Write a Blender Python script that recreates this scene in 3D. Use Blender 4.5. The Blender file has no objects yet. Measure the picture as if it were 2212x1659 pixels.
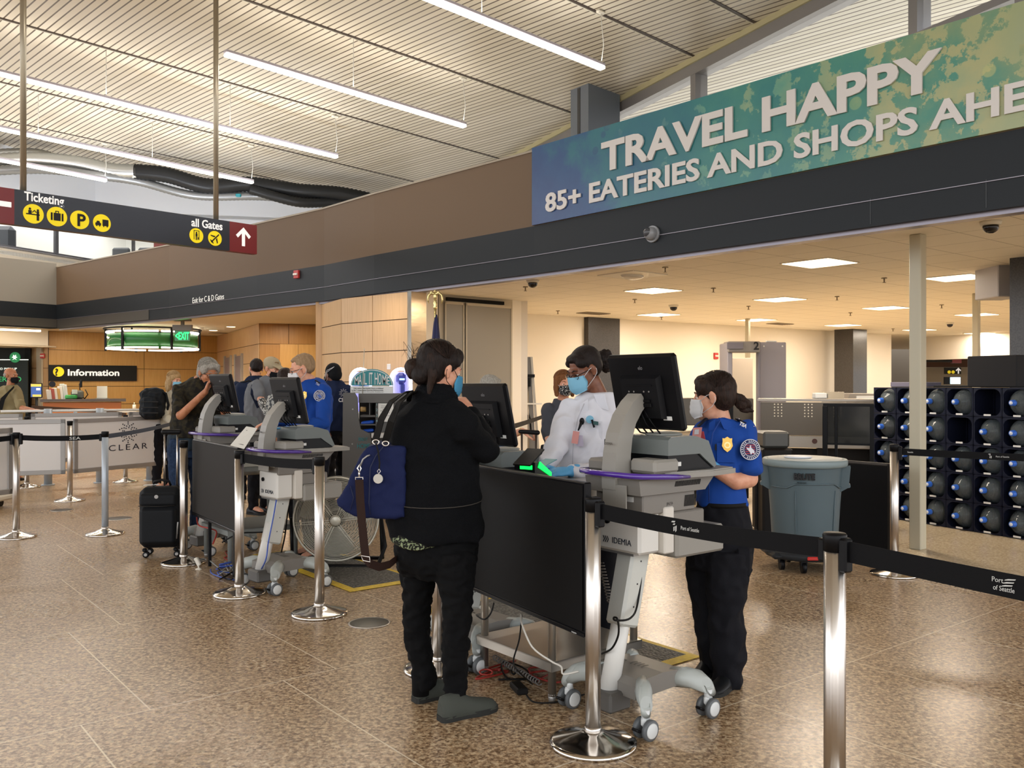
import bpy, math, random
from mathutils import Vector, Matrix, noise, Quaternion
random.seed(7)
V = Vector
PI = math.pi
C = bpy.context.scene.collection
F = 1920.0            # focal length in pixels of the 2212-wide frame
H0 = 1.47             # eye height
CX, CY = 1106.0, 829.5
TH = math.radians(38.5)
U = V((math.cos(TH), math.sin(TH), 0)); W = V((-math.sin(TH), math.cos(TH), 0)); Z = V((0, 0, 1))

def P(px, py, Y):
    return V(((px - CX) / F * Y, Y, H0 + (CY - py) / F * Y))
def G(px, py):
    Y = F * H0 / (py - CY)
    return V(((px - CX) / F * Y, Y, 0))
def PZ(px, Y, z):
    return V(((px - CX) / F * Y, Y, z))
def on_line(px, A, B):
    """point of the plan line A-B seen at column px"""
    k = (px - CX) / F
    d = B - A
    t = (k * A.y - A.x) / (d.x - k * d.y)
    return A + d * t

# ---------------------------------------------------------------- materials
def lin(c):
    c = c / 255.0
    return c / 12.92 if c <= 0.04045 else ((c + 0.055) / 1.055) ** 2.4
def hx(s):
    s = s.lstrip('#')
    return (lin(int(s[0:2], 16)), lin(int(s[2:4], 16)), lin(int(s[4:6], 16)), 1.0)
MATS = {}
def mat(name, col='808080', rough=0.5, metal=0.0, emit=None, estr=0.0, trans=0.0, alpha=1.0, coat=0.0, spec=None,
        noise_col=None, nscale=8.0, nfac=(0.4, 0.6), bump=0.0, bscale=200.0, stretch=None, ior=None, sheen=0.0):
    if name in MATS:
        return MATS[name]
    m = bpy.data.materials.new(name); m.use_nodes = True
    nt = m.node_tree; b = nt.nodes['Principled BSDF']
    b.inputs['Base Color'].default_value = hx(col)
    b.inputs['Roughness'].default_value = rough
    b.inputs['Metallic'].default_value = metal
    if trans: b.inputs['Transmission Weight'].default_value = trans
    if alpha < 1: b.inputs['Alpha'].default_value = alpha
    if coat: b.inputs['Coat Weight'].default_value = coat; b.inputs['Coat Roughness'].default_value = 0.08
    if ior: b.inputs['IOR'].default_value = ior
    if spec is not None: b.inputs['Specular IOR Level'].default_value = spec
    if sheen: b.inputs['Sheen Weight'].default_value = sheen
    if emit:
        b.inputs['Emission Color'].default_value = hx(emit); b.inputs['Emission Strength'].default_value = estr
    if noise_col or bump:
        tc = nt.nodes.new('ShaderNodeTexCoord'); mp = nt.nodes.new('ShaderNodeMapping')
        nt.links.new(tc.outputs['Object'], mp.inputs['Vector'])
        if stretch: mp.inputs['Scale'].default_value = stretch
    if noise_col:
        n = nt.nodes.new('ShaderNodeTexNoise'); n.inputs['Scale'].default_value = nscale; n.inputs['Detail'].default_value = 4
        nt.links.new(mp.outputs[0], n.inputs['Vector'])
        r = nt.nodes.new('ShaderNodeValToRGB')
        r.color_ramp.elements[0].position = nfac[0]; r.color_ramp.elements[1].position = nfac[1]
        r.color_ramp.elements[0].color = hx(col); r.color_ramp.elements[1].color = hx(noise_col)
        nt.links.new(n.outputs['Fac'], r.inputs[0]); nt.links.new(r.outputs[0], b.inputs['Base Color'])
    if bump:
        n2 = nt.nodes.new('ShaderNodeTexNoise'); n2.inputs['Scale'].default_value = bscale; n2.inputs['Detail'].default_value = 3
        nt.links.new(mp.outputs[0], n2.inputs['Vector'])
        bp = nt.nodes.new('ShaderNodeBump'); bp.inputs['Strength'].default_value = bump; bp.inputs['Distance'].default_value = 0.01
        nt.links.new(n2.outputs['Fac'], bp.inputs['Height']); nt.links.new(bp.outputs[0], b.inputs['Normal'])
    MATS[name] = m
    return m

class N:
    """small helper to wire shader maths"""
    def __init__(s, m):
        s.nt = m.node_tree; s.b = s.nt.nodes['Principled BSDF']
        s.tc = s.nt.nodes.new('ShaderNodeTexCoord')
    def link(s, a, b): s.nt.links.new(a, b)
    def math(s, op, a, b=None, c=None):
        n = s.nt.nodes.new('ShaderNodeMath'); n.operation = op
        for i, v in enumerate((a, b, c)):
            if v is None: continue
            if isinstance(v, (int, float)): n.inputs[i].default_value = v
            else: s.link(v, n.inputs[i])
        return n.outputs[0]
    def dot(s, vec, d):
        n = s.nt.nodes.new('ShaderNodeVectorMath'); n.operation = 'DOT_PRODUCT'
        s.link(vec, n.inputs[0]); n.inputs[1].default_value = d
        return n.outputs['Value']
    def mix(s, f, a, b):
        n = s.nt.nodes.new('ShaderNodeMix'); n.data_type = 'RGBA'
        for k, v in ((0, f), (6, a), (7, b)):
            if isinstance(v, (int, float)): n.inputs[k].default_value = v
            elif isinstance(v, tuple): n.inputs[k].default_value = v
            else: s.link(v, n.inputs[k])
        return n.outputs[2]
    def noise(s, vec, scale, detail=3, rough=0.5):
        n = s.nt.nodes.new('ShaderNodeTexNoise'); n.inputs['Scale'].default_value = scale
        n.inputs['Detail'].default_value = detail; n.inputs['Roughness'].default_value = rough
        s.link(vec, n.inputs['Vector']); return n.outputs['Fac']
    def vor(s, vec, scale, feat='F1', out='Distance'):
        n = s.nt.nodes.new('ShaderNodeTexVoronoi'); n.feature = feat; n.inputs['Scale'].default_value = scale
        s.link(vec, n.inputs['Vector']); return n.outputs[out]
    def ramp(s, f, stops, interp='LINEAR'):
        n = s.nt.nodes.new('ShaderNodeValToRGB'); cr = n.color_ramp; cr.interpolation = interp
        while len(cr.elements) < len(stops): cr.elements.new(0.5)
        for e, (p, c) in zip(cr.elements, stops): e.position = p; e.color = hx(c) if isinstance(c, str) else c
        s.link(f, n.inputs[0]); return n.outputs[0]
    def bump(s, h, strength=0.3, dist=0.01):
        n = s.nt.nodes.new('ShaderNodeBump'); n.inputs['Strength'].default_value = strength; n.inputs['Distance'].default_value = dist
        s.link(h, n.inputs['Height']); s.link(n.outputs[0], s.b.inputs['Normal'])

# ---------------------------------------------------------------- mesh builder
def wm(o):
    m = o.matrix_basis.copy()
    while o.parent is not None:
        o = o.parent; m = o.matrix_basis @ m
    return m
def frame(x, y, z, o):
    m = Matrix.Identity(4)
    for i, a in enumerate((x, y, z)):
        for j in range(3): m[j][i] = a[j]
    for j in range(3): m[j][3] = o[j]
    return m
def rotz(a, o=(0, 0, 0)): return Matrix.Translation(V(o)) @ Matrix.Rotation(a, 4, 'Z')
def perp(d):
    d = d.normalized()
    a = V((0, 0, 1)) if abs(d.z) < 0.9 else V((1, 0, 0))
    x = a.cross(d).normalized()
    return x, d.cross(x).normalized()

class MB:
    def __init__(s, M=None):
        s.v = []; s.f = []; s.mi = []; s.sm = []; s.M = M or Matrix.Identity(4); s.m = 0
    def add(s, vs, fs, smooth=False):
        b = len(s.v)
        s.v += [s.M @ V(p) for p in vs]
        for f in fs:
            s.f.append([b + i for i in f]); s.mi.append(s.m); s.sm.append(smooth)
        return s
    def box(s, c, size, ch=0.0, R=None):
        hx_, hy, hz = size[0] / 2, size[1] / 2, size[2] / 2
        c = V(c); ch = min(ch, hx_ * .95, hy * .95, hz * .95)
        if ch <= 0:
            vs = [V((x * hx_, y * hy, z * hz)) for x in (-1, 1) for y in (-1, 1) for z in (-1, 1)]
            fs = [(0, 1, 3, 2), (4, 6, 7, 5), (0, 4, 5, 1), (2, 3, 7, 6), (0, 2, 6, 4), (1, 5, 7, 3)]
        else:
            vs = []; idx = {}
            for x in (-1, 1):
                for y in (-1, 1):
                    for z in (-1, 1):
                        for k in range(3):
                            p = [x * (hx_ - ch), y * (hy - ch), z * (hz - ch)]
                            p[k] = (x, y, z)[k] * (hx_, hy, hz)[k]
                            idx[(x, y, z, k)] = len(vs); vs.append(V(p))
            fs = []
            def q(l): fs.append(l)
            for sx in (-1, 1):
                a = [idx[(sx, y, z, 0)] for y, z in ((-1, -1), (1, -1), (1, 1), (-1, 1))]; q(a if sx > 0 else a[::-1])
                a = [idx[(x, sx, z, 1)] for x, z in ((-1, -1), (-1, 1), (1, 1), (1, -1))]; q(a if sx > 0 else a[::-1])
                a = [idx[(x, y, sx, 2)] for x, y in ((-1, -1), (1, -1), (1, 1), (-1, 1))]; q(a if sx > 0 else a[::-1])
            for y in (-1, 1):
                for z in (-1, 1):
                    a = [idx[(-1, y, z, 1)], idx[(1, y, z, 1)], idx[(1, y, z, 2)], idx[(-1, y, z, 2)]]; q(a if y * z > 0 else a[::-1])
                    a = [idx[(y, -1, z, 0)], idx[(y, -1, z, 2)], idx[(y, 1, z, 2)], idx[(y, 1, z, 0)]]; q(a if y * z < 0 else a[::-1])
                    a = [idx[(y, z, -1, 0)], idx[(y, z, 1, 0)], idx[(y, z, 1, 1)], idx[(y, z, -1, 1)]]; q(a if y * z > 0 else a[::-1])
            for x in (-1, 1):
                for y in (-1, 1):
                    for z in (-1, 1):
                        a = [idx[(x, y, z, k)] for k in range(3)]; q(a if x * y * z > 0 else a[::-1])
        if R is not None: vs = [R @ p for p in vs]
        return s.add([c + p for p in vs], fs)
    def hexa(s, lo, hi):
        """quad lo (4 pts, ccw seen from above) and quad hi"""
        return s.add(list(lo) + list(hi), [(3, 2, 1, 0), (4, 5, 6, 7), (0, 1, 5, 4), (1, 2, 6, 5), (2, 3, 7, 6), (3, 0, 4, 7)])
    def wall(s, A, B, z0, z1, th, side=1):
        """vertical slab from plan point A to B; th thick towards the far side (away from the camera) if side=1"""
        A = V((A[0], A[1], 0)); B = V((B[0], B[1], 0))
        n = V((0, 0, 1)).cross(B - A).normalized()
        if n.dot((A + B) / 2) < 0: n = -n
        n *= th * side
        q = [A, B, B + n, A + n]
        if ((q[1] - q[0]).cross(q[2] - q[1])).z < 0: q = q[::-1]
        return s.hexa([p + Z * z0 for p in q], [p + Z * z1 for p in q])
    def loft(s, rings, cap=True, smooth=True):
        n = len(rings[0]); vs = [p for r in rings for p in r]; fs = []
        for i in range(len(rings) - 1):
            for j in range(n):
                k = (j + 1) % n
                fs.append((i * n + j, i * n + k, (i + 1) * n + k, (i + 1) * n + j))
        s.add(vs, fs, smooth)
        if cap:
            b = len(s.v) - len(vs)
            s.f.append([b + j for j in range(n)][::-1]); s.mi.append(s.m); s.sm.append(False)
            s.f.append([b + (len(rings) - 1) * n + j for j in range(n)]); s.mi.append(s.m); s.sm.append(False)
        return s
    def eloft(s, rings, n=20):
        """rings: (centre, axis vector a, axis vector b)"""
        return s.loft([[V(c) + a * math.cos(2 * PI * j / n) + b * math.sin(2 * PI * j / n) for j in range(n)] for c, a, b in rings])
    def cyl(s, p0, p1, r0, r1=None, n=16):
        p0, p1 = V(p0), V(p1); r1 = r0 if r1 is None else r1
        x, y = perp(p1 - p0)
        return s.eloft([(p0, x * r0, y * r0), (p1, x * r1, y * r1)], n)
    def tube(s, pts, r, n=8, closed=False):
        pts = [V(p) for p in pts]; m = len(pts)
        rs = r if isinstance(r, (list, tuple)) else [r] * m
        rings = []; x = None
        for i, p in enumerate(pts):
            if closed: d = pts[(i + 1) % m] - pts[i - 1]
            else: d = pts[min(i + 1, m - 1)] - pts[max(i - 1, 0)]
            if d.length < 1e-9: d = V((0, 0, 1))
            d.normalize()
            if x is None: x, y = perp(d)
            else:
                x = (x - d * x.dot(d)); x = x.normalized() if x.length > 1e-6 else perp(d)[0]
                y = d.cross(x)
            rings.append([p + (x * math.cos(2 * PI * j / n) + y * math.sin(2 * PI * j / n)) * rs[i] for j in range(n)])
        if closed: rings.append(rings[0]); return s.loft(rings, cap=False)
        return s.loft(rings)
    def strip(s, pts, w, t, up=Z):
        """flat band through pts, height w along up, thickness t"""
        pts = [V(p) for p in pts]; rings = []
        for i, p in enumerate(pts):
            d = pts[min(i + 1, len(pts) - 1)] - pts[max(i - 1, 0)]; d.normalize()
            u = up(i) if callable(up) else up
            u = (u - d * u.dot(d)).normalized(); n_ = d.cross(u)
            rings.append([p + u * w / 2 + n_ * t / 2, p - u * w / 2 + n_ * t / 2, p - u * w / 2 - n_ * t / 2, p + u * w / 2 - n_ * t / 2][::-1])
        return s.loft(rings, smooth=False)
    def lathe(s, prof, c=(0, 0, 0), n=32, ax=None):
        c = V(c); z = V(ax).normalized() if ax is not None else Z
        x, y = perp(z) if ax is not None else (V((1, 0, 0)), V((0, 1, 0)))
        rings = [[c + z * h + (x * math.cos(2 * PI * j / n) + y * math.sin(2 * PI * j / n)) * max(r, 1e-4) for j in range(n)] for r, h in prof]
        return s.loft(rings)
    def ell(s, c, r, R=None, n=14, m=10):
        c = V(c); r = (r, r, r) if isinstance(r, (int, float)) else r
        rings = []
        for i in range(1, m):
            a = -PI / 2 + PI * i / m
            ring = [V((r[0] * math.cos(a) * math.cos(2 * PI * j / n), r[1] * math.cos(a) * math.sin(2 * PI * j / n), r[2] * math.sin(a))) for j in range(n)]
            rings.append([c + (R @ p if R is not None else p) for p in ring])
        b = len(s.v); s.loft(rings, cap=False)
        lo = V((0, 0, -r[2])); hi = V((0, 0, r[2]))
        if R is not None: lo = R @ lo; hi = R @ hi
        s.v += [s.M @ (c + lo), s.M @ (c + hi)]
        a, z_ = len(s.v) - 2, len(s.v) - 1
        for j in range(n):
            k = (j + 1) % n
            s.f.append([a, b + k, b + j]); s.f.append([z_, b + (m - 2) * n + j, b + (m - 2) * n + k])
            s.mi += [s.m, s.m]; s.sm += [True, True]
        return s
    def cap(s, p0, p1, r0, r1=None, n=14):
        """capsule with two radii"""
        p0, p1 = V(p0), V(p1); r1 = r0 if r1 is None else r1
        d = p1 - p0
        if d.length < 1e-6: return s.ell(p0, r0)
        d.normalize(); x, y = perp(d); rings = []
        for i in range(5):
            a = -PI / 2 + (PI / 2) * (i + .35) / 4.35
            rings.append((p0 + d * r0 * math.sin(a), x * r0 * math.cos(a), y * r0 * math.cos(a)))
        for i in range(5):
            a = (PI / 2) * i / 4.35
            rings.append((p1 + d * r1 * math.sin(a), x * r1 * math.cos(a), y * r1 * math.cos(a)))
        return s.eloft(rings, n)
    def chain(s, pts, rs, n=14):
        for i in range(len(pts) - 1): s.cap(pts[i], pts[i + 1], rs[i], rs[i + 1], n)
        return s
    def prism(s, poly, o, x, y, depth):
        """2-D outline (ccw) in plane (x,y) at o, extruded by depth along x cross y"""
        o, x, y = V(o), V(x), V(y); z = x.cross(y).normalized() * depth
        a = [o + x * p[0] + y * p[1] for p in poly]; n = len(a)
        area = sum(poly[i][0] * poly[(i + 1) % n][1] - poly[(i + 1) % n][0] * poly[i][1] for i in range(n))
        if area < 0: a = a[::-1]
        fs = [tuple(range(n))[::-1], tuple(range(n, 2 * n))] + [(i, (i + 1) % n, n + (i + 1) % n, n + i) for i in range(n)]
        return s.add(a + [p + z for p in a], fs)
    def disc(s, c, nrm, r, t=0.004, n=28):
        c = V(c); nrm = V(nrm).normalized()
        return s.cyl(c, c + nrm * t, r, n=n)
    def mesh(s, name):
        me = bpy.data.meshes.new(name)
        me.from_pydata([tuple(p) for p in s.v], [], s.f)
        me.polygons.foreach_set('material_index', s.mi); me.polygons.foreach_set('use_smooth', s.sm)
        me.update(); return me
    def build(s, name, mats, parent=None, label=None):
        if not isinstance(mats, (list, tuple)): mats = [mats]
        if parent is not None:
            inv = wm(parent).inverted(); s.v = [inv @ p for p in s.v]; loc = None
        else:
            xs = [p.x for p in s.v]; ys = [p.y for p in s.v]; zs = [p.z for p in s.v]
            loc = V(((min(xs) + max(xs)) / 2, (min(ys) + max(ys)) / 2, min(zs))); s.v = [p - loc for p in s.v]
        me = s.mesh(name)
        for m in mats: me.materials.append(m)
        o = bpy.data.objects.new(name, me); C.objects.link(o)
        if parent is not None: o.parent = parent
        else: o.location = loc
        if label: o['label'] = label
        return o

def tag(o, label, cat, group=None, kind=None):
    o['label'] = label; o['category'] = cat
    if group: o['group'] = group
    if kind: o['kind'] = kind
    return o
def struct(o, label=None):
    o['kind'] = 'structure'
    if label: o['label'] = label
    return o
def thing(name, label, cat, loc=(0, 0, 0), rz=0.0, group=None):
    o = bpy.data.objects.new(name, None); C.objects.link(o)
    o.location = loc; o.rotation_euler = (0, 0, rz); o.empty_display_size = 0.1
    tag(o, label, cat, group)
    return o
def dup(o, parent=None, label=None, loc=None, rz=None, group=None):
    c = o.copy(); C.objects.link(c)
    if parent is not None: c.parent = parent
    if loc is not None: c.location = loc
    if rz is not None: c.rotation_euler = (0, 0, rz)
    if label: c['label'] = label
    if group: c['group'] = group
    for ch in [x for x in bpy.data.objects if x.parent == o and x != c]: dup(ch, c)
    return c

PENDING = []
def text(body, o, x, up, cap, m, parent, fit=None, name='lettering', ext=0.002, bold=0.0, align='LEFT', space=1.0):
    """flat lettering; o = start of the baseline (world), x = reading direction, cap = capital height"""
    cu = bpy.data.curves.new(name, 'FONT'); cu.body = body; cu.size = cap / 0.70; cu.extrude = ext
    cu.offset = bold; cu.align_x = align; cu.space_character = space; cu.resolution_u = 3
    cu.materials.append(m)
    ob = bpy.data.objects.new(name, cu); C.objects.link(ob)
    x = V(x).normalized(); up = V(up).normalized(); z = x.cross(up).normalized(); up = z.cross(x)
    M = frame(x, up, z, V(o) + z * ext)
    if parent is not None: ob.parent = parent; M = wm(parent).inverted() @ M
    ob.matrix_basis = M
    if fit: PENDING.append((ob, fit))
    return ob
def settle():
    """measure the lettering, stretch it to its width and turn it into plain mesh"""
    bpy.context.view_layer.update(); dg = bpy.context.evaluated_depsgraph_get()
    fits = {ob.name: f for ob, f in PENDING}; PENDING.clear()
    for ob in [o for o in bpy.data.objects if o.type == 'FONT']:
        me = bpy.data.meshes.new_from_object(ob.evaluated_get(dg), depsgraph=dg)
        if ob.name in fits:
            xs = [v.co.x for v in me.vertices]; w = max(xs) - min(xs)
            if w > 1e-5:
                k = fits[ob.name] / w
                for v in me.vertices: v.co.x *= k
        nm = ob.name; M_ = ob.matrix_basis.copy(); par = ob.parent; m = ob.data.materials[0]
        bpy.data.objects.remove(ob)
        me.name = nm; me.materials.clear(); me.materials.append(m)
        for p in me.polygons: p.material_index = 0
        o = bpy.data.objects.new(nm, me); C.objects.link(o); o.parent = par; o.matrix_basis = M_

TMP = None
def organic(name, mb, m, parent, voxel=0.008, smooth=3, wr=0.0, wscale=9.0, wst=(1, 1, 1), clip=None, label=None, sf=0.5):
    """one continuous surface grown round overlapping closed shapes"""
    me = mb.mesh('tmp'); o = bpy.data.objects.new('tmp', me); C.objects.link(o)
    r = o.modifiers.new('r', 'REMESH'); r.mode = 'VOXEL'; r.voxel_size = voxel; r.use_smooth_shade = True
    if smooth:
        sm = o.modifiers.new('s', 'SMOOTH'); sm.iterations = smooth; sm.factor = sf
    dg = bpy.context.evaluated_depsgraph_get(); dg.update()
    me2 = bpy.data.meshes.new_from_object(o.evaluated_get(dg), depsgraph=dg)
    bpy.data.objects.remove(o); bpy.data.meshes.remove(me)
    me2.name = name
    inv = wm(parent).inverted()
    if wr:
        ns = [v.normal.copy() for v in me2.vertices]
        for v, nn in zip(me2.vertices, ns):
            q = V((v.co.x * wst[0], v.co.y * wst[1], v.co.z * wst[2])) * wscale
            a = noise.noise(q) + 0.5 * noise.noise(q * 2.3 + V((3, 1, 7)))
            a = (1 - abs(a) * 2.2)
            v.co += nn * (a - .5) * wr
    if clip:
        for v in me2.vertices:
            if v.co.z < clip: v.co.z = clip
    me2.transform(inv); me2.update()
    me2.materials.clear(); me2.materials.append(m)
    for p in me2.polygons: p.use_smooth = True; p.material_index = 0
    ob = bpy.data.objects.new(name, me2); C.objects.link(ob); ob.parent = parent
    if label: ob['label'] = label
    return ob
# ================================================================ materials of the setting
def floor_mat(name, cols, grout, rough):
    m = mat(name, 'a08060', rough=rough, coat=0.0)
    n = N(m); pos = n.nt.nodes.new('ShaderNodeNewGeometry').outputs['Position']
    sc = n.vor(pos, 80, 'F1', 'Color')
    sep = n.nt.nodes.new('ShaderNodeSeparateColor'); n.link(sc, sep.inputs[0])
    chips = n.ramp(sep.outputs[0], cols, 'CONSTANT')
    big = n.noise(pos, 42, 4, 0.7)
    c2 = n.ramp(big, [(0.40, cols[0][1]), (0.49, cols[1][1]), (0.56, cols[2][1]), (.66, cols[3][1])])
    col = n.mix(0.62, chips, c2)
    u = n.dot(pos, U); v = n.dot(pos, W)
    r = n.math('DIVIDE', n.math('SUBTRACT', v, 4.154), 1.591); row = n.math('FLOOR', r); fr = n.math('SUBTRACT', r, row)
    uu = n.math('DIVIDE', n.math('SUBTRACT', n.math('SUBTRACT', u, 1.22), n.math('MULTIPLY', row, 0.29)), 0.925)
    fu = n.math('SUBTRACT', uu, n.math('FLOOR', uu))
    g1 = n.math('LESS_THAN', n.math('MULTIPLY', n.math('SUBTRACT', 0.5, n.math('ABSOLUTE', n.math('SUBTRACT', fr, 0.5))), 1.591), 0.0035)
    g2 = n.math('LESS_THAN', n.math('MULTIPLY', n.math('SUBTRACT', 0.5, n.math('ABSOLUTE', n.math('SUBTRACT', fu, 0.5))), 0.925), 0.0035)
    g = n.math('MULTIPLY', n.math('MAXIMUM', g1, g2), 0.8)
    n.link(n.mix(g, col, hx(grout)), n.b.inputs['Base Color'])
    big2 = n.noise(pos, 1.3, 3)
    n.link(n.math('ADD', rough, n.math('MULTIPLY', big2, 0.10)), n.b.inputs['Roughness'])
    n.bump(n.noise(pos, 2.2, 2), 0.06, 0.02)
    return m
M_floor = floor_mat('terrazzo_brown', [(0.0, '604830'), (0.22, '8f7254'), (0.46, 'c2a580'), (0.78, 'dec8a4')], 'e6d8be', 0.23)
M_floor2 = floor_mat('terrazzo_cream', [(0.0, 'b8a486'), (0.30, 'd0bb98'), (0.5, 'dcc8a6'), (0.75, 'e6d6b8')], '8f8068', 0.18)
M_brown = mat('brown_fascia_paint', '6b5845', rough=0.62, spec=0.3)
M_grey_fascia = mat('grey_fascia_paint', '8a857c', rough=0.6)
M_beam = mat('dark_beam_steel', '23272b', rough=.45, spec=.3, bump=0.02, bscale=60)
M_lip = mat('beam_lip_metal', '8c8790', rough=0.35, metal=0.4)
M_white_wall = mat('warm_white_wall', 'eae2d4', rough=0.75, bump=0.02, bscale=150)
M_upper_wall = mat('pale_blue_grey_wall', 'dde3ef', rough=0.75)
M_pillar_blue = mat('blue_grey_column', '6d7684', rough=0.45)
M_pillar_dark = mat('dark_column_slot', '3b3d40', rough=0.5)
M_granite = mat('dark_granite', '2d2b2b', rough=0.3, noise_col='3c3a39', nscale=60)
M_cream = mat('cream_painted_steel', 'b9b29c', rough=0.5)
M_steel_frame = mat('window_frame_grey', '8b8a8c', rough=0.4, metal=0.3)
M_frame_cream = mat('eave_trim_cream', 'b6b08e', rough=0.5)
M_steel = mat('stainless_wavy', 'a8947a', rough=0.2, metal=1.0, bump=0.3, bscale=1.6, stretch=(1, 1, 3.0))
M_door_grey = mat('taupe_door', '8c8578', rough=0.4)
M_doorframe = mat('door_frame_cream', 'b9ae98', rough=0.5)

def tile_mat(name, col, dark):
    m = mat(name, col, rough=0.8); n = N(m); pos = n.nt.nodes.new('ShaderNodeNewGeometry').outputs['Position']
    fs = []
    for ax in (U, W):
        a = n.math('DIVIDE', n.dot(pos, ax), 0.61); f = n.math('SUBTRACT', a, n.math('FLOOR', a))
        fs.append(n.math('LESS_THAN', f, 0.022))
    g = n.math('MULTIPLY', n.math('MAXIMUM', fs[0], fs[1]), 0.55)
    sp = n.noise(pos, 160, 2)
    c = n.ramp(sp, [(0.3, dark), (0.42, col)])
    n.link(n.mix(g, n.mix(0.8, c, hx(col)), hx('8f8470')), n.b.inputs['Base Color']); return m
M_tiles = tile_mat('acoustic_ceiling_tiles', 'eee6d6', 'c8bea8')
M_gyp = mat('smooth_soffit', 'e6dac4', rough=0.8)

def wood_mat(name, c1, c2):
    m = mat(name, c1, rough=0.42, spec=0.4); n = N(m); mp = n.nt.nodes.new('ShaderNodeMapping'); mp.inputs['Scale'].default_value = (14, 14, 0.7)
    n.link(n.tc.outputs['Object'], mp.inputs[0])
    n.link(n.ramp(n.noise(mp.outputs[0], 3, 6, 0.6), [(0.3, c1), (0.7, c2)]), n.b.inputs['Base Color']); return m
M_maple = wood_mat('maple_panel', 'c09c70', 'cfab80')
M_wood_gold = wood_mat('golden_wood_panel', 'b08446', 'c09455')
M_wood_deep = wood_mat('amber_wood_panel', '96692f', 'a5773c')
M_seam = mat('panel_seam', '4a3520', rough=0.8)

# ceiling of the hall: linear slats, dark gaps between
D1 = V((2344, 1920, -181)).normalized(); D2 = V((-1956, 1920, 0)).normalized()
CN = D1.cross(D2).normalized()
if CN.z < 0: CN = -CN
def ceil_pt(px, py):
    """where the ray through the pixel meets the hall ceiling plane"""
    r = V(((px - CX) / F, 1, (CY - py) / F)); c0 = V((-0.0536 * 17.6, 17.6, 7.53)); o = V((0, 0, H0))
    return o + r * (CN.dot(c0 - o) / CN.dot(r))
M_slat = mat('linear_slat_ceiling', 'dedacd', rough=0.42, spec=0.5)
n = N(M_slat); pos = n.nt.nodes.new('ShaderNodeNewGeometry').outputs['Position']
SX = CN.cross(D2).normalized()
a = n.math('DIVIDE', n.dot(pos, SX), 0.135); fl = n.math('FLOOR', a); f = n.math('SUBTRACT', a, fl)
gap = n.math('LESS_THAN', f, 0.20)
wn = n.nt.nodes.new('ShaderNodeTexWhiteNoise'); wn.noise_dimensions = '1D'; n.link(fl, wn.inputs['W'])
tint = n.ramp(wn.outputs['Value'], [(0, 'cbc5b5'), (1, 'd9d4c7')])
n.link(n.mix(gap, tint, hx('4e4034')), n.b.inputs['Base Color'])
n.bump(n.math('SUBTRACT', 1.0, gap), 0.5, 0.02)

# ================================================================ floor
def plan(mb, pts, z0, z1):
    pts = [V((p[0], p[1], 0)) for p in pts]
    return mb.prism([(p.x, p.y) for p in pts], (0, 0, z0), (1, 0, 0), (0, 1, 0), z1 - z0)
Wp = {}
for px, h in ((122, 171), (365, 203.4), (555, 234.6), (700, 257), (808, 278.6), (1153, 341), (2212, 553)):
    Wp[px] = PZ(px, F * 1.86 / h, 0)
dirE = (Wp[2212] - Wp[1153]).normalized()
Wend = Wp[2212] + dirE * 3.2
WALL = [Wp[k] for k in (122, 365, 555, 700, 808, 1153, 2212)] + [Wend]
def off(p, d): return p + V((d * 0.75, d * 0.66, 0))
struct(plan(MB(), [(-26, -6), (14, -6), (14, 3), (26, 3), (26, 40), (-26, 40)], -0.1, 0.0).build('floor', M_floor))
b1 = G(1941, 1193); b2 = G(2212, 1245); db = (b2 - b1).normalized()
b0 = b1 - db * 9.0; b3 = b2 + db * 4.0
struct(plan(MB(), [b0, b3, b3 + U * 20 + W * 2, b0 + U * 20 + W * 2], 0.0, 0.003).build('floor_checkpoint', M_floor2))

# ================================================================ fascia: dark beam below, brown parapet above
mb = MB()
for i in range(len(WALL) - 1): mb.wall(WALL[i], WALL[i + 1], 2.77, 3.33, 0.35)
beam = struct(mb.build('beam', M_beam))
mb = MB()
for i in range(len(WALL) - 1):
    a, b = off(WALL[i], -.012), off(WALL[i + 1], -.012)
    mb.wall(a, b, 2.98, 2.986, 0.02)
    mb.wall(off(WALL[i], .06), off(WALL[i + 1], .06), 2.735, 2.775, 0.12)
mb.build('beam_lip', M_lip, beam)
mb = MB()
for i in range(len(WALL) - 1): mb.wall(WALL[i], WALL[i + 1], 3.33, 4.21, 0.30)
struct(mb.build('wall_parapet', M_brown))
mb = MB()
for i in range(len(WALL) - 1): mb.wall(off(WALL[i], -.01), off(WALL[i + 1], -.01), 4.205, 4.23, 0.33)
struct(mb.build('trim_parapet', mat('parapet_edge', '9a8f7e', rough=0.5)))
# seams on the dark beam
mb = MB()
for px in (323, 1880, 2130):
    a = on_line(px, Wp[1153], Wp[2212]) if px > 1153 else on_line(px, Wp[122], Wp[365])
    mb.wall(off(a, -.004), off(a, -.004) + dirE * 0.004, 2.79, 3.0 if px > 1153 else 2.95, .01)
mb.build('panel_joint', mat('joint_grey', '44484c', rough=.5), beam)
a = on_line(124, Wp[122], Wp[365]); b = on_line(322, Wp[122], Wp[365])
mb = MB(); mb.wall(off(a, -.008), off(b, -.008), 2.78, 2.975, .01); mb.build('grey_panel', mat('beam_panel_grey', '47443f', rough=.35), beam)

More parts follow.
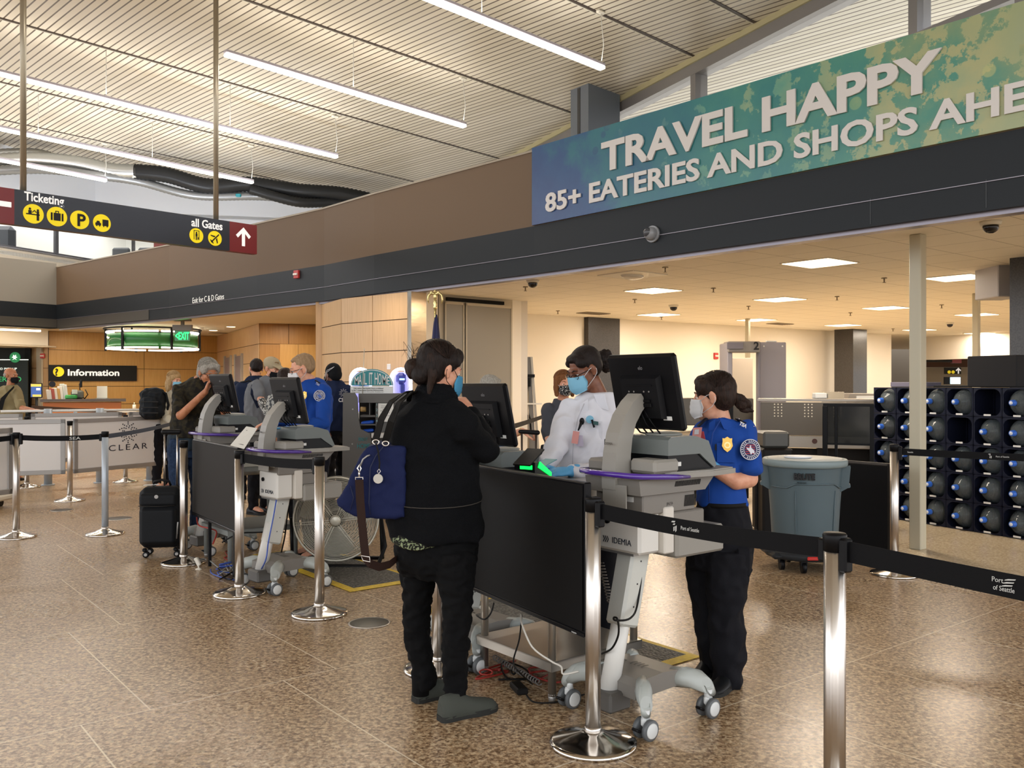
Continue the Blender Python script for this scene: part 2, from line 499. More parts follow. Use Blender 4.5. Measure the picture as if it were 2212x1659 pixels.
# left fascia, turning towards the camera
L0 = Wp[122]; Ld = V((-.73, -1.06, 0)).normalized(); L1 = L0 + Ld * 6.5
mb = MB(); mb.wall(L1, L0, 2.77, 3.33, 0.3); lb = struct(mb.build('beam_left', M_beam))
mb = MB(); mb.wall(L1, L0, 3.33, 4.30, 0.3); struct(mb.build('wall_left_parapet', M_grey_fascia))
mb = MB(); mb.wall(L1 + V((.02, -.02, 0)), L0 + V((.02, -.02, 0)), 2.79, 2.99, 0.1); mb.build('grey_panel', mat('beam_panel_grey2', '4a4741', rough=.35), lb)
# ================================================================ hall ceiling, rails, lamps
c = ceil_pt(1106, 300)
e0 = ceil_pt(1100, 337); e1 = ceil_pt(1723, 0); ed = (e1 - e0).normalized()
q = [e0 - ed * 12, e1 + ed * 16]
far = D1 * -26
poly = [q[0], q[1], q[1] + far, q[0] + far]
mb = MB(); lo = [p for p in poly]
mb.hexa(lo, [p + Z * 0.12 for p in lo]); struct(mb.build('ceiling', M_slat))
# the same soffit carried on outside, over the glass
out = D1 * 2.6
poly = [q[0] + D1 * .22, q[1] + D1 * .22, q[1] + out, q[0] + out]
mb = MB(); mb.hexa(poly, [p + Z * 0.12 for p in poly]); struct(mb.build('ceiling_outside', M_slat))
# eave beam, transom rails and mullions of the clerestory
edh = V((ed.x, ed.y, 0)).normalized()
mb = MB()
def eave_box(mb, s0, s1, z0, z1, t0, t1):
    A = e0 + ed * s0; B = e0 + ed * s1
    nn = V((-edh.y, edh.x, 0)); nn = nn if nn.x > 0 else -nn
    lo = [A + nn * t0, B + nn * t0, B + nn * t1, A + nn * t1]
    if ((lo[1] - lo[0]).cross(lo[2] - lo[1])).z < 0: lo = lo[::-1]
    mb.hexa([p + Z * z0 for p in lo], [p + Z * z1 for p in lo])
eave_box(mb, -12, 26, -.10, .06, 0, .12); tr = struct(mb.build('trim_eave', M_frame_cream))
mb = MB(); eave_box(mb, -12, 26, -.30, -.10, .04, .34); struct(mb.build('window_1', M_steel_frame))
win = bpy.data.objects['window_1']
mb = MB(); eave_box(mb, -12, 26, -1.38, -1.28, .04, .30); mb.build('transom', M_steel_frame, win)
def mull(px, yref):
    k = V(((px - CX) / F, 1, 0)); a = V((e0.x, e0.y, 0)); d = edh
    t = (k.x * a.y - a.x) / (d.x - k.x * d.y)
    return t
for px in (1492, 1966, 1226, 2198):
    s = mull(px, 0); ss = s / math.hypot(ed.x, ed.y)
    mb = MB(); eave_box(mb, ss - .07, ss + .07, -3.8, -.28, .05, .33); mb.build('mullion', M_steel_frame, win)
M_glass = mat('clear_glass', 'ffffff', rough=0.0, trans=1.0, ior=1.01)
mb = MB(); eave_box(mb, -12, 26, -3.8, -.30, .17, .175); mb.build('glass', M_glass, win)
mb = MB(); eave_box(mb, -12, 26, -4.1, -3.8, .0, .35); struct(mb.build('wall_below_clerestory', M_upper_wall))

M_rail = mat('rail_dark', '3a2f2a', rough=.5); M_railw = mat('rail_white', 'd9d6cb', rough=.4)
rails = [(535, 0), (0, 38), (0, 176), (0, 257), (1235, 0), (1540, 0)]
for i, (px, py) in enumerate(rails):
    p = ceil_pt(px, py)
    # stop at the eave line
    nn = V((-edh.y, edh.x, 0)); t = (e0 - p).dot(nn) / D1.dot(nn)
    a, b = p - D1 * 6, p + D1 * (t - .02)
    mb = MB(); y = D1.cross(CN).normalized(); dn = -CN * .006
    M_ = frame(D1, y, CN, a); L = (b - a).length
    mb.M = M_; mb.box((L / 2, 0, -.004), (L, .05, .012)); o = mb.build('ceiling_rail', M_rail); tag(o, ['dark slit between two ceiling bays, crossing left of the second hanging lamp', 'dark slit in the ceiling that starts at the top left edge above both sign rods', 'dark slit between ceiling bays just behind the long middle lamp', 'dark slit between ceiling bays nearest the ducts', 'dark slit in the ceiling ending at the eave above the big banner', 'dark slit in the ceiling close to the clerestory top corner'][i], 'ceiling rail', 'slits between ceiling bays', 'structure')
    mb = MB(M_); mb.box((L / 2, -.035, -.012), (L, .014, .02)); mb.build('edge_strip', M_railw, o)
M_housing = mat('lamp_housing', 'c9c6d6', rough=.4)
M_tube = mat('lamp_diffuser', 'ffffff', rough=.5, emit='fff4e6', estr=5.0)
M_cable = mat('white_cable', 'd8d8d4', rough=.5)
lamp_ends = [((1303, 25), (1303, 150), 4.88 * 1.5, 'hanging linear lamp at the top right, nearest the banner'), ((1003, 168), (1005, 275), 4.88, 'hanging linear lamp right of the second sign rod, whole in view'),
             ((726, 250), (729, 341), 9.76, 'long hanging linear lamp crossing behind both sign rods'), ((541, 314), (547, 396), 9.76, 'long hanging linear lamp in front of the black duct'),
             ((230, 309), (231, 392), 9.76, 'hanging linear lamp lowest at the left, in front of the silver duct')]
LAMPS = []
for (cx_, cy_), (ex, ey), L, lab in lamp_ends:
    cpt = ceil_pt(cx_, cy_); E = P(ex, ey, cpt.y)
    hdir = V((D1.x, D1.y, D1.z)).normalized(); A = E - hdir * L
    th_ = thing('linear_lamp', lab, 'lamp', tuple(E), 0, 'hanging linear lamps')
    y = hdir.cross(Z).normalized(); zz = y.cross(hdir)
    Mx = frame(hdir, y, zz, A)
    mb = MB(Mx); mb.box((L / 2, 0, .060), (L, .12, .06), .015); mb.build('housing', M_housing, th_)
    nseg = int(round(L / 1.22))
    for k in range(nseg):
        mb = MB(Mx); mb.box((1.22 * k + .61, 0, .010), (1.20, .125, .046), .008); mb.build('diffuser', M_tube, th_)
    k = 0
    while k * 2.44 < L:
        q0 = E - hdir * (k * 2.44 + .06); q1 = V(q0); # straight up to the ceiling
        c0 = ceil_pt(cx_, cy_); q1.z = q0.z + (CN.dot(c0 - q0)) / CN.z
        mb = MB(); mid = (q0 + q1) / 2 + V((.05, 0, -.1)) if k == 0 else (q0 + q1) / 2
        mb.tube([q0, q0 * .7 + q1 * .3 + (mid - (q0 + q1) / 2) * .6, mid, q1], .007, 6); mb.build('cable', M_cable, th_)
        if k == 0: mb = MB(frame(hdir, y, zz, q1 - Z * .03)); mb.box((0, 0, 0), (.16, .09, .06), .02); mb.build('bracket', M_railw, th_)
        k += 1
    LAMPS.append((E, A, hdir, L))

# ================================================================ upper back wall, mezzanine windows, ducts
UB0 = V((-14.6, 20.6, 0)); UB1 = PZ(206, 26.3, 0); UB2 = PZ(860, 28.2, 0)
zt = 8.4
mb = MB(); mb.wall(UB0, UB1, 6.1, zt, .2); mb.wall(UB1, UB2, 6.1, zt, .2); struct(mb.build('wall_back_upper', M_upper_wall))
mb = MB(); mb.wall(UB0, UB1, 3.2, 5.1, .2); mb.wall(UB1, UB2, 3.2, 5.1, .2); struct(mb.build('wall_back_middle', mat('taupe_wall', 'a39a8c', rough=.7)))
M_wf = mat('mezzanine_window_frame', '6a6a70', rough=.4)
mb = MB()
mb.wall(UB0, UB1, 5.06, 5.16, .1); mb.wall(UB1, UB2, 5.06, 5.16, .1); mb.wall(UB0, UB1, 6.02, 6.12, .1); mb.wall(UB1, UB2, 6.02, 6.12, .1)
wo = struct(mb.build('window_2', M_wf))
for px in (-30, 121, 284, 420, 560):
    A_, B_ = (UB0, UB1) if px < 206 else (UB1, UB2)
    a = on_line(px, A_, B_); mb = MB(); d = (B_ - A_).normalized()
    mb.wall(a, a + d * .09, 5.1, 6.1, .1); mb.build('mullion', M_wf, wo)
mb = MB(); mb.wall(UB0, UB1, 5.12, 6.08, .01, ); mb.wall(UB1, UB2, 5.12, 6.08, .01); mb.build('glass', M_glass, wo)
# lounge behind the mezzanine windows
M_lounge = mat('lounge_white', 'e8e8e4', rough=.8)
mb = MB(); off3 = V((-.4, 3.0, 0)); mb.wall(UB0 + off3, UB1 + off3, 4.6, 6.6, .1); mb.wall(UB1 + off3, UB2 + V((0, 3, 0)), 4.6, 6.6, .1); struct(mb.build('wall_lounge', M_lounge))
mb = MB(); plan(mb, [UB0, UB1, UB2, UB2 + V((0, 3, 0)), UB1 + off3, UB0 + off3], 4.9, 5.0); struct(mb.build('floor_lounge', M_lounge))
mb = MB(); plan(mb, [UB0, UB1, UB2, UB2 + V((0, 3, 0)), UB1 + off3, UB0 + off3], 6.5, 6.6); struct(mb.build('ceiling_lounge', M_lounge))
for px, lab in ((262, 'grey lounge seat back behind the mezzanine glass, left one'), (318, 'grey lounge seat back behind the mezzanine glass, right one')):
    c = PZ(px, 27.4, 5.0); t = thing('lounge_chair', lab, 'chair', tuple(c), 0, 'lounge seats behind the glass')
    MB().box(c + V((0, 0, .42)), (.55, .12, .5), .05).build('backrest', mat('lounge_grey', '55585c', rough=.7), t)
    MB().box(c + V((0, .25, .2)), (.55, .5, .38), .05).build('seat', mat('lounge_grey', '55585c'), t)
# a grey machine seen in the left pane and a red panel
MB().box(PZ(12, 24.4, 5.45), (.55, .3, .8), .12).build('vending_machine', mat('dark_grey_plastic', '4b5058', rough=.5))
tag(bpy.data.objects['vending_machine'], 'dark grey rounded cabinet behind the leftmost mezzanine window', 'cabinet')
bpy.data.objects['vending_machine'].location.z = 5.0
tag(MB().box(PZ(350, 27.9, 5.5), (.5, .05, 1.0)).build('wall_panel', mat('red_panel', '7d3a34', rough=.5)), 'dark red panel behind the mezzanine glass beside the hanging sign', 'panel')

def duct(pts, r, m, name, lab, grp='flexible ducts under the roof', step=.05, amp=.09):
    # resample a smooth path and ripple the radius
    P_ = [V(p) for p in pts]; out = []
    for i in range(len(P_) - 1):
        p0 = P_[max(i - 1, 0)]; p1 = P_[i]; p2 = P_[i + 1]; p3 = P_[min(i + 2, len(P_) - 1)]
        n_ = max(2, int((p2 - p1).length / step))
        for k in range(n_):
            t = k / n_
            out.append(.5 * ((2 * p1) + (p2 - p0) * t + (2 * p0 - 5 * p1 + 4 * p2 - p3) * t * t + (3 * p1 - p0 - 3 * p2 + p3) * t ** 3))
    out.append(P_[-1])
    rs = [r * (1 + amp * (i % 2)) for i in range(len(out))]
    o = MB().tube(out, rs, 12).build(name, m); tag(o, lab, 'duct', grp); return o
M_silver = mat('silver_foil_duct', 'b9bcbe', rough=.28, metal=.9)
M_blackd = mat('black_flex_duct', '2b2c2e', rough=.35, metal=.2)
duct([P(-60, 352, 22.2), P(60, 345, 22.6), P(160, 352, 23), P(240, 368, 23.3), P(292, 371, 23.5)], .19, M_silver, 'flexible_duct', 'wide silver corrugated duct at the left under the slatted ceiling')
duct([P(290, 371, 23.5), P(360, 378, 23.7), P(450, 402, 24), P(540, 398, 24.3), P(640, 412, 24.6), P(740, 420, 25), P(830, 440, 25.4)], .20, M_blackd, 'flexible_duct', 'thick black corrugated duct joined to the silver one')
duct([P(-60, 372, 22.0), P(90, 366, 22.5), P(200, 378, 23), P(300, 392, 23.6), P(420, 422, 24.0), P(560, 424, 24.4), P(680, 432, 25), P(800, 430, 25.4)], .11, mat('grey_flex_duct', '85888c', rough=.35, metal=.5), 'flexible_duct', 'thinner grey corrugated duct sagging below the black one')
duct([P(540, 408, 24.1), P(640, 436, 24.4), P(720, 438, 24.9), P(800, 448, 25.3)], .13, M_blackd, 'flexible_duct', 'second black corrugated duct drooping towards the brown parapet')
duct([P(-60, 335, 22.9), P(60, 330, 23.2), P(110, 338, 23.4)], .12, M_silver, 'flexible_duct', 'short silver duct behind the left sign rod', step=.05)
o = MB().cyl(P(286, 358, 23.4), P(290, 384, 23.4), .05, .05, 10).build('duct_clamp', mat('white_clamp', 'e4e4e0', rough=.5)); tag(o, 'white collar where the silver duct meets the black duct', 'clamp')
bpy.data.objects['duct_clamp'].location.x += 0
for px, y0, lab in ((425, 405, 'blue tie on the thin grey duct, left one'), (515, 422, 'blue tie on the thin grey duct, right one')):
    tag(MB().box(P(px, y0, 24.0), (.14, .1, .09), .02).build('duct_tie', mat('teal_plastic', '2b8a9a', rough=.5)), lab, 'tie', 'blue ties on the duct')

# ================================================================ low ceilings behind the beam
cor1 = V((0.17, 16.8, 0)); cor2 = V((10.2, 23.9, 0))
mb = MB(); wf = [off(p, .3) for p in WALL[5:]]
plan(mb, [off(Wp[1153], .3) - dirE * -0, *wf[1:], Wend + V((14, 4, 0)), V((22, 34, 0)), V((2, 34, 0)), V((-2.2, 16.8, 0)), V((-1.25, 12.75, 0))], 2.80, 3.1)
struct(mb.build('ceiling_checkpoint', M_tiles))
mb = MB(); plan(mb, [V((-1.25, 12.75, 0)), off(Wp[808], .3), off(Wp[700], .3), off(Wp[555], .3), off(Wp[365], .3), L0 + V((.05, .5, 0)), L1 + V((-.33, .25, 0)), V((-22, 20, 0)), V((-16, 34, 0)), V((2, 34, 0)), V((-2.2, 16.8, 0))][::-1], 2.80, 3.1)
struct(mb.build('ceiling_concourse', M_gyp))

# walls of the checkpoint
mb = MB(); mb.wall(cor1, cor2, 0, 2.8, .15); struct(mb.build('wall_back', M_white_wall))
mb = MB(); mb.wall(cor1, cor2 - (cor2 - cor1).normalized() * .1, 0, .1, -.012); struct(mb.build('baseboard_back', mat('dark_base', '2a2522', rough=.5)))
# doors block
dA = PZ(948, 13.15, 0); dB = PZ(1107, 14.1, 0); dC = PZ(1126, 14.25, 0)
mb = MB(); mb.wall(dA, dB, 0, 2.8, .10); struct(mb.build('wall_door_side', M_doorframe))
mb = MB(); mb.wall(dB, dC, 0, 2.8, .12); mb.wall(dC, cor1 + V((0, .1, 0)), 0, 2.8, .1); struct(mb.build('wall_side', M_white_wall))
dd = (dB - dA).normalized(); dn = V((dd.y, -dd.x, 0))
for i, (p0, p1) in enumerate(((958, 1000), (1003, 1103))):
    a = on_line(p0, dA, dB) + dn * .03; b = on_line(p1, dA, dB) + dn * .03
    mb = MB(); mb.wall(a, b, 0.02, 2.68, .05); d = struct(mb.build('door_%d' % (i + 1), M_door_grey))
    mb = MB(); mb.wall(a + dn * .01, a + dn * .01 + dd * .025, .02, 2.7, .03); mb.wall(b + dn * .01 - dd * .025, b + dn * .01, .02, 2.7, .03); mb.wall(a + dn * .01, b + dn * .01, 2.66, 2.70, .03)
    mb.build('door_frame', M_doorframe, d)
mb = MB(); mb.wall(on_line(962, dA, dB) + dn * .05, on_line(1085, dA, dB) + dn * .05, 2.71, 2.76, .04); struct(mb.build('trim_door_head', mat('black_gap', '151312', rough=.8)))
# cream post and wavy stainless pillar cover
sA = PZ(888, 12.1, 0); sB = PZ(921, 12.35, 0); sC = PZ(946, 13.1, 0)
mb = MB(); mb.wall(sA, sB, 0, 2.735, .04); struct(mb.build('column_stainless', M_steel))
mb = MB(); mb.wall(PZ(882, 12.08, 0), PZ(888.5, 12.1, 0), 0, 2.735, .04); struct(mb.build('trim_corner', mat('brushed_trim', 'b5b2aa', rough=.25, metal=.9)))
mb = MB(); mb.wall(sB, sC, 0, 2.8, .3); struct(mb.build('wall_pier', M_white_wall))
# maple panelled pier
def panels(mb, A, B, zs, ts, gap=.012, th=.04):
    A = V((A[0], A[1], 0)); B = V((B[0], B[1], 0)); mb.m = 1; mb.wall(A, B, zs[0], zs[-1], th * 2); mb.m = 0
    n_ = Z.cross(B - A).normalized(); n_ = -n_ if n_.dot(A + B) > 0 else n_
    for i in range(len(ts) - 1):
        a = A.lerp(B, ts[i]); b = A.lerp(B, ts[i + 1]); d = (b - a).normalized() * gap / 2
        for j in range(len(zs) - 1): mb.wall(a + d + n_ * .012, b - d + n_ * .012, zs[j] + gap / 2, zs[j + 1] - gap / 2, .012)
zs = [0, .21, .64, 1.07, 1.50, 1.933, 2.36, 2.735]
m1 = PZ(882, 12.15, 0); m2 = PZ(738.5, 13.15, 0); m3 = PZ(696, 14.1, 0)
mb = MB(); panels(mb, m1, m2, zs, [0, (on_line(806, m1, m2) - m1).length / (m2 - m1).length, 1]); panels(mb, m2, m3, zs, [0, 1]); struct(mb.build('wall_maple_pier', [M_maple, M_seam]))
mb = MB(); mb.wall(m3, m3 + V((-.6, 3.0, 0)), 0, 2.8, .1); struct(mb.build('wall_maple_return', M_maple))
# information wall and the golden walls beyond
i0 = PZ(105, 22.3, 0); i1 = PZ(470, 24.7, 0); i2 = PZ(560, 19.5, 0); i3 = PZ(700, 19.9, 0)
zz = [0, .5, .98, 1.46, 1.94, 2.35, 2.8]
mb = MB(); panels(mb, i0, i1, [0, .48, .95, 1.41, 1.87, 2.33, 2.8], [0, .54, 1]); struct(mb.build('wall_information', [M_wood_gold, M_seam]))
mb = MB(); panels(mb, i1, i2, zz, [0, .18, .3, .42, .6, 1]); struct(mb.build('wall_gold_side', [M_maple, M_seam]))
mb = MB(); panels(mb, i2, i3, zz, [0, .45, 1]); struct(mb.build('wall_amber', [M_wood_deep, M_seam]))
a = on_line(606, i2, i3); b = on_line(683, i2, i3)
mb = MB(); mb.wall(a + V((0, -.05, 0)), b + V((0, -.05, 0)), 0, 2.35, .04); mb.m = 1
mb.wall(on_line(645, i2, i3) + V((0, -.056, 0)), on_line(645.6, i2, i3) + V((0, -.056, 0)), 0, 2.35, .02); struct(mb.build('door_3', [M_wood_gold, M_seam]))
for i, (p0, p1) in enumerate(((489, 501), (512, 525))):
    a = on_line(p0, i1, i2); b = on_line(p1, i1, i2); n_ = Z.cross(b - a).normalized(); n_ = -n_ if n_.dot(a) > 0 else n_
    mb = MB(); mb.wall(a + n_ * .05, b + n_ * .05, 0, 2.15, .04); d = struct(mb.build('door_%d' % (i + 4), mat('lift_door_grey', '8f8890', rough=.35, metal=.4)))
    mb = MB(); mb.wall(a + n_ * .06 - (b - a) * .15, a + n_ * .06, 0, 2.2, .05); mb.wall(b + n_ * .06, b + n_ * .06 + (b - a) * .12, 0, 2.2, .05); mb.build('door_frame', mat('lift_frame', 'a39c92', rough=.4), d)
# left end: white soffit drop, wood strips and the dark coffee shop front
g0 = PZ(104, 22.0, 0); g1 = PZ(-120, 20.0, 0)
mb = MB(); mb.wall(g1, g0, 2.40, 2.8, .2); struct(mb.build('wall_soffit_left', M_white_wall))
mb = MB(); plan(mb, [g1, g0, g0 + V((0, 5, 0)), g1 + V((0, 5, 0))], 2.38, 2.42); struct(mb.build('ceiling_shop', M_gyp))
h0 = PZ(66, 22.6, 0); h1 = PZ(105, 22.35, 0)
mb = MB(); panels(mb, h0, h1, [0, .48, .95, 1.41, 1.87, 2.4], [0, .42, .6, 1]); struct(mb.build('wall_wood_strip', [M_maple, M_seam]))
mb = MB(); mb.wall(on_line(82, h0, h1) + V((0, -.08, 0)), on_line(93, h0, h1) + V((0, -.08, 0)), 0, 2.4, .05); struct(mb.build('trim_1', M_doorframe))
s0 = PZ(-100, 22.2, 0); s1 = PZ(66, 22.55, 0)
mb = MB(); mb.wall(s0, s1, 0, 2.4, .1); struct(mb.build('wall_shopfront', mat('shop_black', '232625', rough=.4)))
mb = MB(); mb.wall(on_line(58, s0, s1) + V((0, -.1, 0)), on_line(70, s0, s1) + V((0, -.1, 0)), 0, 2.38, .1); struct(mb.build('trim_2', mat('near_black', '141312', rough=.4)))
# walls closing the far side so no daylight leaks in low down
mb = MB(); mb.wall((-24, 32), (24, 36), 0, 3.1, .2); struct(mb.build('wall_far', mat('taupe_far', '6a5f50', rough=.7)))
# far right recess beyond the white wall
r0 = PZ(2000, 24.1, 0); 
mb = MB(); mb.wall(PZ(2000, 25.0, 0), PZ(2300, 21.5, 0), 2.15, 2.8, .3); hd = struct(mb.build('wall_header', M_white_wall))
mb = MB(); mb.wall(PZ(1996, 28.5, 0), PZ(2300, 26.5, 0), 0.0, 2.0, .2); struct(mb.build('wall_far_right', mat('far_grey_white', 'b0a898', rough=.7)))
mb = MB(); mb.wall(PZ(1996, 28.0, 0), PZ(2120, 27.5, 0), 2.0, 2.32, .2); struct(mb.build('wall_far_bulkhead', mat('dark_brown_soffit', '4a2c18', rough=.6)))
mb = MB(); mb.wall(PZ(1996, 28.2, 0), PZ(2300, 26.2, 0), 2.3, 2.8, .2); struct(mb.build('wall_far_top', M_doorframe))
# two-tone building columns, granite below, painted above
def column(cpx, Y, a, b, lab):
    cpt = PZ(cpx, Y, 0); q = [cpt, cpt + U * a, cpt + U * a + W * b, cpt + W * b]
    return q
q = column(1271, 17.6, .88, .52, '')
mb = MB(); mb.hexa([p for p in q], [p + Z * 2.8 for p in q]); struct(mb.build('column_granite', M_granite))
mb = MB(); q2 = [p + Z * 3.1 for p in q]; mb.hexa(q2, [V((p.x, p.y, ceil_pt(1290, 190).z + .05)) for p in q])
mb.m = 1; mm = q[0].lerp(q[3], .45) - U * .01; nn_ = q[0].lerp(q[3], .6) - U * .01
qq = [mm, mm + U * .03, nn_ + U * .03, nn_]; mb.hexa([p + Z * 3.1 for p in qq], [p + Z * 7.4 for p in qq])
struct(mb.build('column_upper', [M_pillar_blue, M_pillar_dark]))
q = column(1843, 21.4, .62, .5, ''); mb = MB(); mb.hexa(q, [p + Z * 2.8 for p in q]); struct(mb.build('column_granite_far', M_granite))
cq = PZ(2181, 9.4, 0) - W * .9; q = [cq, cq + U * .9, cq + U * .9 + W * .9, cq + W * .9]; mb = MB(); mb.hexa(q, [p + Z * 2.8 for p in q]); struct(mb.build('column_granite_right', M_granite))
def hss(px0, px1, Y, lab):
    w = (px1 - px0) / F * Y; c = PZ((px0 + px1) / 2, Y + w / 2, 0); s_ = w / 1.40
    mb = MB(Matrix.Translation(c) @ Matrix.Rotation(TH, 4, 'Z')); mb.box((0, 0, 1.4), (s_, s_, 2.8), .008)
    return struct(mb.build('column_post', M_cream))
hss(1964, 2001, 7.84, ''); hss(2100, 2118, 13.0, ''); hss(1609, 1621, 18.0, '')
o = MB().box(PZ(2160, 10.2, 2.63), (.32, .5, .36), .01).build('duct_boxing', mat('white_boxing', 'b9b6b8', rough=.6)); tag(o, 'pale grey boxed duct hanging beside the granite column at the right', 'duct box', None, 'structure')
# ================================================================ lights and fittings on the low ceiling, signs, banner
M_panel = mat('troffer_diffuser', 'ffffff', rough=.5, emit='ffe3bc', estr=3.2)
M_trof = mat('troffer_frame', 'd8cfbd', rough=.5)
PANELS = []
for px, py, lab in ((1770, 567, 'largest'), (2068, 599, ''), (1411, 627, ''), (1685, 646, ''), (1423, 679, ''), (1634, 690.5, ''), (1914, 664.5, ''), (1821, 702, ''), (1986, 712, ''), (2110, 679, ''), (2117, 719.5, '')):
    Y = F * 1.33 / (CY - py); c = PZ(px, Y, 2.8)
    # snap to the tile grid
    PANELS.append(c)
LB = ['square ceiling light nearest the camera, right under the dark beam', 'square ceiling light just right of the near cream post', 'square ceiling light nearest the smoke alarm, above the officer in white', 'square ceiling light above the walk-through detector, in front of the thin post',
      'square ceiling light in front of the dome camera near the granite column', 'square ceiling light cut by the thin distant post', 'square ceiling light left of the near cream post, third row', 'square ceiling light above the far granite column', 'square ceiling light hidden partly behind the near cream post', 'square ceiling light behind the second cream post, nearer one', 'square ceiling light behind the second cream post, farther one']
for c, lab in zip(PANELS, LB):
    t = thing('ceiling_light', lab, 'light', tuple(c), TH, 'square lights in the checkpoint ceiling')
    MB(wm(t)).box((0, 0, -.004), (.60, .60, .012)).build('frame', M_trof, t)
    MB(wm(t)).box((0, 0, -.008), (.565, .565, .012)).build('diffuser', M_panel, t)
# round downlights in the concourse soffit, dome cameras, sprinklers
M_domeb = mat('smoked_dome', '1a1412', rough=.12); M_whitep = mat('white_plastic', 'dcd6c8', rough=.45)
for px, py, lab in ((1151, 614, 'dome camera hanging left of the smoke alarm'), (1455, 668, 'dome camera on the ceiling near the granite column'), (2140, 487, 'dome camera at the top right of the checkpoint ceiling'), (2052, 706, 'small dome camera between the two cream posts'), (1302, 678, '')):
    if not lab: continue
    Y = F * 1.33 / (CY - py + 9); c = PZ(px, Y, 2.8); t = thing('dome_camera', lab, 'camera', tuple(c), 0, 'dome cameras')
    MB(wm(t)).cyl((0, 0, 0), (0, 0, -.035), .085, .075, 20).build('housing', M_whitep, t)
    MB(wm(t)).ell((0, 0, -.045), (.062, .062, .055)).build('dome', M_domeb, t)
# camera ball on the beam
bp = on_line(1412, Wp[1153], Wp[2212]); bn = V((-dirE.y, dirE.x, 0)); bn = bn if bn.y < 0 else -bn
c = V((bp.x, bp.y, H0 + (CY - 506) / F * bp.y)); t = thing('dome_camera', 'grey ball camera fixed to the face of the dark beam', 'camera', tuple(c))
MB().cyl(c, c + bn * .03, .085, .085, 24).build('mount', mat('camera_grey', '8b8d90', rough=.35), t)
MB().ell(c + bn * .05, .068).build('housing', mat('camera_grey', '8b8d90'), t)
MB().ell(c + bn * .075 + V((-.01, 0, .01)), .05).build('dome', mat('smoked_dome_grey', '4a4c50', rough=.08), t)
# fire strobes
def strobe(c, nrm, lab, s=.11):
    nrm = V(nrm).normalized(); t = thing('fire_alarm', lab, 'alarm', tuple(c), 0, 'red fire alarms'); x = nrm.cross(Z).normalized()
    Mx = frame(x, nrm, Z, c); MB(Mx).box((0, .02, 0), (s * .9, .045, s), .006).build('body', mat('alarm_red', 'b8322c', rough=.4), t)
    MB(Mx).box((0, .05, 0), (s * .75, .03, s * .25), .006).build('strobe_lens', mat('strobe_white', 'e8e2d8', rough=.3), t)
bq = on_line(643, Wp[555], Wp[700]); strobe(V((bq.x, bq.y, H0 + (CY - 593) / F * bq.y)), (-.6, -.8, 0), 'red fire alarm on the dark beam', .13)
bq = on_line(1545, cor1, cor2); strobe(V((bq.x, bq.y, H0 + (CY - 769) / F * bq.y)), (.6, -.8, 0), 'red fire alarm on the cream wall left of the detector', .14)
bq = on_line(95, h0, h1); strobe(V((bq.x, bq.y, H0 + (CY - 769) / F * bq.y)) - V((0, .05, 0)), (0, -1, 0), 'red fire alarm on the wood strip near the coffee shop', .12)
# smoke alarm square and sprinklers, air vents
c = PZ(1366, F * 1.33 / (CY - 593), 2.8); t = thing('emergency_light', 'white square ceiling plate with an oval lens', 'ceiling plate', tuple(c), TH)
MB(wm(t)).box((0, 0, -.006), (.6, .6, .012)).build('plate', M_whitep, t); MB(wm(t)).ell((0, 0, -.015), (.17, .11, .05)).build('lens', mat('lens_white', 'cfcac0', rough=.2), t)
M_brass = mat('brass_sprinkler', '8a7a60', rough=.35, metal=.7)
SPR = ((1437, 583), (1541, 628), (1371, 652), (1910, 606), (1808, 646), (1617, 667), (1135, 625), (1429, 690), (2034, 664), (1837, 681), (1205, 677), (1929, 716))
for i, (px, py) in enumerate(SPR):
    Y = F * 1.33 / (CY - py + 6); c = PZ(px, Y, 2.8)
    o = MB().cyl(c, c - Z * .012, .035, .035, 12).cyl(c, c - Z * .06, .010, .008, 8).cyl(c - Z * .058, c - Z * .063, .022, .022, 10).build('sprinkler', M_brass)
    tag(o, 'small brass sprinkler head on the checkpoint ceiling', 'sprinkler', 'sprinklers on the checkpoint ceiling')
for px, py, lab in ((1282, 676, 'dark slotted air vent in the ceiling before the granite column'), (1685, 699, 'dark slotted air vent in the ceiling behind the detector')):
    c = PZ(px, F * 1.33 / (CY - py), 2.79); mb = MB(rotz(TH, c)); mb.box((0, 0, 0), (.6, .3, .01))
    for k in range(5): mb.box((0, -.12 + .06 * k, -.006), (.56, .012, .008))
    tag(mb.build('air_vent', mat('vent_grey', '8a7c68', rough=.5)), lab, 'vent', 'ceiling vents')
for px, py in ((499, 705), (461, 713)):
    c = PZ(px, F * 1.33 / (CY - py), 2.8); t = thing('downlight', 'small round downlight in the soffit right of the exit sign, %s one' % ('brighter' if px == 499 else 'dimmer'), 'light', tuple(c), 0, 'round downlights')
    MB(wm(t)).cyl((0, 0, .0), (0, 0, -.012), .12, .12, 24).build('trim_ring', M_whitep, t)
    MB(wm(t)).cyl((0, 0, -.010), (0, 0, -.016), .095, .095, 24).build('lens', mat('downlight_glow', 'ffffff', emit='ffe0b0', estr=6.0 if px == 499 else 1.5), t)
c = PZ(475, F * 1.33 / (CY - 719), 2.795); tag(MB(rotz(TH, c)).box((0, 0, 0), (.5, .3, .01)).build('air_vent', mat('vent_grey', '8a7c68')), 'small vent in the soffit above the golden wall corner', 'vent')
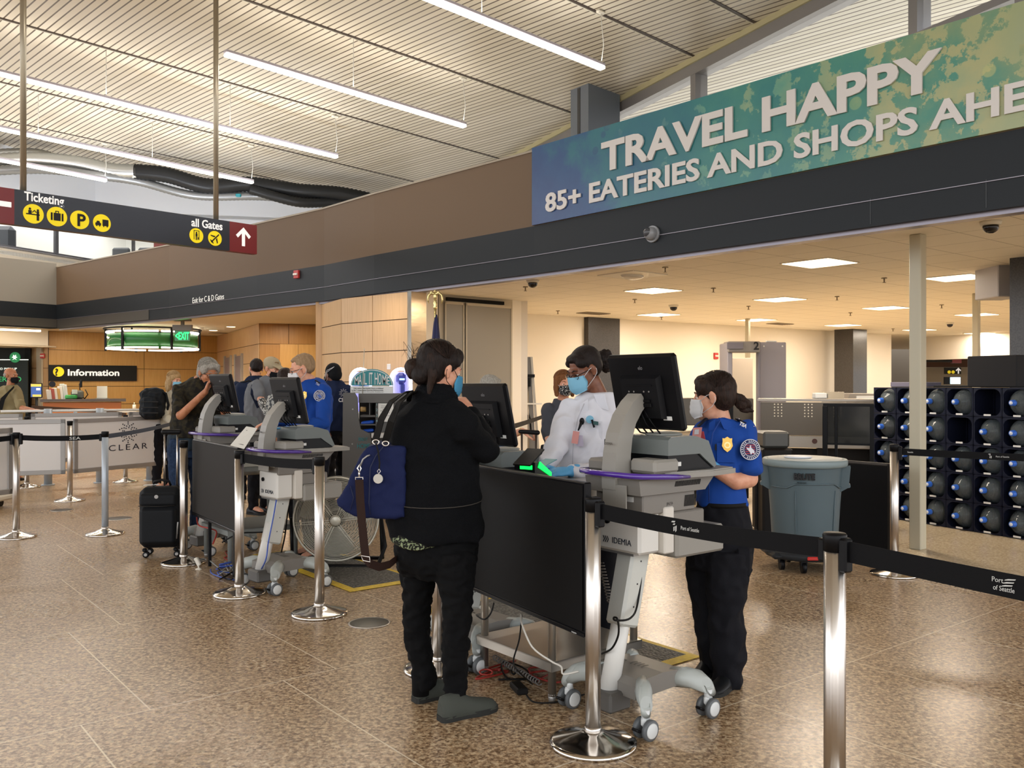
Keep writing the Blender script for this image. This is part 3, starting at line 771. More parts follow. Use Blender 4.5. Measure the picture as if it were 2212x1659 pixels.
# strip light over the left end
a, b = PZ(-30, 20.5, 2.735), PZ(87, 21.3, 2.735); d = (b - a).normalized(); mb = MB(frame(d, Z.cross(d).normalized(), Z, (a + b) / 2 + Z * .02)); L = (b - a).length
t = thing('strip_light', 'long glowing strip light over the coffee shop front', 'light', tuple((a + b) / 2))
mb.box((0, 0, .03), (L, .12, .05)); mb.build('housing', M_whitep, t); MB(frame(d, Z.cross(d).normalized(), Z, (a + b) / 2 + Z * .02)).box((0, 0, -.01), (L, .11, .05)).build('tube', mat('warm_tube', 'ffffff', emit='ffeac8', estr=5), t)

# ---------------- banner on the parapet
M_ban = mat('banner_print', '2e6f78', rough=.28, spec=.5); n = N(M_ban)
pos = n.nt.nodes.new('ShaderNodeNewGeometry').outputs['Position']
A0 = Wp[1153]; s_ = n.math('ADD', n.dot(pos, dirE), -dirE.dot(A0)); h_ = n.dot(pos, (0, 0, 1))
wob = n.noise(pos, 1.6, 5, .6); wob2 = n.noise(pos, 4.5, 5, .65); hz = n.math('MULTIPLY', n.math('SUBTRACT', h_, 3.33), .35)
t1 = n.math('ADD', n.math('DIVIDE', s_, 7.0), n.math('ADD', n.math('MULTIPLY', n.math('SUBTRACT', wob, .5), .55), n.math('MULTIPLY', hz, .25)))
base = n.ramp(t1, [(0.0, '1c3a70'), (.16, '1f4a7a'), (.26, '246878'), (.46, '2f7a78'), (.66, '478a78'), (.80, '7f9670'), (.92, 'bfae78'), (1.0, 'c2a874')])
bl = n.ramp(n.math('ADD', wob2, n.math('MULTIPLY', n.math('SUBTRACT', s_, 2.6), .045)), [(.59, (0, 0, 0, 1)), (.625, (1, 1, 1, 1))])
c1 = n.mix(n.math('MULTIPLY', bl, .65), base, n.ramp(t1, [(.2, '20557c'), (.45, '6fa487'), (.7, 'c0b47c'), (1, '4b9184')]))
vd = n.vor(pos, 2.4); sp_ = n.ramp(vd, [(.12, (1, 1, 1, 1)), (.14, (0, 0, 0, 1))])
c2 = n.mix(n.math('MULTIPLY', sp_, .45), c1, n.ramp(t1, [(.3, '1d3f72'), (.55, '7fae78'), (.8, 'e0c87a')]))
n.link(c2, n.b.inputs['Base Color'])
bn = V((dirE.y, -dirE.x, 0)); bn = bn if bn.y < 0 else -bn
ban = thing('banner', 'long blue to green banner reading TRAVEL HAPPY on the parapet above the dark beam', 'banner', tuple(Wp[1153] + Z * 3.33))
Lb = 7.2; mb = MB(); A_ = Wp[1153] + bn * .03; B_ = A_ + dirE * Lb; mb.wall(A_, B_, 3.335, 4.245, .03); mb.build('panel', M_ban, ban)
M_let = mat('banner_letter', 'd3cfcb', rough=.35)
def bpt(s, z): return Wp[1153] + dirE * s + bn * .034 + Z * z
text('TRAVEL HAPPY', bpt(1.146, 3.765), dirE, Z, .295, M_let, ban, fit=3.60, ext=.009, bold=.014)
text('85+ EATERIES AND SHOPS AHEAD', bpt(.247, 3.455), dirE, Z, .205, M_let, ban, fit=5.62, ext=.007, bold=.008)

# lettering on the beam
bq = on_line(416, Wp[365], Wp[555]); be = (Wp[555] - Wp[365]).normalized(); be_n = V((be.y, -be.x, 0)); be_n = be_n if be_n.y < 0 else -be_n
b2q = on_line(484, Wp[365], Wp[555])
text('Exit for C & D Gates', V((bq.x, bq.y, 3.0)) + be_n * .004, be, Z, .105, mat('sign_white', 'e8e8e4', rough=.5, emit='e8e8e4', estr=.25), beam, fit=(b2q - bq).length, ext=.002)

# ---------------- hanging wayfinding sign
M_sign = mat('sign_charcoal', '2c303a', rough=.38); M_red = mat('sign_maroon', '7c2c30', rough=.4); M_yel = mat('sign_yellow', 'f4dc1c', rough=.45, emit='f4dc1c', estr=.25)
M_ink = mat('sign_ink', '2a2a2c', rough=.5); M_sw = mat('sign_white_lit', 'f2f2f0', rough=.5, emit='ffffff', estr=.35)
SR = V((-3.93, 13.7, 0)); SL = V((-6.25, 11.13, 0)); sd = (SR - SL).normalized(); sn = V((sd.y, -sd.x, 0)); sn = sn if sn.y < 0 else -sn
def sp(px): return on_line(px, SL, SR)
sign = thing('hanging_sign', 'long dark hanging sign with Ticketing and all Gates, yellow symbols and red arrow ends', 'sign', tuple((SR + SL) / 2 + Z * 3.47))
Lft = sp(-70); zb, zt_ = 3.47, 3.915
def sbox(p0, p1, z0, z1, m, nm, th=.12, o=0.0):
    mb = MB(); mb.wall(p0 + sn * o, p1 + sn * o, z0, z1, th); return mb.build(nm, m, sign)
sbox(sp(31), sp(496), zb, zt_, M_sign, 'sign_body'); sbox(sp(496), sp(555), zb, zt_, M_red, 'arrow_panel'); sbox(Lft, sp(31), zb, zt_, M_red, 'arrow_panel')
def zof(px, py): return H0 + (CY - py) / F * sp(px).y
def slab(pts, m, nm, t=.006):
    """pts given as (distance along the sign from px0, height)"""
    return MB().prism(pts, sn * .002, sd, Z, -t if sd.cross(Z).dot(sn) < 0 else t).build(nm, m, sign)
def sign_poly(mb, s0, z0, poly, sc, t=.005, o=.003):
    """polygon in sign plane, origin at plan point s0 and height z0"""
    x, y = (sd, Z); d = t if sd.cross(Z).dot(sn) > 0 else -t
    mb.prism([(p[0] * sc, p[1] * sc) for p in poly], s0 + sn * o + Z * z0, x, y, d)
def box2(x0, y0, x1, y1): return [(x0, y0), (x1, y0), (x1, y1), (x0, y1)]
def circ(x, y, r, n=14): return [(x + r * math.cos(2 * PI * i / n), y + r * math.sin(2 * PI * i / n)) for i in range(n)]
# arrows
ar = [(-.028, -.15), (.028, -.15), (.028, .06), (.10, -.02), (.135, .02), (0, .155), (-.135, .02), (-.10, -.02), (-.028, .06)]
mb = MB(); pc = sp(525.5); sign_poly(mb, pc, zof(525, 512), ar, .93); mb.build('arrow', M_sw, sign)
mb = MB(); pc = sp(-20); sign_poly(mb, pc, zof(5, 441), [(-.15, 0), (.02, .135), (.06, .10), (-.03, .035), (.21, .035), (.21, -.025), (-.03, -.025), (.06, -.10), (.02, -.135)], 1.1); mb.build('arrow', M_sw, sign)
text('Ticketing', V((sp(52).x, sp(52).y, zof(52, 434) + .012)) + sn * .003, sd, Z, .11, M_sw, sign, fit=(sp(138) - sp(52)).length, bold=.003)
text('all Gates', V((sp(413).x, sp(413).y, zof(413, 488))) + sn * .003, sd, Z, .115, M_sw, sign, fit=(sp(480) - sp(413)).length, bold=.003)
def icon(px, py, r_px, polys):
    pc = sp(px); r = r_px / F * pc.y; z0 = zof(px, py)
    mb = MB(); mb.disc(pc + sn * .001 + Z * z0, sn, r, .004); o = mb.build('symbol', M_yel, sign)
    mb = MB()
    for pl in polys: sign_poly(mb, pc, z0, pl, r, .003, .006)
    mb.build('pictogram', M_ink, o)
person_i = lambda x, s: [circ(x, .42 * s + .1, .09), box2(x - .1, -.1, x + .1, .38 * s), box2(x - .09, -.62, x - .02, -.08), box2(x + .02, -.62, x + .09, -.08)]
icon(72, 462, 21, [box2(-.72, -.12, .6, .0), circ(-.35, .48, .12), box2(-.5, 0, -.18, .34), circ(.42, .42, .11), box2(.3, -.65, .54, .32), [(-.15, .18), (.1, .42), (.28, .2), (.24, .12), (.1, .3), (-.12, .08)]])
icon(123, 468, 21, [box2(-.34, -.42, .34, .36), box2(-.62, -.42, -.44, .36), box2(.44, -.42, .62, .36), box2(-.18, .36, -.1, .58), box2(.1, .36, .18, .58), box2(-.18, .5, .18, .58)])
icon(172, 475, 20, [])
pp = sp(165); text('P', V((pp.x, pp.y, zof(165, 487))) + sn * .008, sd, Z, .155, M_ink, sign, bold=.006)
icon(220, 482, 19, [box2(-.75, -.3, -.12, -.02), [(-.65, -.02), (-.22, -.02), (-.3, .2), (-.57, .2)], box2(.05, -.3, .72, .42), box2(-.66, -.42, -.54, -.28), box2(-.32, -.42, -.2, -.28), box2(.12, -.42, .24, -.28), box2(.52, -.42, .64, -.28)])
icon(424, 509, 16, [box2(-.4, -.55, -.32, .7), box2(.32, -.55, .4, .7), box2(-.4, .62, .4, .7), circ(0, .38, .12), box2(-.14, -.1, .14, .26), box2(-.12, -.6, -.03, -.1), box2(.03, -.6, .12, -.1), box2(.2, -.5, .3, -.2)])
icon(464, 515, 16, [[(-.62, -.5), (-.5, -.62), (.6, .48), (.62, .62), (.48, .6)], [(-.1, .12), (.1, .3), (-.62, .42), (-.66, .3)], [(.12, -.1), (.3, .1), (.42, -.62), (.3, -.66)], [(-.5, -.3), (-.3, -.5), (-.2, -.72), (-.3, -.74), (-.72, -.3), (-.72, -.2)]])
for px in (54, 471):
    a = sp(px); cz = ceil_pt(px, 200); a2 = V((a.x, a.y, 0)); top = a2.copy()
    k = (CN.dot(cz) - CN.x * a.x - CN.y * a.y) / CN.z; a2 = a2 - sn * .06
    MB().cyl(a2 + Z * 3.91, a2 + Z * k, .038, .038, 14).build('suspension_rod', mat('rod_beige', 'a89f8c', rough=.3, metal=.5), sign)

# ---------------- EXIT sign
c = PZ(394.5, 18.2, 2.8); t = thing('exit_sign', 'green lit EXIT sign hanging under the soffit', 'sign', tuple(c))
MB().box(c - Z * .02, (.34, .08, .05)).build('canopy', mat('exit_grey', '6f6a62', rough=.5), t)
MB().box(c + V((0, 0, -.18)), (.40, .07, .12), .005).build('housing', mat('exit_grey', '6f6a62'), t)
MB().box(c + V((0, 0, -.09)), (.06, .05, .1)).build('stem', mat('exit_grey', '6f6a62'), t)
MB().box(c + V((0, -.01, -.345)), (.31, .03, .21), .004).build('panel', mat('exit_panel', '123c20', rough=.2, emit='1f7a3c', estr=.4), t)
text('<EXIT', c + V((-.14, -.028, -.42)), (1, 0, 0), Z, .15, mat('exit_green', '20ff60', emit='28ff70', estr=2.4), t, fit=.28, bold=.004)

# ---------------- round lit ring over the information desk
rc = PZ(331, 20.8, 0); R_ = .99
t = thing('ring_light', 'round green drum light with white tubes above the information desk', 'light', tuple(rc + Z * 2.72))
def ring(z, r, tr, a0=0, a1=2 * PI, n_=48): return [rc + V((r * math.cos(a0 + (a1 - a0) * i / n_), r * math.sin(a0 + (a1 - a0) * i / n_), z)) for i in range(n_ + (0 if a1 - a0 > 6.2 else 1))]
M_blk = mat('satin_black', '17181a', rough=.4)
MB().tube(ring(2.74, R_ + .07, 0), .018, 8, True).build('top_hoop', M_blk, t)
mb = MB(); rr = [[rc + V(((R_ + dr) * math.cos(2 * PI * i / 48), (R_ + dr) * math.sin(2 * PI * i / 48), z)) for i in range(48)] for dr, z in ((0, 2.34), (0, 2.62), (-.02, 2.62), (-.02, 2.34), (0, 2.34))]
mg = mat('green_print', '1e6a34', rough=.35, noise_col='3f8a4a', nscale=.8, nfac=(.3, .8)); mb.loft([list(x) for x in zip(*rr)] + [[r_[0] for r_ in rr]], cap=False); mb.build('green_band', mg, t)
MT = mat('ring_tube', 'ffffff', emit='fff6e4', estr=5)
for z in (2.66, 2.29):
    for k in range(6): MB().tube(ring(z, R_ + .01, 0, k * PI / 3 + .03, (k + 1) * PI / 3 - .03, 10), .022, 6).build('tube', MT, t)
for k in range(6):
    a = k * PI / 3 - PI / 2 - .28; p = rc + V(((R_ + .04) * math.cos(a), (R_ + .04) * math.sin(a), 0)); MB().box(p + Z * 2.49, (.05, .05, .50), .005, Matrix.Rotation(a, 3, 'Z')).build('post', M_blk, t)
for k in (-1, 1): MB().cyl(rc + V((k * .5, 0, 2.74)), rc + V((k * .5, 0, 2.8)), .02).build('hanger', M_blk, t)
a0 = -PI / 2 - .55; pts = [rc + V(((R_ + .012) * math.cos(a0 + .32 * math.cos(x)), (R_ + .012) * math.sin(a0 + .32 * math.cos(x)), 2.36 + .14 * math.sin(x))) for x in [i * PI / 12 for i in range(13)]]
MB().tube(pts, .008, 5).build('arc_print', mat('pale_green', '9cc49a', rough=.5), t)

# ---------------- information sign and desk
ip = lambda px: on_line(px, i0, i1) + V((.02, -.06, 0))
idr = (i1 - i0).normalized(); 
def zi(px, py): return H0 + (CY - py) / F * ip(px).y
t = thing('information_sign', 'black wall sign reading Information with a yellow question mark', 'sign', tuple(ip(200) + Z * 1.6))
mb = MB(); mb.wall(ip(106), ip(296), zi(200, 823), zi(200, 789), .04); mb.build('panel', mat('sign_black', '191818', rough=.35), t)
text('Information', V((ip(146).x, ip(146).y, zi(146, 811))) + V((.01, -.02, 0)), idr, Z, .155, M_sw, t, fit=(ip(257) - ip(146)).length, bold=.006)
MB().disc(V((ip(127).x, ip(127).y, zi(127, 803))) + V((.01, -.01, 0)), (.6, -.8, 0), .125, .01).build('symbol', M_yel, t)
text('?', V((ip(127).x, ip(127).y, zi(127, 811))) + V((-.045, -.09, 0)), idr, Z, .17, M_ink, t, bold=.008)
k0 = PZ(92, 20.2, 0); k1 = PZ(272, 20.9, 0); kd = (k1 - k0).normalized(); kn = Z.cross(kd)
kn = kn if kn.y > 0 else -kn
t = thing('information_desk', 'long wooden information counter with a dark stone top', 'counter', tuple((k0 + k1) / 2))
mb = MB(); mb.wall(k0 + kn * .1, k1 + kn * .1 - kd * .1, 0, 1.04, .6); mb.build('body', mat('desk_orange_wood', 'b4682a', rough=.45), t)
mb = MB(); mb.wall(k0 - kd * .05, k1, 1.06, 1.12, .85); mb.build('worktop', mat('desk_stone', '4a403a', rough=.3), t)
def on_desk(px, d=.3): return on_line(px, k0, k1) + kn * d + Z * 1.12
M_acr = mat('acrylic', 'e8f0f0', rough=.03, trans=1.0, alpha=.35, ior=1.05)
for px, d in ((158, .15), (194, .2)):
    c = on_desk(px, d); o = MB().box(c + Z * .27, (.28, .008, .54)).build('sneeze_guard', M_acr); o.location.z = 1.12
    tag(o, 'clear plastic screen standing on the information desk, %s' % ('beside the brochures' if px == 158 else 'right of the green phone'), 'screen', 'clear screens on the desk')
random.seed(3)
for k, (px, dz, col) in enumerate(((104, .0, 'c9c2b6'), (111, .02, 'a8564a'), (117, .0, 'd8d0c0'), (123, .05, 'c49a5a'), (129, .1, 'e0dcd2'), (134, .16, 'd4d8d0'), (139, .2, 'dfe0da'))):
    c = on_desk(px, .3); h = .22 + .02 * (k % 3); o = MB(frame(V((.9, .2, 0)).normalized(), V((-.2, .9, .25)).normalized(), V((0, -.25, .95)).normalized(), c + Z * (dz + h / 2 + .01))).box((0, 0, 0), (.1, .03, h + dz * .6)).build('brochure', mat('paper_' + col, col, rough=.7))
    o.location.z = 1.12
    tag(o, ['cream', 'brick red', 'off white', 'tan', 'white', 'pale green', 'tall white'][k] + ' brochure in the display at the left end of the desk', 'brochure', 'brochures on the information desk')
c = on_desk(163, .35); t = thing('desk_phone', 'grey desk phone with a green light-coloured base on the desk', 'phone', tuple(c))
MB().box(c + V((.03, 0, .1)), (.28, .12, .2), .04).build('body', mat('phone_grey', '55564f', rough=.5), t); MB().box(c + V((-.07, -.1, .05)), (.26, .1, .09), .02).build('cover', mat('phone_green', '3aa24a', rough=.4), t); MB().box(c + V((.0, -.07, .17)), (.12, .02, .1)).build('screen', mat('phone_paper', 'dcdcd4', rough=.6), t)
c = on_desk(220, .4); t = thing('document_stand', 'small upright notice in a clear holder on the desk', 'notice', tuple(c)); MB().box(c + Z * .15, (.24, .02, .3)).build('paper', mat('paper_white', 'dcdad2', rough=.6), t); MB().box(c + Z * .01, (.26, .12, .02)).build('foot', mat('holder_grey', '90908a'), t)
c = on_desk(181, .4); t = thing('microphone_stand', 'dark bent arm with a phone handset rising from the desk', 'stand', tuple(c)); MB().tube([c, c + V((-.1, 0, .15)), c + V((-.12, 0, .35)), c + V((-.05, 0, .42))], .012).build('arm', M_blk, t); MB().box(c + V((-.08, 0, .36)), (.05, .04, .18), .01).build('handset', M_blk, t)
MB().tube([c, c + V((.08, 0, .1)), c + V((.02, 0, .22))], .012).build('arm', M_blk, t)
c = PZ(290, 20.2, 0); t = thing('hand_sanitizer', 'white pump bottle beyond the right end of the desk', 'bottle', tuple(c + Z * .86)); MB().cyl(c + Z * .86, c + Z * 1.0, .04, .035).build('bottle', M_whitep, t); MB().cyl(c + Z * 1.0, c + Z * 1.05, .012).build('pump', M_whitep, t)
c = PZ(277, 20.2, 0); t = thing('side_table', 'small white table beyond the right end of the desk', 'table', tuple(c)); MB().box(c + Z * .84, (.45, .3, .03)).build('table_top', M_whitep, t); MB().cyl(c, c + Z * .83, .03).build('leg', M_whitep, t)
# round badge on the wall
tag(MB().disc(P(113, 830, 22.0), (.3, -1, 0), .075, .01).build('wall_badge', mat('badge_dark', '22222a', rough=.4)), 'small round dark badge below the Information sign', 'badge')
# tilted info screen
c = PZ(79, 20.6, 0); t = thing('info_screen', 'tilted screen on a pole with a yellow and blue page, beside the coffee shop', 'screen', tuple(c))
MB().cyl(c, c + Z * 1.15, .03).build('pole', M_blk, t); MB().cyl(c, c + Z * .03, .18).build('base', M_blk, t)
MB().box(c + Z * 1.32, (.27, .03, .34), .008).build('bezel', M_blk, t); MB().box(c + V((0, -.018, 1.32)), (.24, .004, .30)).build('display', mat('display_blue', '2a4a8a', emit='3a5a9a', estr=.6), t)
MB().box(c + V((0, -.022, 1.44)), (.24, .004, .06)).box(c + V((.02, -.022, 1.20)), (.20, .004, .05)).build('page_bands', mat('display_yellow', 'e0b850', emit='e0b850', estr=.5), t); MB().box(c + V((.05, -.022, 1.35)), (.09, .004, .05)).build('notice_box', mat('display_white', 'e8e8e8', emit='e8e8e8', estr=.5), t)
# coffee shop signs
sw = lambda px, py: P(px, py, 22.0)
t = thing('shop_sign', 'round green shop emblem above the dark menu board', 'sign', tuple(sw(34, 773))); MB().disc(sw(33, 772), (0, -1, 0), .13, .02).build('disc', mat('shop_green', '1d7a48', emit='1d7a48', estr=.5), t)
M_e = mat('emblem_white', 'e8f4ea', emit='e8f4ea', estr=.8); mb = MB()
mb.prism([(x * .11, y * .11) for x, y in ((-.5, -.7), (-.15, -.3), (-.65, -.1), (-.3, .1), (-.35, .5), (0, .25), (.35, .5), (.3, .1), (.65, -.1), (.15, -.3), (.5, -.7), (0, -.45))], sw(33, 771) + V((0, -.03, 0)), (1, 0, 0), Z, .004); mb.build('emblem', M_e, t)
t = thing('menu_board', 'tall dark menu board with white bar and green letters at the far left', 'board', tuple(sw(0, 879)))
MB().box(sw(-10, 835) + V((0, .02, 0)), (1.6, .03, 1.35)).build('panel', mat('board_dark', '1c2420', rough=.4), t); MB().box(sw(0, 777), (1.4, .02, .02)).build('light_bar', M_e, t)
text('ORDER AND PICK UP', sw(-38, 799), (1, 0, 0), Z, .055, M_e, t, fit=.85); text('ORDER GO', sw(-42, 824), (1, 0, 0), Z, .12, mat('menu_green', '2f9a5a', emit='2f9a5a', estr=.8), t, fit=1.0); text('MOBILE PHONE', sw(-20, 838), (1, 0, 0), Z, .035, M_e, t, fit=.6)
# C Gates sign far right and screens below it
c = P(2025, 770, 25.5); t = thing('gates_sign', 'dark hanging sign with C Gates and a maroon arrow square, far right', 'sign', tuple(c))
x0, x1, x2 = P(1990, 0, 25.5).x, P(2057, 0, 25.5).x, P(2077, 0, 25.5).x; zA, zB = P(0, 750, 25.5).z, P(0, 782, 25.5).z
MB().box(((x0 + x1) / 2, 25.55, (zA + zB) / 2), (x1 - x0, .1, zA - zB)).build('sign_body', mat('sign_olive_black', '1c1a12', rough=.4), t); MB().box(((x1 + x2) / 2, 25.55, (zA + zB) / 2 - .03), (x2 - x1, .1, zA - zB)).build('arrow_panel', M_red, t)
text('Claim', V((P(1993, 0, 25.5).x, 25.49, P(0, 762, 25.5).z)), (1, 0, 0), Z, .10, M_sw, t, fit=.32, bold=.004); text('C Gates', V((P(2037, 0, 25.5).x, 25.49, P(0, 763, 25.5).z)), (1, 0, 0), Z, .10, M_sw, t, fit=.27, bold=.004)
MB().disc(V((P(2051, 0, 25.5).x, 25.495, P(0, 771, 25.5).z)), (0, -1, 0), .075, .01).build('symbol', M_yel, t)
mb = MB(); mb.prism([(y * .8, -x * .8) for x, y in ar], V((P(2067, 0, 25.5).x, 25.48, P(0, 768, 25.5).z)), (1, 0, 0), Z, .01); mb.build('arrow', M_sw, t)
c = P(2058, 808, 27.0); t = thing('gate_screen', 'bright blue-white departure screen under the far right gate sign', 'screen', tuple(c)); MB().box(c + V((0, .03, -.2)), (.5, .04, .22)).build('bezel', M_blk, t); MB().box(c + V((.08, 0, -.2)), (.3, .02, .2)).build('display', mat('glow_blue_white', 'ffffff', emit='bfe0ff', estr=3), t)
t = thing('small_gate_sign', 'tiny lit sign with two yellow discs above the bright screen', 'sign', tuple(c)); MB().box(c + V((.02, .05, .1)), (.5, .04, .2)).build('sign_body', mat('sign_olive_black', '1c1a12'), t)
for k in (0, 1): MB().disc(c + V((-.1 + .12 * k, .02, .06)), (0, -1, 0), .05, .01).build('symbol', M_yel, t)
mb = MB(); mb.prism([(x * .6, y * .6) for x, y in ar], c + V((.18, .02, .1)), (1, 0, 0), Z, .01); mb.build('arrow', M_sw, t)
# ================================================================ stanchions and belts
M_chrome = mat('brushed_stainless', 'cfc9c2', rough=.30, metal=1.0)
M_base = mat('polished_base', 'd6d0c8', rough=.12, metal=1.0)
M_plast = mat('black_plastic', '0c0c0e', rough=.45)
M_belt = mat('black_belt_webbing', '0a0a0c', rough=.75, bump=.1, bscale=700)
M_alu = mat('silver_paint', 'b4bcc4', rough=.4, metal=.3)
M_ltxt = mat('belt_print', 'c8c8c4', rough=.6)
def stanchion(loc, label, h=1.0, silver=False, r=.0315, lean=0):
    t = thing('belt_stanchion', label, 'stanchion', tuple(loc), 0, 'belt stanchions')
    B = MB(wm(t)); B.lathe([(.0, 0), (.178, 0), (.180, .006), (.178, .014), (.165, .020), (.10, .036), (.055, .050), (.044, .056), (.0, .057)], n=48); B.build('base', M_base, t)
    B = MB(wm(t)); n_ = 40; prof = []
    rings = []
    for z in (.05, h - .045):
        rings.append([V(((r - .0012 * (i % 4 == 0)) * math.cos(2 * PI * i / n_), (r - .0012 * (i % 4 == 0)) * math.sin(2 * PI * i / n_), z)) for i in range(n_)])
    B.loft(rings); B.build('post', M_alu if silver else M_chrome, t)
    B = MB(wm(t)); B.cyl((0, 0, .05), (0, 0, .075), r + .004, r + .003, 32); B.build('collar', M_chrome, t)
    B = MB(wm(t)); B.lathe([(0, h - .05), (r + .001, h - .05), (r + .003, h - .012), (r + .004, h), (r, h + .006), (0, h + .007)], n=32); B.build('cap', M_plast, t)
    return t
ST = {}
def st(k, px, py, label, **kw):
    g = G(px, py); ST[k] = (g, stanchion(g, label, **kw)); return g
st('a', 1281, 1607, 'stainless belt stanchion closest in front of the near kiosk, whole base in view')
ST['b'] = (P(1802, 1156, 2.77).copy(), None); g = V((P(1803, 0, 2.77).x, 2.77, 0)); ST['b'] = (g, stanchion(g, 'stainless belt stanchion at the bottom right, cut by the frame edge', r=.033))
g2 = g + V((.527, -.85, 0)) * 2.0; ST['z'] = (g2, stanchion(g2, 'stainless belt stanchion at the outer end of the nearest belt'))
st('c', 690, 1326, 'stainless belt stanchion just left of the round floor plate')
st('d', 517, 1283, 'stainless belt stanchion between the upright black panel and the white kiosk column')
st('e', 397, 1216, 'stainless belt stanchion between the black suitcase and the upright black panel')
st('f', 35, 1161, 'stainless belt stanchion at the far left, nearest that edge')
st('g', 227, 1154, 'silver painted belt stanchion in front of the CLEAR panel', silver=True)
st('h', 151, 1082, 'stainless stanchion joining the two white CLEAR panels')
st('i', 271, 1041, 'far stanchion seen below the right CLEAR panel')
st('j', 58, 1053, 'far stanchion seen below the left CLEAR panel')
st('k', 946, 1446, 'stanchion mostly hidden behind the legs of the woman in black')
st('l', 1932, 1241, 'stainless belt stanchion beside the grey trash can in front of the water racks')
st('m', 1195, 1010, 'distant stanchion behind the officer in white', h=.98)
M_lh = M_plast
def belt(k0, k1, z=.955, w=.058, label='', prints=(), cut=None, col=None, sag=.012, grp='retractable belts', h0=True):
    a = ST[k0][0] if isinstance(k0, str) else k0; b = ST[k1][0] if isinstance(k1, str) else k1
    d = (b - a).normalized(); n_ = Z.cross(d)
    p0 = a + d * .05; p1 = b - d * .045; t = thing('queue_belt', label, 'belt', tuple(a + Z * z), 0, grp)
    pts = [p0.lerp(p1, i / 12) + Z * (z - sag * 4 * (i / 12) * (1 - i / 12)) for i in range(13)]
    MB().strip(pts, w, .002).build('webbing', col or M_belt, t)
    Mx = frame(d, n_, Z, a + Z * z)
    MB(Mx).box((.040, 0, -.012), (.030, .038, .105), .006).build('holder', M_lh, t)
    L = (b - a).length; MB(Mx).box((L - .040, 0, -.006), (.026, .030, .072), .005).build('end_clip', M_lh, t)
    side = -n_ if n_.dot(a) > 0 else n_
    xd = d if (Z.cross(side)).dot(d) > 0 else -d
    for f, body, cap, fit in prints:
        q = p0.lerp(p1, f) + Z * (z - sag * 4 * f * (1 - f) - cap / 2) + side * .0025
        text(body, q, xd, Z, cap, M_ltxt, t, fit=fit, ext=.0003, name='print')
    return t, pts, side, xd
t, pts, side, xd = belt('a', 'b', label='black belt marked Port of Seattle between the two nearest stanchions', prints=((.42, 'Port of Seattle', .014, .085),), w=.062)
def logo_jets(t, c, xd, side, s=.02):
    mb = MB()
    for k in range(3):
        o = c + side * .003 + xd * (-.0) + Z * (s * (.55 - .45 * k) + .004)
        mb.prism([(-s * 1.0 + k * s * .35, .0), (-s * .2, .0), (-s * .0, s * .3), (-s * .75 + k * s * .35, s * .25)], o, xd, Z, .0006)
    mb.prism([(0, -s), (s * .28, -s * .7), (s * .3, s * .3), (0, 0)], c + side * .003, xd, Z, .0006); mb.prism([(-s * .45, -s * .9), (-s * .2, -s * .7), (-s * .2, 0), (-s * .45, -s * .1)], c + side * .003, xd, Z, .0006)
    mb.build('jet_mark', M_ltxt, t)
def at_belt(pts, f):
    i = f * 12; k = min(int(i), 11); return pts[k].lerp(pts[k + 1], i - k)
logo_jets(t, at_belt(pts, .395), xd, side)
t, pts, side, xd = belt('b', 'z', label='nearest black belt running off to the right with the Port of Seattle print', prints=(), w=.064)
c = at_belt(pts, .235); 
text('Port', c + side * .003 + Z * .004, xd, Z, .013, M_ltxt, t, fit=.030, ext=.0003, name='print'); text('of Seattle', c + side * .003 + xd * .004 - Z * .017, xd, Z, .013, M_ltxt, t, fit=.056, ext=.0003, name='print')
mb = MB()
for k in range(3):
    o = c + side * .003 + xd * (.040 - .004 * k) + Z * (.013 - .0085 * k); mb.prism([(-.006, -.0015), (.022, .0035), (.024, .0065), (.004, .004), (-.004, .001)], o, xd, Z, .0005)
mb.build('wave_mark', M_ltxt, t)
belt('c', 'd', label='dark belt crossing in front of the left white kiosk', w=.062)
belt('f', 'g', label='black belt marked SEA between the two left stanchions', w=.05, prints=((.60, 'SEA', .028, .10),))
e = P(372, 941, 11.5); e.z = 0
belt('g', e, label='slate blue belt running right from the silver stanchion', w=.045, col=mat('slate_belt', '3a4a5c', rough=.7))
e = G(-160, 1190); belt('f', e, label='dark belt leaving the frame from the far left stanchion', w=.05)
e = ST['l'][0] + (G(2212, 1290) - ST['l'][0]) * 1.0; e = V((ST['l'][0].x + 1.9, ST['l'][0].y - 1.15, 0))
t, pts, side, xd = belt('l', e, label='black belt in front of the water racks with small Port of Seattle prints', w=.052, z=.95, prints=((.30, 'Port of Seattle', .012, .085), (.02, 'Seattle', .012, .04)))
logo_jets(t, at_belt(pts, .285), xd, side, .017)
e = P(1100, 915, 10.2); e.z = 0; belt('m', e, label='short black belt behind the rolling suitcase handle', w=.06, z=.97)

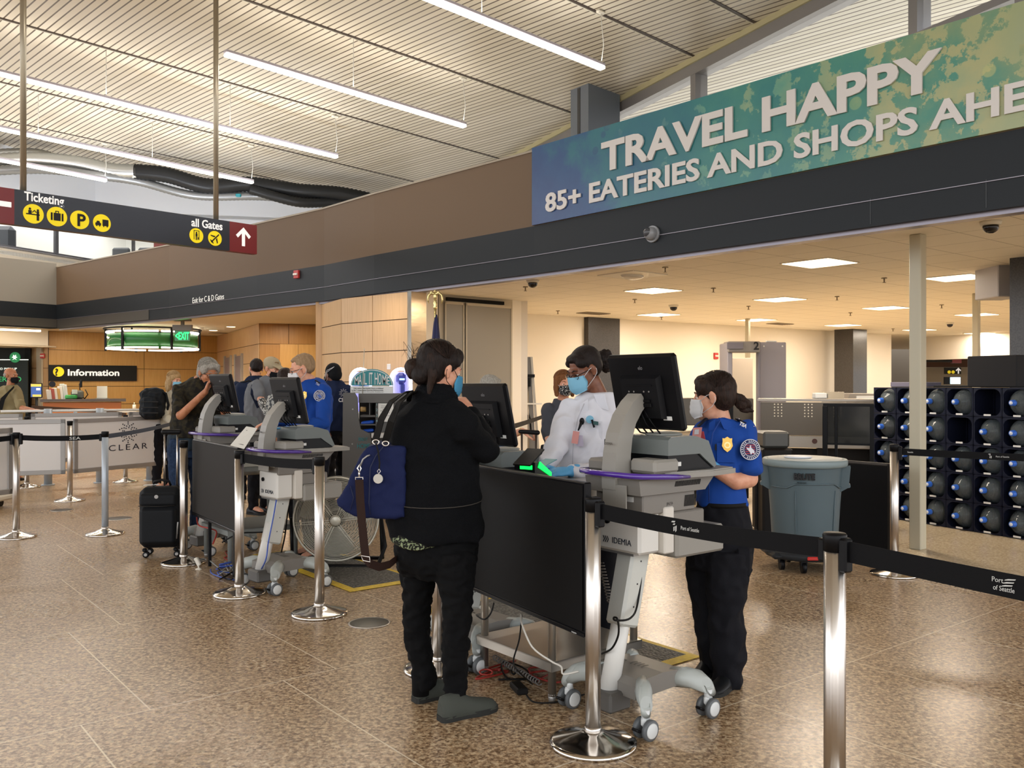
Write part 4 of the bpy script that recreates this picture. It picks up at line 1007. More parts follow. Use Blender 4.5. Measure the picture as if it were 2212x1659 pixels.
# ================================================================ sign barriers with CLEAR lettering
M_frame = mat('barrier_aluminium', '9b9894', rough=.4, metal=.5); M_pan = mat('barrier_panel', 'dcd9d6', rough=.5); M_cl = mat('clear_navy', '1a2233', rough=.5)
def dots_spark(t, c, xd, nrm, r, m, full=True, lower=True):
    mb = MB()
    for ring_, n_ in ((.45, 9), (.62, 12), (.80, 12), (.98, 10)):
        for i in range(n_):
            a = 2 * PI * (i + (.5 if ring_ in (.62, .98) else 0)) / n_
            x, z = math.cos(a) * ring_ * r, math.sin(a) * ring_ * r
            mb.disc(c + xd * x + Z * z + nrm * .001, nrm, r * .065, .002, 8)
    mb.build('dot_emblem', m, t)
def barrier(A, B, z0, z1, label, word=None, fr=.055, wc=.5, cap=.085, wfit=.42, spark=None):
    A = V((A[0], A[1], 0)); B = V((B[0], B[1], 0)); d = (B - A).normalized(); nrm = Z.cross(d); nrm = -nrm if nrm.dot(A + B) > 0 else nrm
    t = thing('sign_barrier', label, 'barrier', tuple((A + B) / 2 + Z * z0), 0, 'white framed queue panels')
    L = (B - A).length; Mx = frame(d, -nrm, Z, A)
    mb = MB(Mx)
    for c, s in (((L / 2, 0, z1 - fr / 2), (L, .03, fr)), ((L / 2, 0, z0 + fr / 2), (L, .03, fr)), ((fr / 2, 0, (z0 + z1) / 2), (fr, .03, z1 - z0)), ((L - fr / 2, 0, (z0 + z1) / 2), (fr, .03, z1 - z0))): mb.box(c, s, .004)
    mb.build('frame', M_frame, t)
    MB(Mx).box((L / 2, 0, (z0 + z1) / 2), (L - fr, .012, z1 - z0 - fr)).build('panel', M_pan, t)
    xd = d if Z.cross(nrm).dot(d) > 0 else -d
    if word:
        q = A + d * (L * wc) + nrm * .008 + Z * (z0 + (z1 - z0) * .36) - xd * wfit / 2
        text(word, q, xd, Z, cap * .92, M_cl, t, fit=wfit, ext=.0006, bold=.0, space=1.35)
    if spark: dots_spark(t, A + d * (L * wc) + nrm * .008 + Z * (z0 + (z1 - z0) * .70), xd, nrm, spark, M_cl)
    return t
hp = ST['h'][0]; r1 = PZ(365, 12.5, 0); dd_ = (r1 - hp).normalized()
barrier(hp + dd_ * .05, r1, .34, 1.03, 'white CLEAR panel right of its stanchion, dotted emblem above the word', 'CLEAR', wfit=.60, cap=.085, spark=.14, wc=.54)
l1_ = V((-7.6, 10.3, 0)); dl = (hp - l1_).normalized(); barrier(l1_, hp - dl * .05, .34, 1.03, 'white CLEAR panel left of its stanchion, last letter in view', 'CLEAR', wfit=.60, cap=.085, spark=.14, wc=.43)
ji = ST['j'][0]; ii = ST['i'][0]; dj = (ii - ji).normalized()
barrier(ji + dj * .05, ii - dj * .05, .34, 1.05, 'second-row white panel behind the CLEAR panels, between the two far stanchions'); barrier(ji - dj * 1.6, ji - dj * .05, .34, 1.05, 'second-row white panel at the left edge'); barrier(ii + dj * .05, ii + dj * .75, .34, 1.05, 'second-row white panel ending behind the man in the dark shirt')
a = PZ(-150, 8.2, 0); b = PZ(26, 9.0, 0); barrier(a, b, .36, 1.03, 'pale lilac grey panel at the left edge in front of the others')
a = PZ(672, 11.6, 0); b = PZ(752, 10.9, 0); barrier(a, b, .33, .97, 'white CLEAR panel behind the left kiosk, last letters in view', 'CLEAR', wfit=.60, cap=.085, spark=.13, wc=.66)
# white tubular railing before the desk
M_wr = mat('white_rail', 'd8d4cc', rough=.35); ra, rb = V((-7.2, 12.75, 0)), V((-5.45, 13.9, 0))
RP = [G(104, 1048), G(216, 1043), G(324, 1038)]
t = thing('queue_railing', 'white tube railing on grey posts in front of the information desk', 'railing', tuple(RP[1]))
for p in RP: MB().cyl(p, p + Z * 1.11, .055, .055, 16).cyl(p, p + Z * .015, .09, .09, 20).build('post', M_alu, t)
dr = (RP[2] - RP[0]).normalized()
for z in (1.08, .19 + .02): MB().tube([RP[0] - dr * .6 + Z * z, RP[2] + dr * .5 + Z * z], .018, 8).build('rail', M_wr, t)
RP2 = [PZ(163, 16.4, 0), PZ(226, 16.9, 0), PZ(95, 15.8, 0)]
t = thing('queue_belt', 'brown belt line with posts sagging right in front of the information desk', 'belt', tuple(RP2[0]))
for p in RP2: MB().cyl(p, p + Z * 1.0, .032).build('post', M_alu, t)
MB().strip([PZ(68, 15.6, 1.06), PZ(95, 15.8, 1.04), PZ(163, 16.4, .99), PZ(226, 16.9, .96), PZ(272, 17.2, .87)], .07, .004).build('webbing', mat('brown_belt', '4c3a30', rough=.7), t)
# white low machine foot at the left edge
c = G(-10, 1100); t = thing('rolling_platform', 'white low rolling base with a black caster at the left edge', 'base', tuple(c)); MB().box(c + V((-.05, .1, .13)), (.30, .45, .07), .02).build('platform', M_whitep, t); MB().cyl(c + V((.0, -.02, .045)), c + V((.03, -.02, .045)), .045).build('caster', M_plast, t); MB().cyl(c + V((-.1, .25, .045)), c + V((-.07, .25, .045)), .045).build('caster', M_plast, t)
# floor plates
for px, py, r, lab in ((798, 1346, .125, 'round dark metal floor plate left of the woman in black'), (133, 1102, .115, 'round floor plate left of the silver stanchion'), (256, 1120, .14, 'round floor plate right of the silver stanchion')):
    g = G(px, py); t = thing('floor_plate', lab, 'floor plate', tuple(g), 0, 'round floor plates'); MB().lathe([(0, 0), (r, 0), (r, .003), (r - .01, .005), (0, .005)], g, 32).build('plate', mat('plate_bronze', '4a4740', rough=.35, metal=.6), t); MB().lathe([(r - .002, 0), (r + .004, 0), (r + .004, .004), (r - .002, .004)], g, 32).build('rim', M_chrome, t)
# ================================================================ rubber mats
M_rub = mat('grey_rubber', '5c5a56', rough=.6); nn = N(M_rub); pos = nn.nt.nodes.new('ShaderNodeNewGeometry').outputs['Position']; vd = nn.vor(pos, 55); nn.bump(vd, .9, .01); nn.link(nn.ramp(vd, [(.2, '6a6862'), (.6, '35342f')]), nn.b.inputs['Base Color'])
M_yelb = mat('yellow_border', 'd9b92c', rough=.55, noise_col='c8a624', nscale=30)
def fmat(R0, vlen, ulen, label):
    t = thing('floor_mat', label, 'mat', tuple((R0 + R0 + W * vlen - U * ulen) / 2), 0, 'grey mats with yellow edges')
    q = [R0, R0 + W * vlen, R0 + W * vlen - U * ulen, R0 - U * ulen]; b = .055
    qi = [R0 + W * b - U * b, R0 + W * (vlen - b) - U * b, R0 + W * (vlen - b) - U * (ulen - b), R0 + W * b - U * (ulen - b)]
    mb = MB(); 
    for i in range(4):
        j = (i + 1) % 4; lo = [q[i] + Z * .004, q[j] + Z * .004, qi[j] + Z * .004, qi[i] + Z * .004]; hi = [q[i] + Z * .006, q[j] + Z * .006, qi[j] + Z * .014, qi[i] + Z * .014]; mb.hexa(lo, hi)
    mb.build('border', M_yelb, t)
    mb = MB(); mb.hexa([p + Z * .003 for p in qi], [p + Z * .014 for p in qi]); mb.build('surface', M_rub, t)
fmat(G(1514, 1420), 1.75, .62, 'grey studded mat with yellow edge behind the near kiosk')
gN = G(757, 1280); fmat(gN + U * .62, 1.75, .62, 'grey studded mat with yellow edge under the big fan')

# ================================================================ identity kiosks
M_kg = mat('kiosk_taupe', '77726b', rough=.45, bump=.03, bscale=500); M_kg2 = mat('kiosk_taupe_light', '8e8a82', rough=.45); M_kw = mat('kiosk_white', 'd9d6cf', rough=.4); M_leg = mat('kiosk_leg_grey', 'a7aba6', rough=.4)
M_kb = mat('monitor_black', '08080b', rough=.35); M_pur = mat('purple_tube', '4a2a8c', rough=.22, coat=.5); M_prt = mat('scanner_grey', '646a68', rough=.4); M_kd = mat('scanner_black', '0e0f12', rough=.3)
M_vent = mat('vent_slot', '2c2a28', rough=.7); M_tyre = mat('caster_grey', '55585a', rough=.5); M_wheel = mat('caster_white', 'd0d2d0', rough=.4); M_logo = mat('emboss_dark', '4b4742', rough=.5)
M_lab = mat('label_white', 'd8d8d4', rough=.5); M_greyp = mat('grey_print', '5c5852', rough=.5)
def arcbox(mb, pts, w, t0, t1):
    """curved arm: pts list of (x,z); width w along y; thickness taper"""
    rings = []; n_ = len(pts)
    for i, (x, z) in enumerate(pts):
        a = V((pts[max(i - 1, 0)][0], 0, pts[max(i - 1, 0)][1])); b = V((pts[min(i + 1, n_ - 1)][0], 0, pts[min(i + 1, n_ - 1)][1])); d = (b - a).normalized(); nx = V((d.z, 0, -d.x)); th_ = t0 + (t1 - t0) * i / (n_ - 1)
        c = V((x, 0, z)); rings.append([c + nx * th_ / 2 + V((0, w / 2, 0)), c - nx * th_ / 2 + V((0, w / 2, 0)), c - nx * th_ / 2 - V((0, w / 2, 0)), c + nx * th_ / 2 - V((0, w / 2, 0))])
    mb.loft(rings, smooth=False)
def kiosk(O, rz, label, first=True):
    t = thing('identity_kiosk', label, 'kiosk', tuple(O), rz, 'document checking kiosks'); K = lambda: MB(wm(t)); X, Y_ = V((1, 0, 0)), V((0, 1, 0))
    Rm = wm(t).to_3x3()
    def tx(body, o, x, up, cap, m, fit, par, **k): text(body, wm(t) @ V(o), Rm @ V(x), Rm @ V(up), cap, m, par, fit=fit, ext=.0006, **k)
    # base cover
    prof = [(-.17, .15), (-.17, .185), (-.13, .205), (0, .215), (.13, .205), (.17, .180), (.17, .14), (-.17, .13)]
    b = K().prism([(p[0], p[1]) for p in prof], (0, .15, 0), X, Z, .30).build('base_cover', M_kg, t)
    mb = K()
    for k in range(4):
        y0 = -.045 + k * .022; mb.prism([(0, y0), (.022, y0 + .008), (.044, y0), (.044, y0 + .007), (.022, y0 + .015), (0, y0 + .007)], (-.02, 0, .2155), X, Y_, .001)
    mb.build('emblem', M_logo, b)
    tx('IDEMIA', (-.01, .125, .2155), (0, -1, 0), (1, 0, 0), .016, M_logo, .06, b)
    for sx in (-1, 1):
        for sy in (-1, 1):
            p = [(.10 * sx, .05 * sy * 2.4, .175), (.14 * sx, .17 * sy, .185), (.18 * sx, .205 * sy, .175), (.205 * sx, .235 * sy, .145), (.21 * sx, .245 * sy, .115)]
            mb = K(); mb.eloft([(V(q), V((.035 if i < 3 else .028, 0, 0)) if True else 0, V((0, .012, .032 - .003 * i))) for i, q in enumerate(p)], 16)
            mb.eloft([((.10 * sx, .12 * sy, .17), V((.05, 0, 0)), V((0, .0, .045))), ((.16 * sx, .19 * sy, .165), V((.05, 0, 0)), V((0, .0, .042))), ((.195 * sx, .235 * sy, .14), V((.036, 0, 0)), V((0, .01, .035)))], 16)
            lg = mb.build('leg', M_leg, t)
            c = V((.20 * sx, .235 * sy, 0))
            MB(wm(t)).cyl(c + V((0, 0, .08)), c + V((0, 0, .125)), .018).box(c + V((0, 0, .075)), (.05, .030, .045), .012).build('caster_fork', M_wheel, lg)
            ca = MB(wm(t))
            for dy in (-.026, .026): ca.lathe([(.0, -.011), (.038, -.011), (.044, -.007), (.044, .007), (.038, .011), (0, .011)], c + V((0, dy, .044)), 24, (0, 1, 0))
            ca.build('caster_wheel', M_tyre, lg)
            ca = MB(wm(t))
            for dy in (-.038, .038): ca.lathe([(.0, -.002), (.031, -.002), (.033, .0), (.028, .003), (0, .004)], c + V((0, dy, .044)), 24, (0, 1 if dy > 0 else -1, 0))
            ca.build('hub_cap', M_wheel, lg)
            MB(wm(t)).box(c + V((-.055, 0, .05)), (.03, .035, .012), .004, Matrix.Rotation(.5, 3, 'Y')).build('brake_pedal', M_plast, lg)
    K().box((-.18, .0, .105), (.13, .15, .085), .01).build('column_foot', mat('column_foot_grey', '514e4a', rough=.4), t)
    # leaning column
    p0, p1, p2 = V((-.18, 0, .13)), V((-.095, 0, .47)), V((-.02, 0, .78))
    K().cyl(p0, p1, .043, .041, 24).build('column', M_kw, t)
    d = (p2 - p1).normalized(); Mx = wm(t) @ frame(Y_.cross(d).normalized(), Y_, d, p1)
    s = MB(Mx).box((0, 0, .15), (.115, .105, .36), .012).build('column_sleeve', mat('sleeve_grey_white', 'c6c6be', rough=.4), t)
    sc_ = MB(Mx)
    for z in (.06, .16, .26): sc_.disc((-.0, -.053, z), (0, -1, 0), .004, .001, 8)
    sc_.build('screw', M_vent, s)
    # white electronics box
    wb = K().box((-.06, .0, .865), (.13, .26, .195), .012).build('electronics_box', M_kw, t)
    K().box((.038, -.01, .865), (.066, .29, .205), .006).build('electronics_lid', mat('kiosk_white_lid', 'd2ccc2', rough=.4), t)
    tx('IDEMIA', (-.1262, .035, .803), (0, -1, 0), Z, .026, M_cl, .115, wb)
    mb = K()
    for k in range(3): mb.prism([(0, 0), (.008, .014), (0, .028), (.005, .028), (.013, .014), (.005, 0)], (-.1258, .092 - k * .012, .801), (0, -1, 0), Z, .001)
    mb.build('emblem', M_cl, wb)
    K().disc((-.126, .06, .90), (-1, 0, 0), .014, .01).build('lock', M_plast, wb)
    K().box((-.05, .02, .762), (.12, .2, .012)).build('bracket', M_frame, t)
    # grey cabinets stacked above, towards the operator
    g = K().box((.235, -.05, .80), (.33, .24, .125), .012).build('printer_cabinet', M_kg2, t)
    K().box((.16, -.04, .90), (.24, .22, .08), .006).build('cabinet_step', M_kg, t)
    lw = K().box((.05, .0, .985), (.34, .29, .09), .006).build('lower_housing', M_kg, t)
    mb = K()
    for k in range(9): mb.box((.15 + k * .009, -.1465, .985), (.004, .003, .05), 0, Matrix.Rotation(.15, 3, 'Y'))
    mb.build('vent_slots', M_vent, lw)
    tx('JACO', (.03, -.1458, .975), X, Z, .012, M_greyp, .04, lw)
    K().box((-.122, -.06, 1.005), (.004, .06, .022)).build('asset_label', M_lab, lw)
    uh = K().prism([(-.16, 1.03), (.26, 1.03), (.33, 1.095), (-.17, 1.095)], (0, .16, 0), X, Z, .33).build('upper_housing', M_kg, t)
    mb = K()
    for k in range(18): mb.box((.06 + k * .0095, -.1715, 1.068), (.004, .003, .024), 0, Matrix.Rotation(.35, 3, 'Y'))
    mb.build('vent_slots', M_vent, uh)
    K().box((-.1745, -.03, 1.02), (.006, .14, .10)).build('mount_plate', M_kg2, uh)
    # worktop tray with a nose towards the operator
    tr_ = [(-.02, -.185), (.25, -.225), (.44, -.20), (.46, -.10), (.46, .10), (.40, .17), (-.02, .175)]
    mb = K(); 
    for dz, sc1 in ((0, 1),):
        mb.prism(tr_, (0, 0, 1.095), X, Y_, .022)
    mb.prism([(p[0] * .97, p[1] * .97) for p in tr_], (0, 0, 1.117), X, Y_, .006); mb.build('tray', M_kg2, t)
    # purple bumper tube round the front
    pts = [(.10, -.215, 1.100), (.0, -.217, 1.106), (-.10, -.214, 1.112), (-.18, -.198, 1.116), (-.213, -.15, 1.118), (-.222, -.05, 1.118), (-.222, .06, 1.118), (-.21, .14, 1.118), (-.17, .185, 1.116), (-.05, .20, 1.112), (.1, .202, 1.106)]
    K().tube([V(p) for p in pts], [.007] + [.0125] * 9 + [.007], 12).build('bumper_tube', M_pur, t)
    K().box((-.10, .09, 1.145), (.10, .16, .055), .012).build('rear_block', M_kg, t); K().box((-.02, -.12, 1.15), (.16, .15, .06), .012).build('rear_block', M_kg2, t)
    K().box((-.06, .08, 1.21), (.02, .13, .09), .004).build('black_plate', mat('slate_plate', '2c3336', rough=.5), t)
    # curved arm
    mb = K(); arcbox(mb, [(-.13, 1.05), (-.135, 1.12), (-.13, 1.20), (-.115, 1.28), (-.085, 1.35), (-.04, 1.405), (.0, 1.44)], .082, .105, .06); arm = mb.build('support_arm', M_kg2, t)
    tx('IDEMIA', (-.178, .030, 1.24), (0, -1, 0), Z, .011, M_greyp, .05, arm)
    # document scanner
    sb = [(.0, 1.12), (.26, 1.12), (.31, 1.128), (.29, 1.15), (.24, 1.225), (.0, 1.225)]
    sn_ = K().prism(sb, (0, .09, 0), X, Z, .27).build('document_scanner', M_kd, t)
    st_ = [(-.01, 1.195), (.20, 1.195), (.235, 1.17), (.30, 1.128), (.315, 1.14), (.285, 1.20), (.26, 1.25), (.17, 1.275), (.01, 1.275), (-.01, 1.262)]
    K().prism(st_, (0, .09, 0), X, Z, .28).build('scanner_cover', M_prt, sn_)
    K().box((.06, -.1815, 1.155), (.045, .002, .018)).build('asset_label', M_lab, sn_)
    K().ell((.13, -.04, 1.278), (.09, .08, .014)).build('scanner_lid', mat('lid_grey', '86867f', rough=.4), sn_)
    # monitor, leaning with its back to the front of the kiosk
    ta = math.radians(13); up = V((-math.sin(ta) * 1, 0, math.cos(ta))); nb = V((-math.cos(ta), 0, -math.sin(ta)))  # nb: out of the back
    cm = V((.035, -.02, 1.470)); Mx = wm(t) @ frame(V((0, -1, 0)), nb * -1 if False else V((0, -1, 0)).cross(up) * -1, up, cm)
    Mx = wm(t) @ frame(V((0, 1, 0)), up.cross(V((0, 1, 0))), up, cm)  # local y = up x Y
    yb = (up.cross(V((0, 1, 0)))).normalized(); sgn = 1 if yb.dot(nb) > 0 else -1
    mo = MB(Mx).box((0, 0, 0), (.405, .036, .345), .012).build('monitor', M_kb, t)
    MB(Mx).box((0, -sgn * .0175, 0), (.37, .003, .30)).build('screen', mat('screen_glow', '9fb6c8', rough=.2, emit='7f98b0', estr=.3), mo)
    MB(Mx).loft([[V((x * w_ / 2, sgn * y, z * h_ / 2 - .02)) for x, z in ((-1, -1), (1, -1), (1, 1), (-1, 1))] for w_, h_, y in ((.235, .20, .017), (.215, .18, .045))], smooth=False).build('rear_housing', mat('monitor_black2', '0e0e11', rough=.4), mo)
    mb = MB(Mx); mb.box((0, sgn * .048, -.05), (.13, .012, .02), .003); mb.box((0, sgn * .047, -.03), (.12, .008, .012)); mb.box((0, sgn * .048, .04), (.16, .004, .004)); mb.build('mount_rail', M_plast, mo)
    mb = MB(Mx)
    for x_ in (-.06, -.03, .03, .06): mb.disc((x_, sgn * .046, .012), (0, sgn, 0), .004, .002, 8)
    mb.build('screw', M_frame, mo)
    MB(Mx).box((-.12, sgn * .018, -.115), (.05, .002, .018)).build('asset_label', M_lab, mo)
    q = wm(t) @ (cm + up * .105 + yb * sgn * .0178); text('elo', q + Rm @ V((0, .012, 0)), Rm @ V((0, -1, 0)), Rm @ up, .018, mat('emblem_grey', '77777a', rough=.4), mo, fit=.026, ext=.0004)
    mb = K(); random.seed(5)
    for k in range(4):
        mb.tube([(-.0, -.03 + .02 * k, 1.40), (.03 - .01 * k, -.06 + .03 * k, 1.33), (.06, -.08 + .04 * k, 1.285), (.11, -.04 + .02 * k, 1.275)], .004, 6)
    mb.build('cable', M_plast, t)
    return t
K1 = kiosk(V((.563, 3.985, 0)), TH, 'identity kiosk nearest the camera, beside the young officer in blue')
def lower(k, dz):
    """the column is height adjustable: everything it carries sinks by dz"""
    for o in bpy.data.objects:
        if o.parent == k and o.name.split('.')[0] not in ('base_cover', 'leg', 'column_foot', 'column'): o.location.z -= dz
K2 = dup(K1, None, 'identity kiosk behind the large black panel, beside the woman in black', V((-.167, 4.825, 0)), TH)
K3 = dup(K1, None, 'left pair of kiosks, the nearer one in front of the grey haired officer', V((-1.67, 6.49, 0)), math.radians(44))
K4 = dup(K1, None, 'left pair of kiosks, the farther one in front of the man in the dark shirt', V((-2.60, 7.90, 0)), math.radians(44))
for k, dz in ((K1, .035), (K2, .165), (K3, .12), (K4, .08)): lower(k, dz)

# ================================================================ tables, upright black screens
M_ss = mat('table_stainless', 'bdb7ad', rough=.32, metal=.9); M_gcart = mat('cart_grey', '7d807c', rough=.5)
def worktable(c0, au, av, lu, lv, h, zs, m, label, top=.04):
    t = thing('work_table', label, 'table', tuple(c0)); q = [c0, c0 + au * lu, c0 + au * lu + av * lv, c0 + av * lv]; ins = .03
    a, b = (au + av) * ins, 0
    leg = [c0 + (au + av) * ins, c0 + au * (lu - ins) + av * ins, c0 + au * (lu - ins) + av * (lv - ins), c0 + au * ins + av * (lv - ins)]
    for p in leg:
        l_ = MB().cyl(p + Z * .03, p + Z * (h - .02), .0195, n=16).build('leg', m, t); MB().cyl(p, p + Z * .04, .016, .02, 12).build('foot', M_frame, l_)
    for z, nm, th_ in ((zs, 'shelf', .045), (h, 'table_top', top)):
        mb = MB(); mb.hexa([p + Z * (z - .006) for p in q], [p + Z * z for p in q]); 
        for i in range(4):
            j = (i + 1) % 4; d = (q[j] - q[i]).normalized(); n_ = Z.cross(d) * .002; mb.hexa([q[i] + Z * (z - th_), q[j] + Z * (z - th_), q[j] + n_ + Z * (z - th_), q[i] + n_ + Z * (z - th_)], [q[i] + Z * z, q[j] + Z * z, q[j] + n_ + Z * z, q[i] + n_ + Z * z])
        mb.build(nm, m, t)
    return t
tc0 = G(1182, 1520); T1 = worktable(tc0 - W * .03, U, W, .60, .58, .975, .195, M_ss, 'stainless steel table with a low shelf behind the large black panel')
tc1 = G(638, 1207); T2 = worktable(tc1 + U * .03 - W * .03 - U * .62, U, W, .62, .60, .80, .30, M_gcart, 'grey utility table between the left kiosks and the fan')
M_tvs = mat('screen_dark', '050404', rough=.6, spec=.03); M_tvs2 = mat('screen_dark_matte', '2a2724', rough=.7, spec=.06)
def panel_tv(R, d, w, z0, z1, m, label, mark=True):
    t = thing('upright_screen', label, 'screen', tuple(R + Z * z0)); nrm = Z.cross(d); nrm = -nrm if nrm.dot(R) > 0 else nrm
    Mx = frame(d, nrm, Z, R); h = z1 - z0
    MB(Mx).box((w / 2, -.02, (z0 + z1) / 2), (w, .035, h), .005).build('case', M_kb, t)
    MB(Mx).box((w / 2, .0, (z0 + z1) / 2 + .006), (w - .024, .004, h - .036)).build('display', m, t)
    MB(Mx).box((w / 2, .001, z0 + .008), (w, .008, .018), .003).build('lower_bezel', mat('bezel_black', '101012', rough=.3), t)
    if mark: text('insignia', V(R) + d * .085 + nrm * .006 + Z * (z0 + .004), -d, Z, .007, M_ltxt, t, fit=.035, ext=.0003)
    MB(Mx).box((w / 2, -.07, (z0 + z1) / 2), (w * .4, .08, h * .45), .01).build('rear_housing', M_kb, t)
    if mark:
        MB(Mx).box((w * .3, -.09, z0 + .3), (.05, .12, .5)).build('mount_arm', M_plast, t)
    for x_ in (.25, w - .3): MB(Mx).box((x_, -.06, z0 * .5), (.03, .02, z0 + .1)).build('stand_leg', M_plast, t) if not mark else None
    return t
TV1 = panel_tv(V((.298, 3.66, 0)), V((-.48, .82, 0)).normalized(), 1.13, .425, 1.063, M_tvs, 'large black television panel beside the woman in black, in front of the steel table')
TV2 = panel_tv(PZ(512, 6.4, 0), V((-.68, .99, 0)).normalized(), 1.20, .388, 1.012, M_tvs2, 'upright dark grey panel between two left stanchions', mark=False)
# passport reader with a green glow, card in the officer's hands
c = P(1150, 1016, 4.42); c.z = .977
t = thing('passport_reader', 'small black reader with green glowing slots on the steel table', 'reader', tuple(c))
Mk = rotz(TH + .3, c)
MB(Mk).prism([(-.07, 0), (.07, 0), (.07, .05), (-.03, .11), (-.07, .11)], (0, .06, 0), (1, 0, 0), (0, 0, 1), .12).build('body', M_kd, t)
MG = mat('green_glow', '10e860', emit='06ff48', estr=2.2); MB(Mk).prism([(-.045, .085), (.075, .03), (.075, .052), (-.03, .112)], (0, -.061, 0), (1, 0, 0), (0, 0, 1), .004).build('slot_light', MG, t); MB(Mk).box((-.072, -.01, .085), (.004, .07, .02)).build('slot_light', MG, t)
MB(Mk).prism([(-.1, .10), (.03, .17), (.035, .165), (-.095, .093)], (0, .05, 0), (1, 0, 0), (0, 0, 1), .1).build('flap', M_plast, t)
MB(Mk).prism([(.03, .075), (.17, .105), (.17, .109), (.03, .079)], (0, .03, 0), (1, 0, 0), (0, 0, 1), .07).build('identity_card', mat('card_teal', '3a8a94', rough=.4), t)
# papers on the left kiosk
a = P(528, 945, 6.2); t = thing('notice_sheet', 'white printed sheet leaning between the two left kiosks', 'sheet', tuple(a))
q = [P(497, 962, 6.05), P(527, 970, 6.0), P(556, 925, 6.25), P(532, 921, 6.3)]; mb = MB(); mb.hexa([p + V((0, .004, 0)) for p in q], q); mb.build('paper', mat('paper_white', 'dcdad2'), t)
mb = MB(); 
for k in range(6):
    f = .15 + .13 * k; l_ = q[0].lerp(q[3], f); r_ = q[1].lerp(q[2], f); o0 = l_.lerp(r_, .15 + .05 * (k % 3)); o1 = l_.lerp(r_, .8 - .1 * (k % 2)); up_ = (q[3] - q[0]).normalized() * .008; mb.hexa([o0, o1, o1 + up_, o0 + up_], [p - V((0, .002, 0)) for p in (o0, o1, o1 + up_, o0 + up_)])
mb.build('print', M_greyp, t)
t = thing('glove_pile', 'light blue glove lying on the scanner of the nearer left kiosk', 'glove', tuple(P(600, 922, 6.6))); MB().ell(P(604, 925, 6.55), (.05, .05, .008)).ell(P(620, 923, 6.6), (.035, .03, .008)).build('glove', mat('blue_nitrile', '5aa6d8', rough=.5), t)
# ================================================================ cables and adaptors
def cable(pts, r, m, label, name='floor_cable', grp=None):
    P_ = [V(p) for p in pts]; out = []
    for i in range(len(P_) - 1):
        p0 = P_[max(i - 1, 0)]; p1 = P_[i]; p2 = P_[i + 1]; p3 = P_[min(i + 2, len(P_) - 1)]
        for k in range(6):
            t = k / 6; out.append(.5 * ((2 * p1) + (p2 - p0) * t + (2 * p0 - 5 * p1 + 4 * p2 - p3) * t * t + (3 * p1 - p0 - 3 * p2 + p3) * t ** 3))
    out.append(P_[-1]); o = MB().tube(out, r, 7).build(name, m); tag(o, label, 'cable', grp); return o
M_wc = mat('white_wire', 'd0cbc0', rough=.5); M_bc = mat('black_wire', '141312', rough=.5); M_rc = mat('red_wire', '9a2a20', rough=.5); M_blc = mat('blue_wire', '3a55a8', rough=.5)
def gp(px, py, z=.012): Y = F * (H0 - z) / (py - CY); return V(((px - CX) / F * Y, Y, z))
cable([P(1125, 1328, 4.25), P(1128, 1350, 4.1), P(1150, 1398, 4.02), P(1190, 1428, 4.0), P(1212, 1440, 3.98), P(1217, 1456, 3.95), P(1250, 1450, 3.95)], .0045, M_wc, 'white cable dropping from the big black panel over the low shelf')
cable([P(1127, 1328, 4.3), P(1122, 1380, 4.2), P(1109, 1428, 4.12), P(1120, 1450, 4.08), gp(1150, 1478)], .004, M_bc, 'thin black cable hanging below the big black panel beside the white one')
cable([P(1392, 1186, 3.95), P(1378, 1300, 3.9), P(1362, 1335, 3.78), P(1330, 1340, 3.76), P(1326, 1334, 3.8), P(1334, 1338, 3.76), P(1336, 1370, 3.78), P(1322, 1400, 3.82), P(1300, 1412, 3.9)], .0045, M_bc, 'black cable looping round the white column of the near kiosk')
coil = [V((0, 0, 0))] * 0; a, b = P(1298, 1216, 4.25), P(1318, 1300, 4.2)
for k in range(90): coil.append(a.lerp(b, k / 89) + V((math.cos(k * .9) * .014, math.sin(k * .9) * .014, 0)))
tag(MB().tube(coil, .003, 5).build('coiled_cable', mat('coil_grey', '6c6660', rough=.5)), 'grey coiled cord hanging beside the near kiosk column', 'cable')
cable([P(1067, 1302, 4.4), P(1060, 1325, 4.4), P(1046, 1338, 4.4), P(1030, 1330, 4.5)], .004, M_bc, 'thin black cable looped behind the left table leg')
c = gp(1121, 1484, .02); c2 = gp(1135, 1500, .02); t = thing('power_adapter', 'black power adapter brick on the floor under the steel table', 'adapter', tuple(gp(1125, 1488, 0))); d = (gp(1138, 1502, .02) - gp(1104, 1468, .02)); d.normalize(); MB(frame(d, Z.cross(d), Z, gp(1121, 1486, .018))).box((0, 0, 0), (.12, .055, .032), .006).build('brick', M_bc, t)
cable([gp(1137, 1501), gp(1152, 1516), gp(1190, 1518), gp(1225, 1512), gp(1262, 1500)], .004, M_bc, 'black cable on the floor from the adapter brick to the near kiosk')
coil = []; a, b = gp(1068, 1420, .03), gp(1165, 1475, .03)
for k in range(150): coil.append(a.lerp(b, k / 149) + V((math.cos(k * .8) * .013, 0, math.sin(k * .8) * .013)))
tag(MB().tube(coil, .0035, 5).build('coiled_cable', mat('coil_grey', '6c6660')), 'grey coiled cord on the floor under the steel table', 'cable')
random.seed(11)
for k, (m, x0, y0, lab) in enumerate(((M_rc, 1075, 1445, 'red cable tangle under the steel table'), (M_bc, 1100, 1450, 'black cable tangle under the steel table'), (M_rc, 1180, 1462, 'red cable loop beside the near kiosk caster'))):
    cable([gp(x0 + random.uniform(-45, 60), y0 + random.uniform(-22, 22), .01 + .02 * random.random()) for _ in range(9)], .005, m, lab)
o = MB().tube([gp(1050 + 14 * math.cos(x), 1452 + 6 * math.sin(x), .012 + .001 * i) for i, x in enumerate([j * .5 for j in range(40)])], .004, 6).build('floor_cable', M_rc); tag(o, 'red cable coil by the foot of the left table leg', 'cable')
